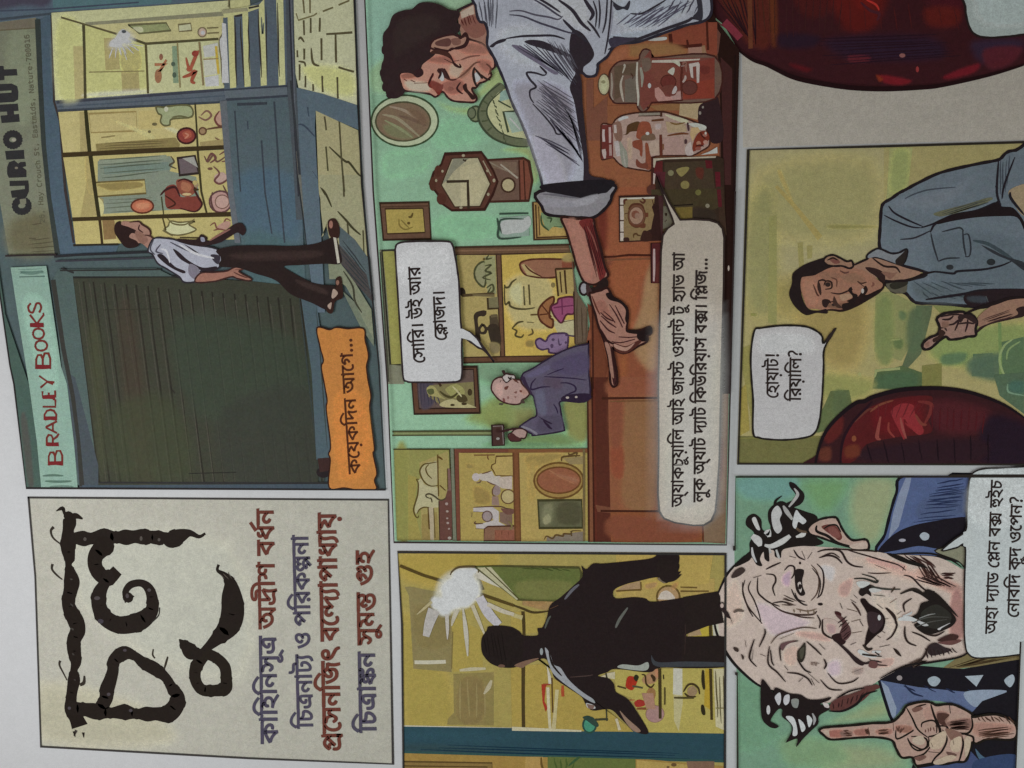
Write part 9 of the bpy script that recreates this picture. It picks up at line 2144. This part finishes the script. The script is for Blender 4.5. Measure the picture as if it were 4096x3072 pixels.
L0 1500 17.1 3329,-1969,55,-83,81,-40
L0 1500 15.6 3422,-1981,42,-97
L0 1500 14 3491,-2078,51,86
F 1500 3419,-2129,-2,-10,-7,-6,-8,0,-7,6,-3,10,3,10,6,6,8,0,7,-6
L0 1500 21.8 3601,-1991,98,30,159,-11,82,-124,81,-54,105,-12
L0 1500 21.8 3623,-2061,105,31,93,-26,68,-69
L0 1500 14 3649,-2046,118,44,93,-54
L0 1503 15.6 3936,-1956,80,-26,185,-52,131,-39,184,-52,94,-67
L0 1504 14 4256,-2131,132,-52
L0 1504 12.4 4181,-2230,105,-5,156,11
L0 1500 18.7 4586,-2248,92,-26,108,-109,79,-54,78,2
H 1505 15 9 4486,-2000,186,-107,99,99,186,-148
H 1506 15 8 4723,-2092,137,-219,-8,222,164,-232
H 1507 16.7 6 4678,-2274,314,-104,-135,164,315,-159
H 1506 15 5 4985,-2211,180,4,-139,-58,130,-25
F 1492 4382,-1988,143,-25,119,-53,131,-39,79,-53,-78,12,-156,38,-132,52
L0 1492 18.7 4460,-2001,258,20,207,-10,183,-65,118,-80
L0 1500 14 4595,-2137,-24,-56
L0 1502 18.7 3876,-2604,29,-70
F 1508 3826,-2705,67,-26,-11,-72,-54,56
F 1498 3681,-2624,-6,-10,-14,-7,-18,0,-15,6,-6,9,5,11,15,6,18,1,15,-6
L0 1509 18.7 3090,-2641,123,-82,162,-38,187,6,52,44
L0 1509 14 3267,-2735,162,-53,160,-9
L0 1510 14 3373,-2690,134,-24,106,31
H 1510 13.3 4 3346,-2690,1,-57,239,64,3,-86
H 1511 13.3 5 3208,-2509,162,-81,-186,-48,188,-9
L0 1502 15.6 3103,-2626,120,18,95,-40
F 1512 3696,-2808,134,-10,82,-98,3,-114,-133,25,-82,54
s 1513 1512 0.8 33 3724,-2864,107,-11,3,-100,-80,-3
L0 1502 21.8 3683,-2809,4,-142,41,-56,82,-40
L0 1502 15.6 3615,-2754,42,-84,-11,-86
F 1514 3828,-2747,80,-27,55,-69,42,-70,2,-85,-90,-89,-42,85,24,86,11,71
F 1515 3795,-3005,92,32,29,-71,41,-27,-39,-44,-94,40
H 1515 15 6 3857,-2860,104,88,-44,-300,102,117
L0 1504 18.7 4008,-2586,69,-83,42,-84
L0 1516 17.1 3958,-2673,120,-32
L0 1516 17.1 4015,-2827,105,31
L0 1517 17.1 4020,-2969,118,25
L0 1502 21.8 4107,-2810,42,-70
L0 1502 15.6 4032,-2501,41,-41
L0 1502 15.6 3994,-2559,67,-40
L0 1502 17.1 4011,-3112,65,31
L0 1502 17.1 4255,-2495,131,-11
L0 1518 15.6 4442,-2588,76,58
L0 1502 18.7 4615,-2696,-16,98,88,73
L0 1502 17.1 4342,-3130,117,33
F 1502 4500,-3138,54,-27,42,-70,-54,27
L0 1502 21.8 4622,-2865,4,-113,42,-84,93,-39
L0 1502 18.7 4391,-2646,96,-110,43,-98,-48,-129,-64,-59
L0 1502 21.8 4404,-2646,95,-96,17,-98
L0 1511 14 4525,-2727,51,44
L0 1502 18.7 4702,-2933,106,-39,107,-67
F 1519 4106,-2570,46,30,67,-69,121,-81,56,-97,-22,-128,-76,-74,-89,-102,-38,-44,15,143,28,143,-31,140
F 1520 4196,-2708,146,-24,30,-113,-88,-116,-68,55
F 1521 4346,-2768,-3,-20,-9,-12,-11,-1,-10,13,-4,19,3,20,8,13,12,0,9,-12
L0 1522 15.6 4298,-2607,68,-54
L0 1522 14 4370,-2788,65,9
L0 1522 15.6 4362,-2930,40,-27
L0 1522 15.6 4311,-2988,40,-27
F 1498 4084,-2471,37,71,78,30,66,-26,-52,-30,16,-84,-53,27,-52,-30
F 1523 4053,-2346,92,17,66,-27,-103,-59
F 1524 4200,-2426,65,16,80,-26,-104,-31
V 1525 4026,-2304,14,4144,-2301,19,4276,-2340,28,4301,-2311,11
V 1525 4116,-2246,11,4248,-2285,17,4289,-2326,11
V 1526 4226,-2397,17,4397,-2421,22,4553,-2417,14
V 1527 4450,-2462,8,4475,-2419,22,4493,-2390,8
V 1528 4555,-2473,17,4709,-2413,36,4842,-2493,25,4896,-2548,11
V 1528 4156,-3107,25,4211,-3162,36,4263,-3146,19
F 1529 4093,-3195,39,30,134,-67,92,17,-64,-45,-120,10
F 1530 4264,-3175,93,3,-12,-29,-80,-2
V 1528 4147,-3222,22,4240,-3233,25,4372,-3243,11
V 1528 4291,-3188,14,4345,-3229,17
F 1531 3810,-3047,108,-68,123,-111,96,-96,53,1,-39,-44,-80,40,-97,111
L0 1531 21.8 3918,-3130,137,-124,122,-81,92,32,106,-11
L0 1532 14 4228,-3276,95,-68,119,-10
F 1533 4242,-3304,80,-12,-11,-72,-80,12
L0 1502 17.1 3755,-3466,124,-125,159,21,78,60
L0 1502 17.1 3677,-3555,110,-112,148,-9
s 1534 1460 0.7 28 4059,-3397,120,-10,-37,-73,-80,-3
L0 1535 15.6 4035,-3455,131,62
L0 1502 18.7 3503,-3086,96,-83,83,-83
L0 1502 18.7 3651,-3110,69,-69
F 1536 3490,-3101,-52,-59,-39,-59,9,-101,48,-27,38,88
F 1537 3426,-3204,52,45,-10,-115,-26,-30
L0 1498 18.7 3401,-3305,42,-71,56,-70,68,-27
L0 1502 18.7 3409,-3082,-107,-25,-93,-46,-12,-73,16,-115
F 1538 3208,-3125,174,49,-106,-61,-52,-74
L0 1502 18.7 3074,-3158,-9,-217,111,-112,97,-113
L0 1502 15.6 3088,-3201,17,-144,28,-57
L0 1502 17.1 3015,-2944,2,-72,-65,-160
L0 1539 15.6 3087,-3129,78,104,134,61,160,48,160,-9
L0 1539 14 3193,-3067,160,77
L0 1540 18.7 2896,-3077,-38,-132,-12,-116,84,-99
L0 1540 14 2885,-3208,-11,-131
L0 1541 15.6 2787,-3095,16,-87
L0 1542 15.6 2967,-3263,69,-26
F 1543 2653,-3187,55,-12,0,-44,-41,13
F 1543 2743,-3271,35,-27,-13,-44
L0 1502 18.7 3255,-3397,42,-57
L0 1502 18.7 3284,-3483,135,-10,109,-54,56,-84
L0 1502 18.7 3422,-3594,52,60
L0 1502 15.6 3527,-3474,137,-125
L0 1502 17.1 3569,-3545,42,-85
L0 1502 18.7 3710,-3295,28,-70,-25,-59
L0 1509 14 3563,-3343,95,-11
H 1544 11.7 4 3563,-3343,2,-43,65,60,2,-58
F 1545 2730,-2194,42,-42,-80,-73,-81,-16,39,86
L0 1502 18.7 2868,-2319,93,31
L0 1546 31.1 2645,-2754,54,31,68,-13
F 1252 2620,-2841,-55,27,-42,57,-56,85,54,44,15,-71,55,-71,43,-128
F 1547 2527,-2671,-3,-17,-10,-10,-12,-1,-9,10,-4,17,3,17,10,11,11,0,10,-10
F 1477 4770,-2649,23,70,77,31,75,58,108,-109,108,-109,28,-69,-48,-72,-76,-45,-102,-45,-103,-17,-107,67,-28,55,76,45,-105,39,50,44
F 1548 4797,-2691,152,103,132,-66,55,-83,-47,-114,-128,-32,-132,52
F 1477 4851,-2409,119,-53,134,-136,109,-137,-106,81,-160,108,-131,52
V 1549 4540,-2783,28,4644,-2766,61,4749,-2791,28
V 1550 4591,-2739,14,4668,-2709,28,4693,-2680,8
V 1551 4749,-2791,19,4829,-2831,42,4881,-2843,11
F 1552 4987,-2882,101,59,38,16,-88,-59,-25,-29
V 1553 4698,-2820,11,4877,-2745,14,5110,-2738,6
V 1553 4752,-2861,11,4906,-2800,14,5086,-2766,6
V 1554 4774,-2762,8,4876,-2717,14,4954,-2700,6
L0 1477 21.8 4896,-2548,-107,81,-105,39
L0 1502 18.7 4833,-2943,131,-24,102,59
F 1555 4992,-3023,127,75,104,-11,-36,-57,-116,-18
F 1556 4879,-3111,89,59,106,-53,79,-25,-76,-45,-155,-34
H 1557 16.7 8 4866,-3126,31,-127,254,151,81,-68
F 1533 4994,-3051,154,33,116,4,-114,-60
H 1541 15 7 4665,-3332,154,77,-74,-117,180,92
L0 1502 21.8 4891,-3097,-47,-129,-75,-74,-129,-61
L0 1496 21.8 4355,-3515,284,168,286,53,335,82,124,118
F 1558 3805,-3840,132,92,159,35,90,91,132,19,-11,-58,-118,-48,-143,-121,-185,-66
F 1555 3859,-3838,185,80,145,49,-90,-90
F 1559 3792,-3868,92,76,158,79,145,64,130,62,42,-41,-78,-46,-129,-136,-211,-110,-120,-20
H 1560 15 8 3832,-3837,2,-87,393,262,-49,-118
L0 1496 28 3781,-3941,161,7,157,93,90,120,144,56
L0 1496 18.7 3870,-3778,145,93,171,50
F 1561 2987,-3594,83,-55,56,-86,26,60,82,-26,96,-40,122,-10,96,-54,135,5,120,34,-26,-44,-93,-48,109,-54,-118,-92,-11,-103,-79,-91,-92,-107,-79,-107,11,104,-121,-50,-14,-1,65,136,-16,102,-97,84,-2,88,-54,-3,-79,-135,55,-42,42,-28,-41,-31,-82,26,-85,129
s 1561 1561 0.9 28 3015,-3637,84,-99,7,-337,-83,70
F 1562 3154,-3777,54,45,15,-87,-25,-74,-43,72
F 1562 3263,-3773,54,17,2,-88,-40,-45,-28,42
F 1563 3345,-3814,82,4,-11,-103,-55,12
F 131 3283,-4036,81,4,43,-86,17,-132,-54,-17,-3,118
F 131 3433,-4058,55,-42,29,-72,-40,-46,-29,87
F 131 3527,-4025,26,16,42,-57,-38,-90
V 1564 3593,-3978,14,3622,-4050,33,3610,-4124,11
V 1565 3711,-3842,14,3752,-3870,56,3780,-3898,19
F 1566 3098,-3955,-3,-35,-11,-22,-13,0,-11,20,-5,35,3,34,11,22,13,1,11,-21
F 1567 3680,-4194,39,38,121,20,188,23,266,41,212,24,115,113,62,104,182,51,93,-11,53,-26,143,20,105,-24,147,-80,28,-42,167,36,142,-8,160,-93,-4,-187,-284,-13,-128,-63,-52,12,-22,-88,-46,-147,-104,-19,-157,-37,-106,9,-183,-38,-57,99,-119,-6,-71,114,-57,99,-214,27,-267,-27,-214,-25,-83,48
K1 1568 31.1 3680,-4194,39,38,121,20,188,23,266,41,212,24,115,113,62,104,182,51,93,-11,53,-26,143,20,105,-24,147,-80,28,-42,167,36,142,-8,160,-93,-4,-187,-284,-13,-128,-63,-52,12,-22,-88,-46,-147,-104,-19,-157,-37,-106,9,-183,-38,-57,99,-119,-6,-71,114,-57,99,-214,27,-267,-27,-214,-25,-83,48
s 1569 1567 0.8 28 3788,-4189,161,22,2,-95,-148,-7
s 1570 1567 0.8 28 4083,-4161,159,21,3,-87,-147,-7
s 1571 1567 0.8 33 4560,-4082,185,-6,-23,-88,-146,8
s 1572 1567 0.8 28 4336,-4150,172,22,3,-72,-160,-8
s 1573 1574 0.8 28 3922,-4183,134,6,3,-73,-121,-6
s 1575 1567 0.7 28 4869,-3866,91,18,19,-158,-93,25
s 1576 1567 0.8 28 5014,-3889,145,-23,-47,-146,-92,25
s 1577 1567 0.8 28 5137,-4013,259,54,6,-143,-236,18
s 1578 1567 0.7 42 5450,-4014,415,-10,-21,-101,-360,-60
f 1579 3707,-4193,80,18,16,-87,-54,27
L0 1568 18.7 4671,-3860,71,-127,71,-142,122,-95
L0 1580 28 4945,-3806,45,-142,58,-127,16,-86,-51,-31,-78,-18
L0 1580 24.9 5008,-4077,118,6,42,-56,105,-24,105,4,48,89,-19,128
L0 1580 18.7 4851,-4098,11,58,104,34,54,-41,5,-116
H 1379 13.3 4 4891,-4111,16,-57,75,90,16,-71
L0 1580 20.2 4737,-4219,79,4,93,-25,17,-86,-64,-47,-122,67,-42,71
F 1581 4751,-4247,104,48,42,-71,-37,-45,-80,11
L0 1568 18.7 4562,-4140,17,-115,156,94,25,30
L0 1568 18.7 4698,-4250,57,-99,81,-40,103,63,-4,116
L0 1580 20.2 5089,-4116,57,-113,-47,-147,-75,-91,-49,-90
L0 1580 20.2 5300,-4150,31,-128,-20,-146,-22,-88
L0 1580 18.7 4942,-4398,132,-8
L0 1580 18.7 5153,-4403,93,-24
L0 1568 18.7 4760,-4480,130,50,76,105
F 1582 4786,-4479,105,35,28,-28,-78,-48
F 1583 5152,-4388,106,-24,-12,-30,-79,11
F 1584 5127,-4100,173,-50,4,-115,-78,-4,-55,55
F 1585 4962,-4238,153,108,18,-100,-61,-119,-105,-5
F 1586 5186,-4256,115,63,-5,-174,-92,-4
F 1587 5013,-4511,167,81,80,-26,-128,-78,-105,-20
F 1588 5342,-4220,64,32,5,-130,-46,-132
L0 1589 14 4964,-4281,28,-57
L0 1589 14 5211,-4226,16,-72
F 1590 5028,-3917,131,-9,-49,-74,29,-71,-93,39
H 1591 15 9 5150,-4013,221,24,-204,-124,234,25
L0 1580 18.7 5155,-3811,17,-100
L0 1592 18.7 4738,-3886,64,46,91,32
F 1593 4737,-3872,78,32,41,-27,-91,-47
L0 1580 21.8 5339,-4163,93,-24,16,-72
H 1594 15 8 5459,-3928,68,-68,281,83,82,-96
H 1594 15 7 5480,-4113,398,75,-367,-174,373,60
H 1595 13.3 4 3949,-4167,81,-11,-66,-62,94,-3
H 1596 13.3 4 4202,-4141,30,-72,10,73,17,-86
H 1597 13.3 5 4350,-4164,132,21,-117,-64,119,20
H 1597 13.3 4 4560,-4096,29,-72,77,76,-63,-90
L0 1597 14 4242,-4125,17,-116
L0 1597 14 4526,-4054,10,-102
k0 1598 14 4762,-4538,84,-113
O|speech_bubble|white speech bubble at the right edge with two lines
F 1599 6211,-911,-356,-30,-264,-19,-188,-13,-99,-41,-35,-55,-15,-108,-6,-299,-3,-219,-123,-112,-129,-133,159,38,95,22,12,-421,21,-557,26,-238,42,-84,92,-39,257,23,268,45,363,61
K1 1600 18.7 6211,-911,-356,-30,-264,-19,-188,-13,-99,-41,-35,-55,-15,-108,-6,-299,-3,-219,-123,-112,-129,-133,159,38,95,22,12,-421,21,-557,26,-238,42,-84,92,-39,257,23,268,45,363,61
s 131 1599 0.6 111 5294,-1068,549,60,45,-593,-596,-11
f 1601 5221,-1716,100,36,10,-233,-103,33
g 1194 8 5640,-2924,-2,197,-196,2 18
g 1602 3 5638,-2749,-2,196,-196,2 18
g 1602 1 5637,-2645,-2,195,-196,2 18
g 1602 59 5635,-2542,-2,195,-195,3 18
g 1198 17 5634,-2425,-2,195,-195,3 18
g 1198 1 5633,-2375,-2,194,-195,3 18
g 1198 77 5633,-2323,-2,194,-195,3 18
g 1198 63 5630,-2135,-2,193,-195,3 18
g 1198 74 5629,-2068,-2,193,-194,4 18
g 1200 4 5628,-1930,-2,193,-194,4 18
g 1200 12 5626,-1764,-2,192,-194,4 18
g 1200 73 5624,-1650,-2,191,-194,4 18
g 1201 78 5622,-1426,-2,190,-193,5 18
g 1603 66 5620,-1311,-2,190,-193,5 18
g 1603 15 5619,-1211,-2,190,-193,5 18
g 1194 63 5874,-2719,-4,193,-195,1 18
g 1194 4 5873,-2652,-4,193,-195,1 18
g 1602 1 5870,-2535,-4,193,-194,1 18
g 1602 12 5869,-2484,-4,192,-194,1 18
g 1602 2 5867,-2369,-4,192,-194,1 18
g 1198 59 5866,-2318,-4,192,-194,1 18
g 1198 0 5862,-2153,-4,191,-194,2 18
g 1198 30 5859,-1999,-4,190,-193,2 18
g 1198 59 5859,-1999,-4,190,-193,2 18
g 1200 18 5855,-1835,-4,190,-193,2 18
g 1200 23 5852,-1695,-4,189,-193,3 18
g 1200 19 5851,-1630,-4,189,-193,3 18
g 1200 4 5848,-1495,-4,188,-192,3 18
g 1200 76 5846,-1381,-4,188,-192,3 18
O|panel_border|
k0 1604 37.8 6406,-1043,-3766,-46,0,-900
O|panel_border|
k0 1604 37.8 2690,-3493,40,-1975
O|panel_border|
k0 1605 37.8 5917,-3004,39,-2277""".split('\n')
cur=None; clip=None; n=0; ink=None; pend=None
def flush():
    global ink,pend
    if pend and ink and ink.f:
        o=ink.build(pend[0],cur)
        if pend[1]: o['label']=pend[1]
    ink=pend=None
if not BLANK:
    for ln in DATA:
        if ln[:2]=='P|':
            flush(); _,nm,lab,cl,base=ln.split('|'); clip=pairs(cl) if cl else None; n=1
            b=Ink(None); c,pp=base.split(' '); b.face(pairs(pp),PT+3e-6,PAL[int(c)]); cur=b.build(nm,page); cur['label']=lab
        elif ln[:2]=='O|':
            flush(); pend=ln.split('|')[1:]; ink=Ink(clip)
        else: n+=1; draw(ink,ln,PT+4e-6+n*DZ)
    flush()
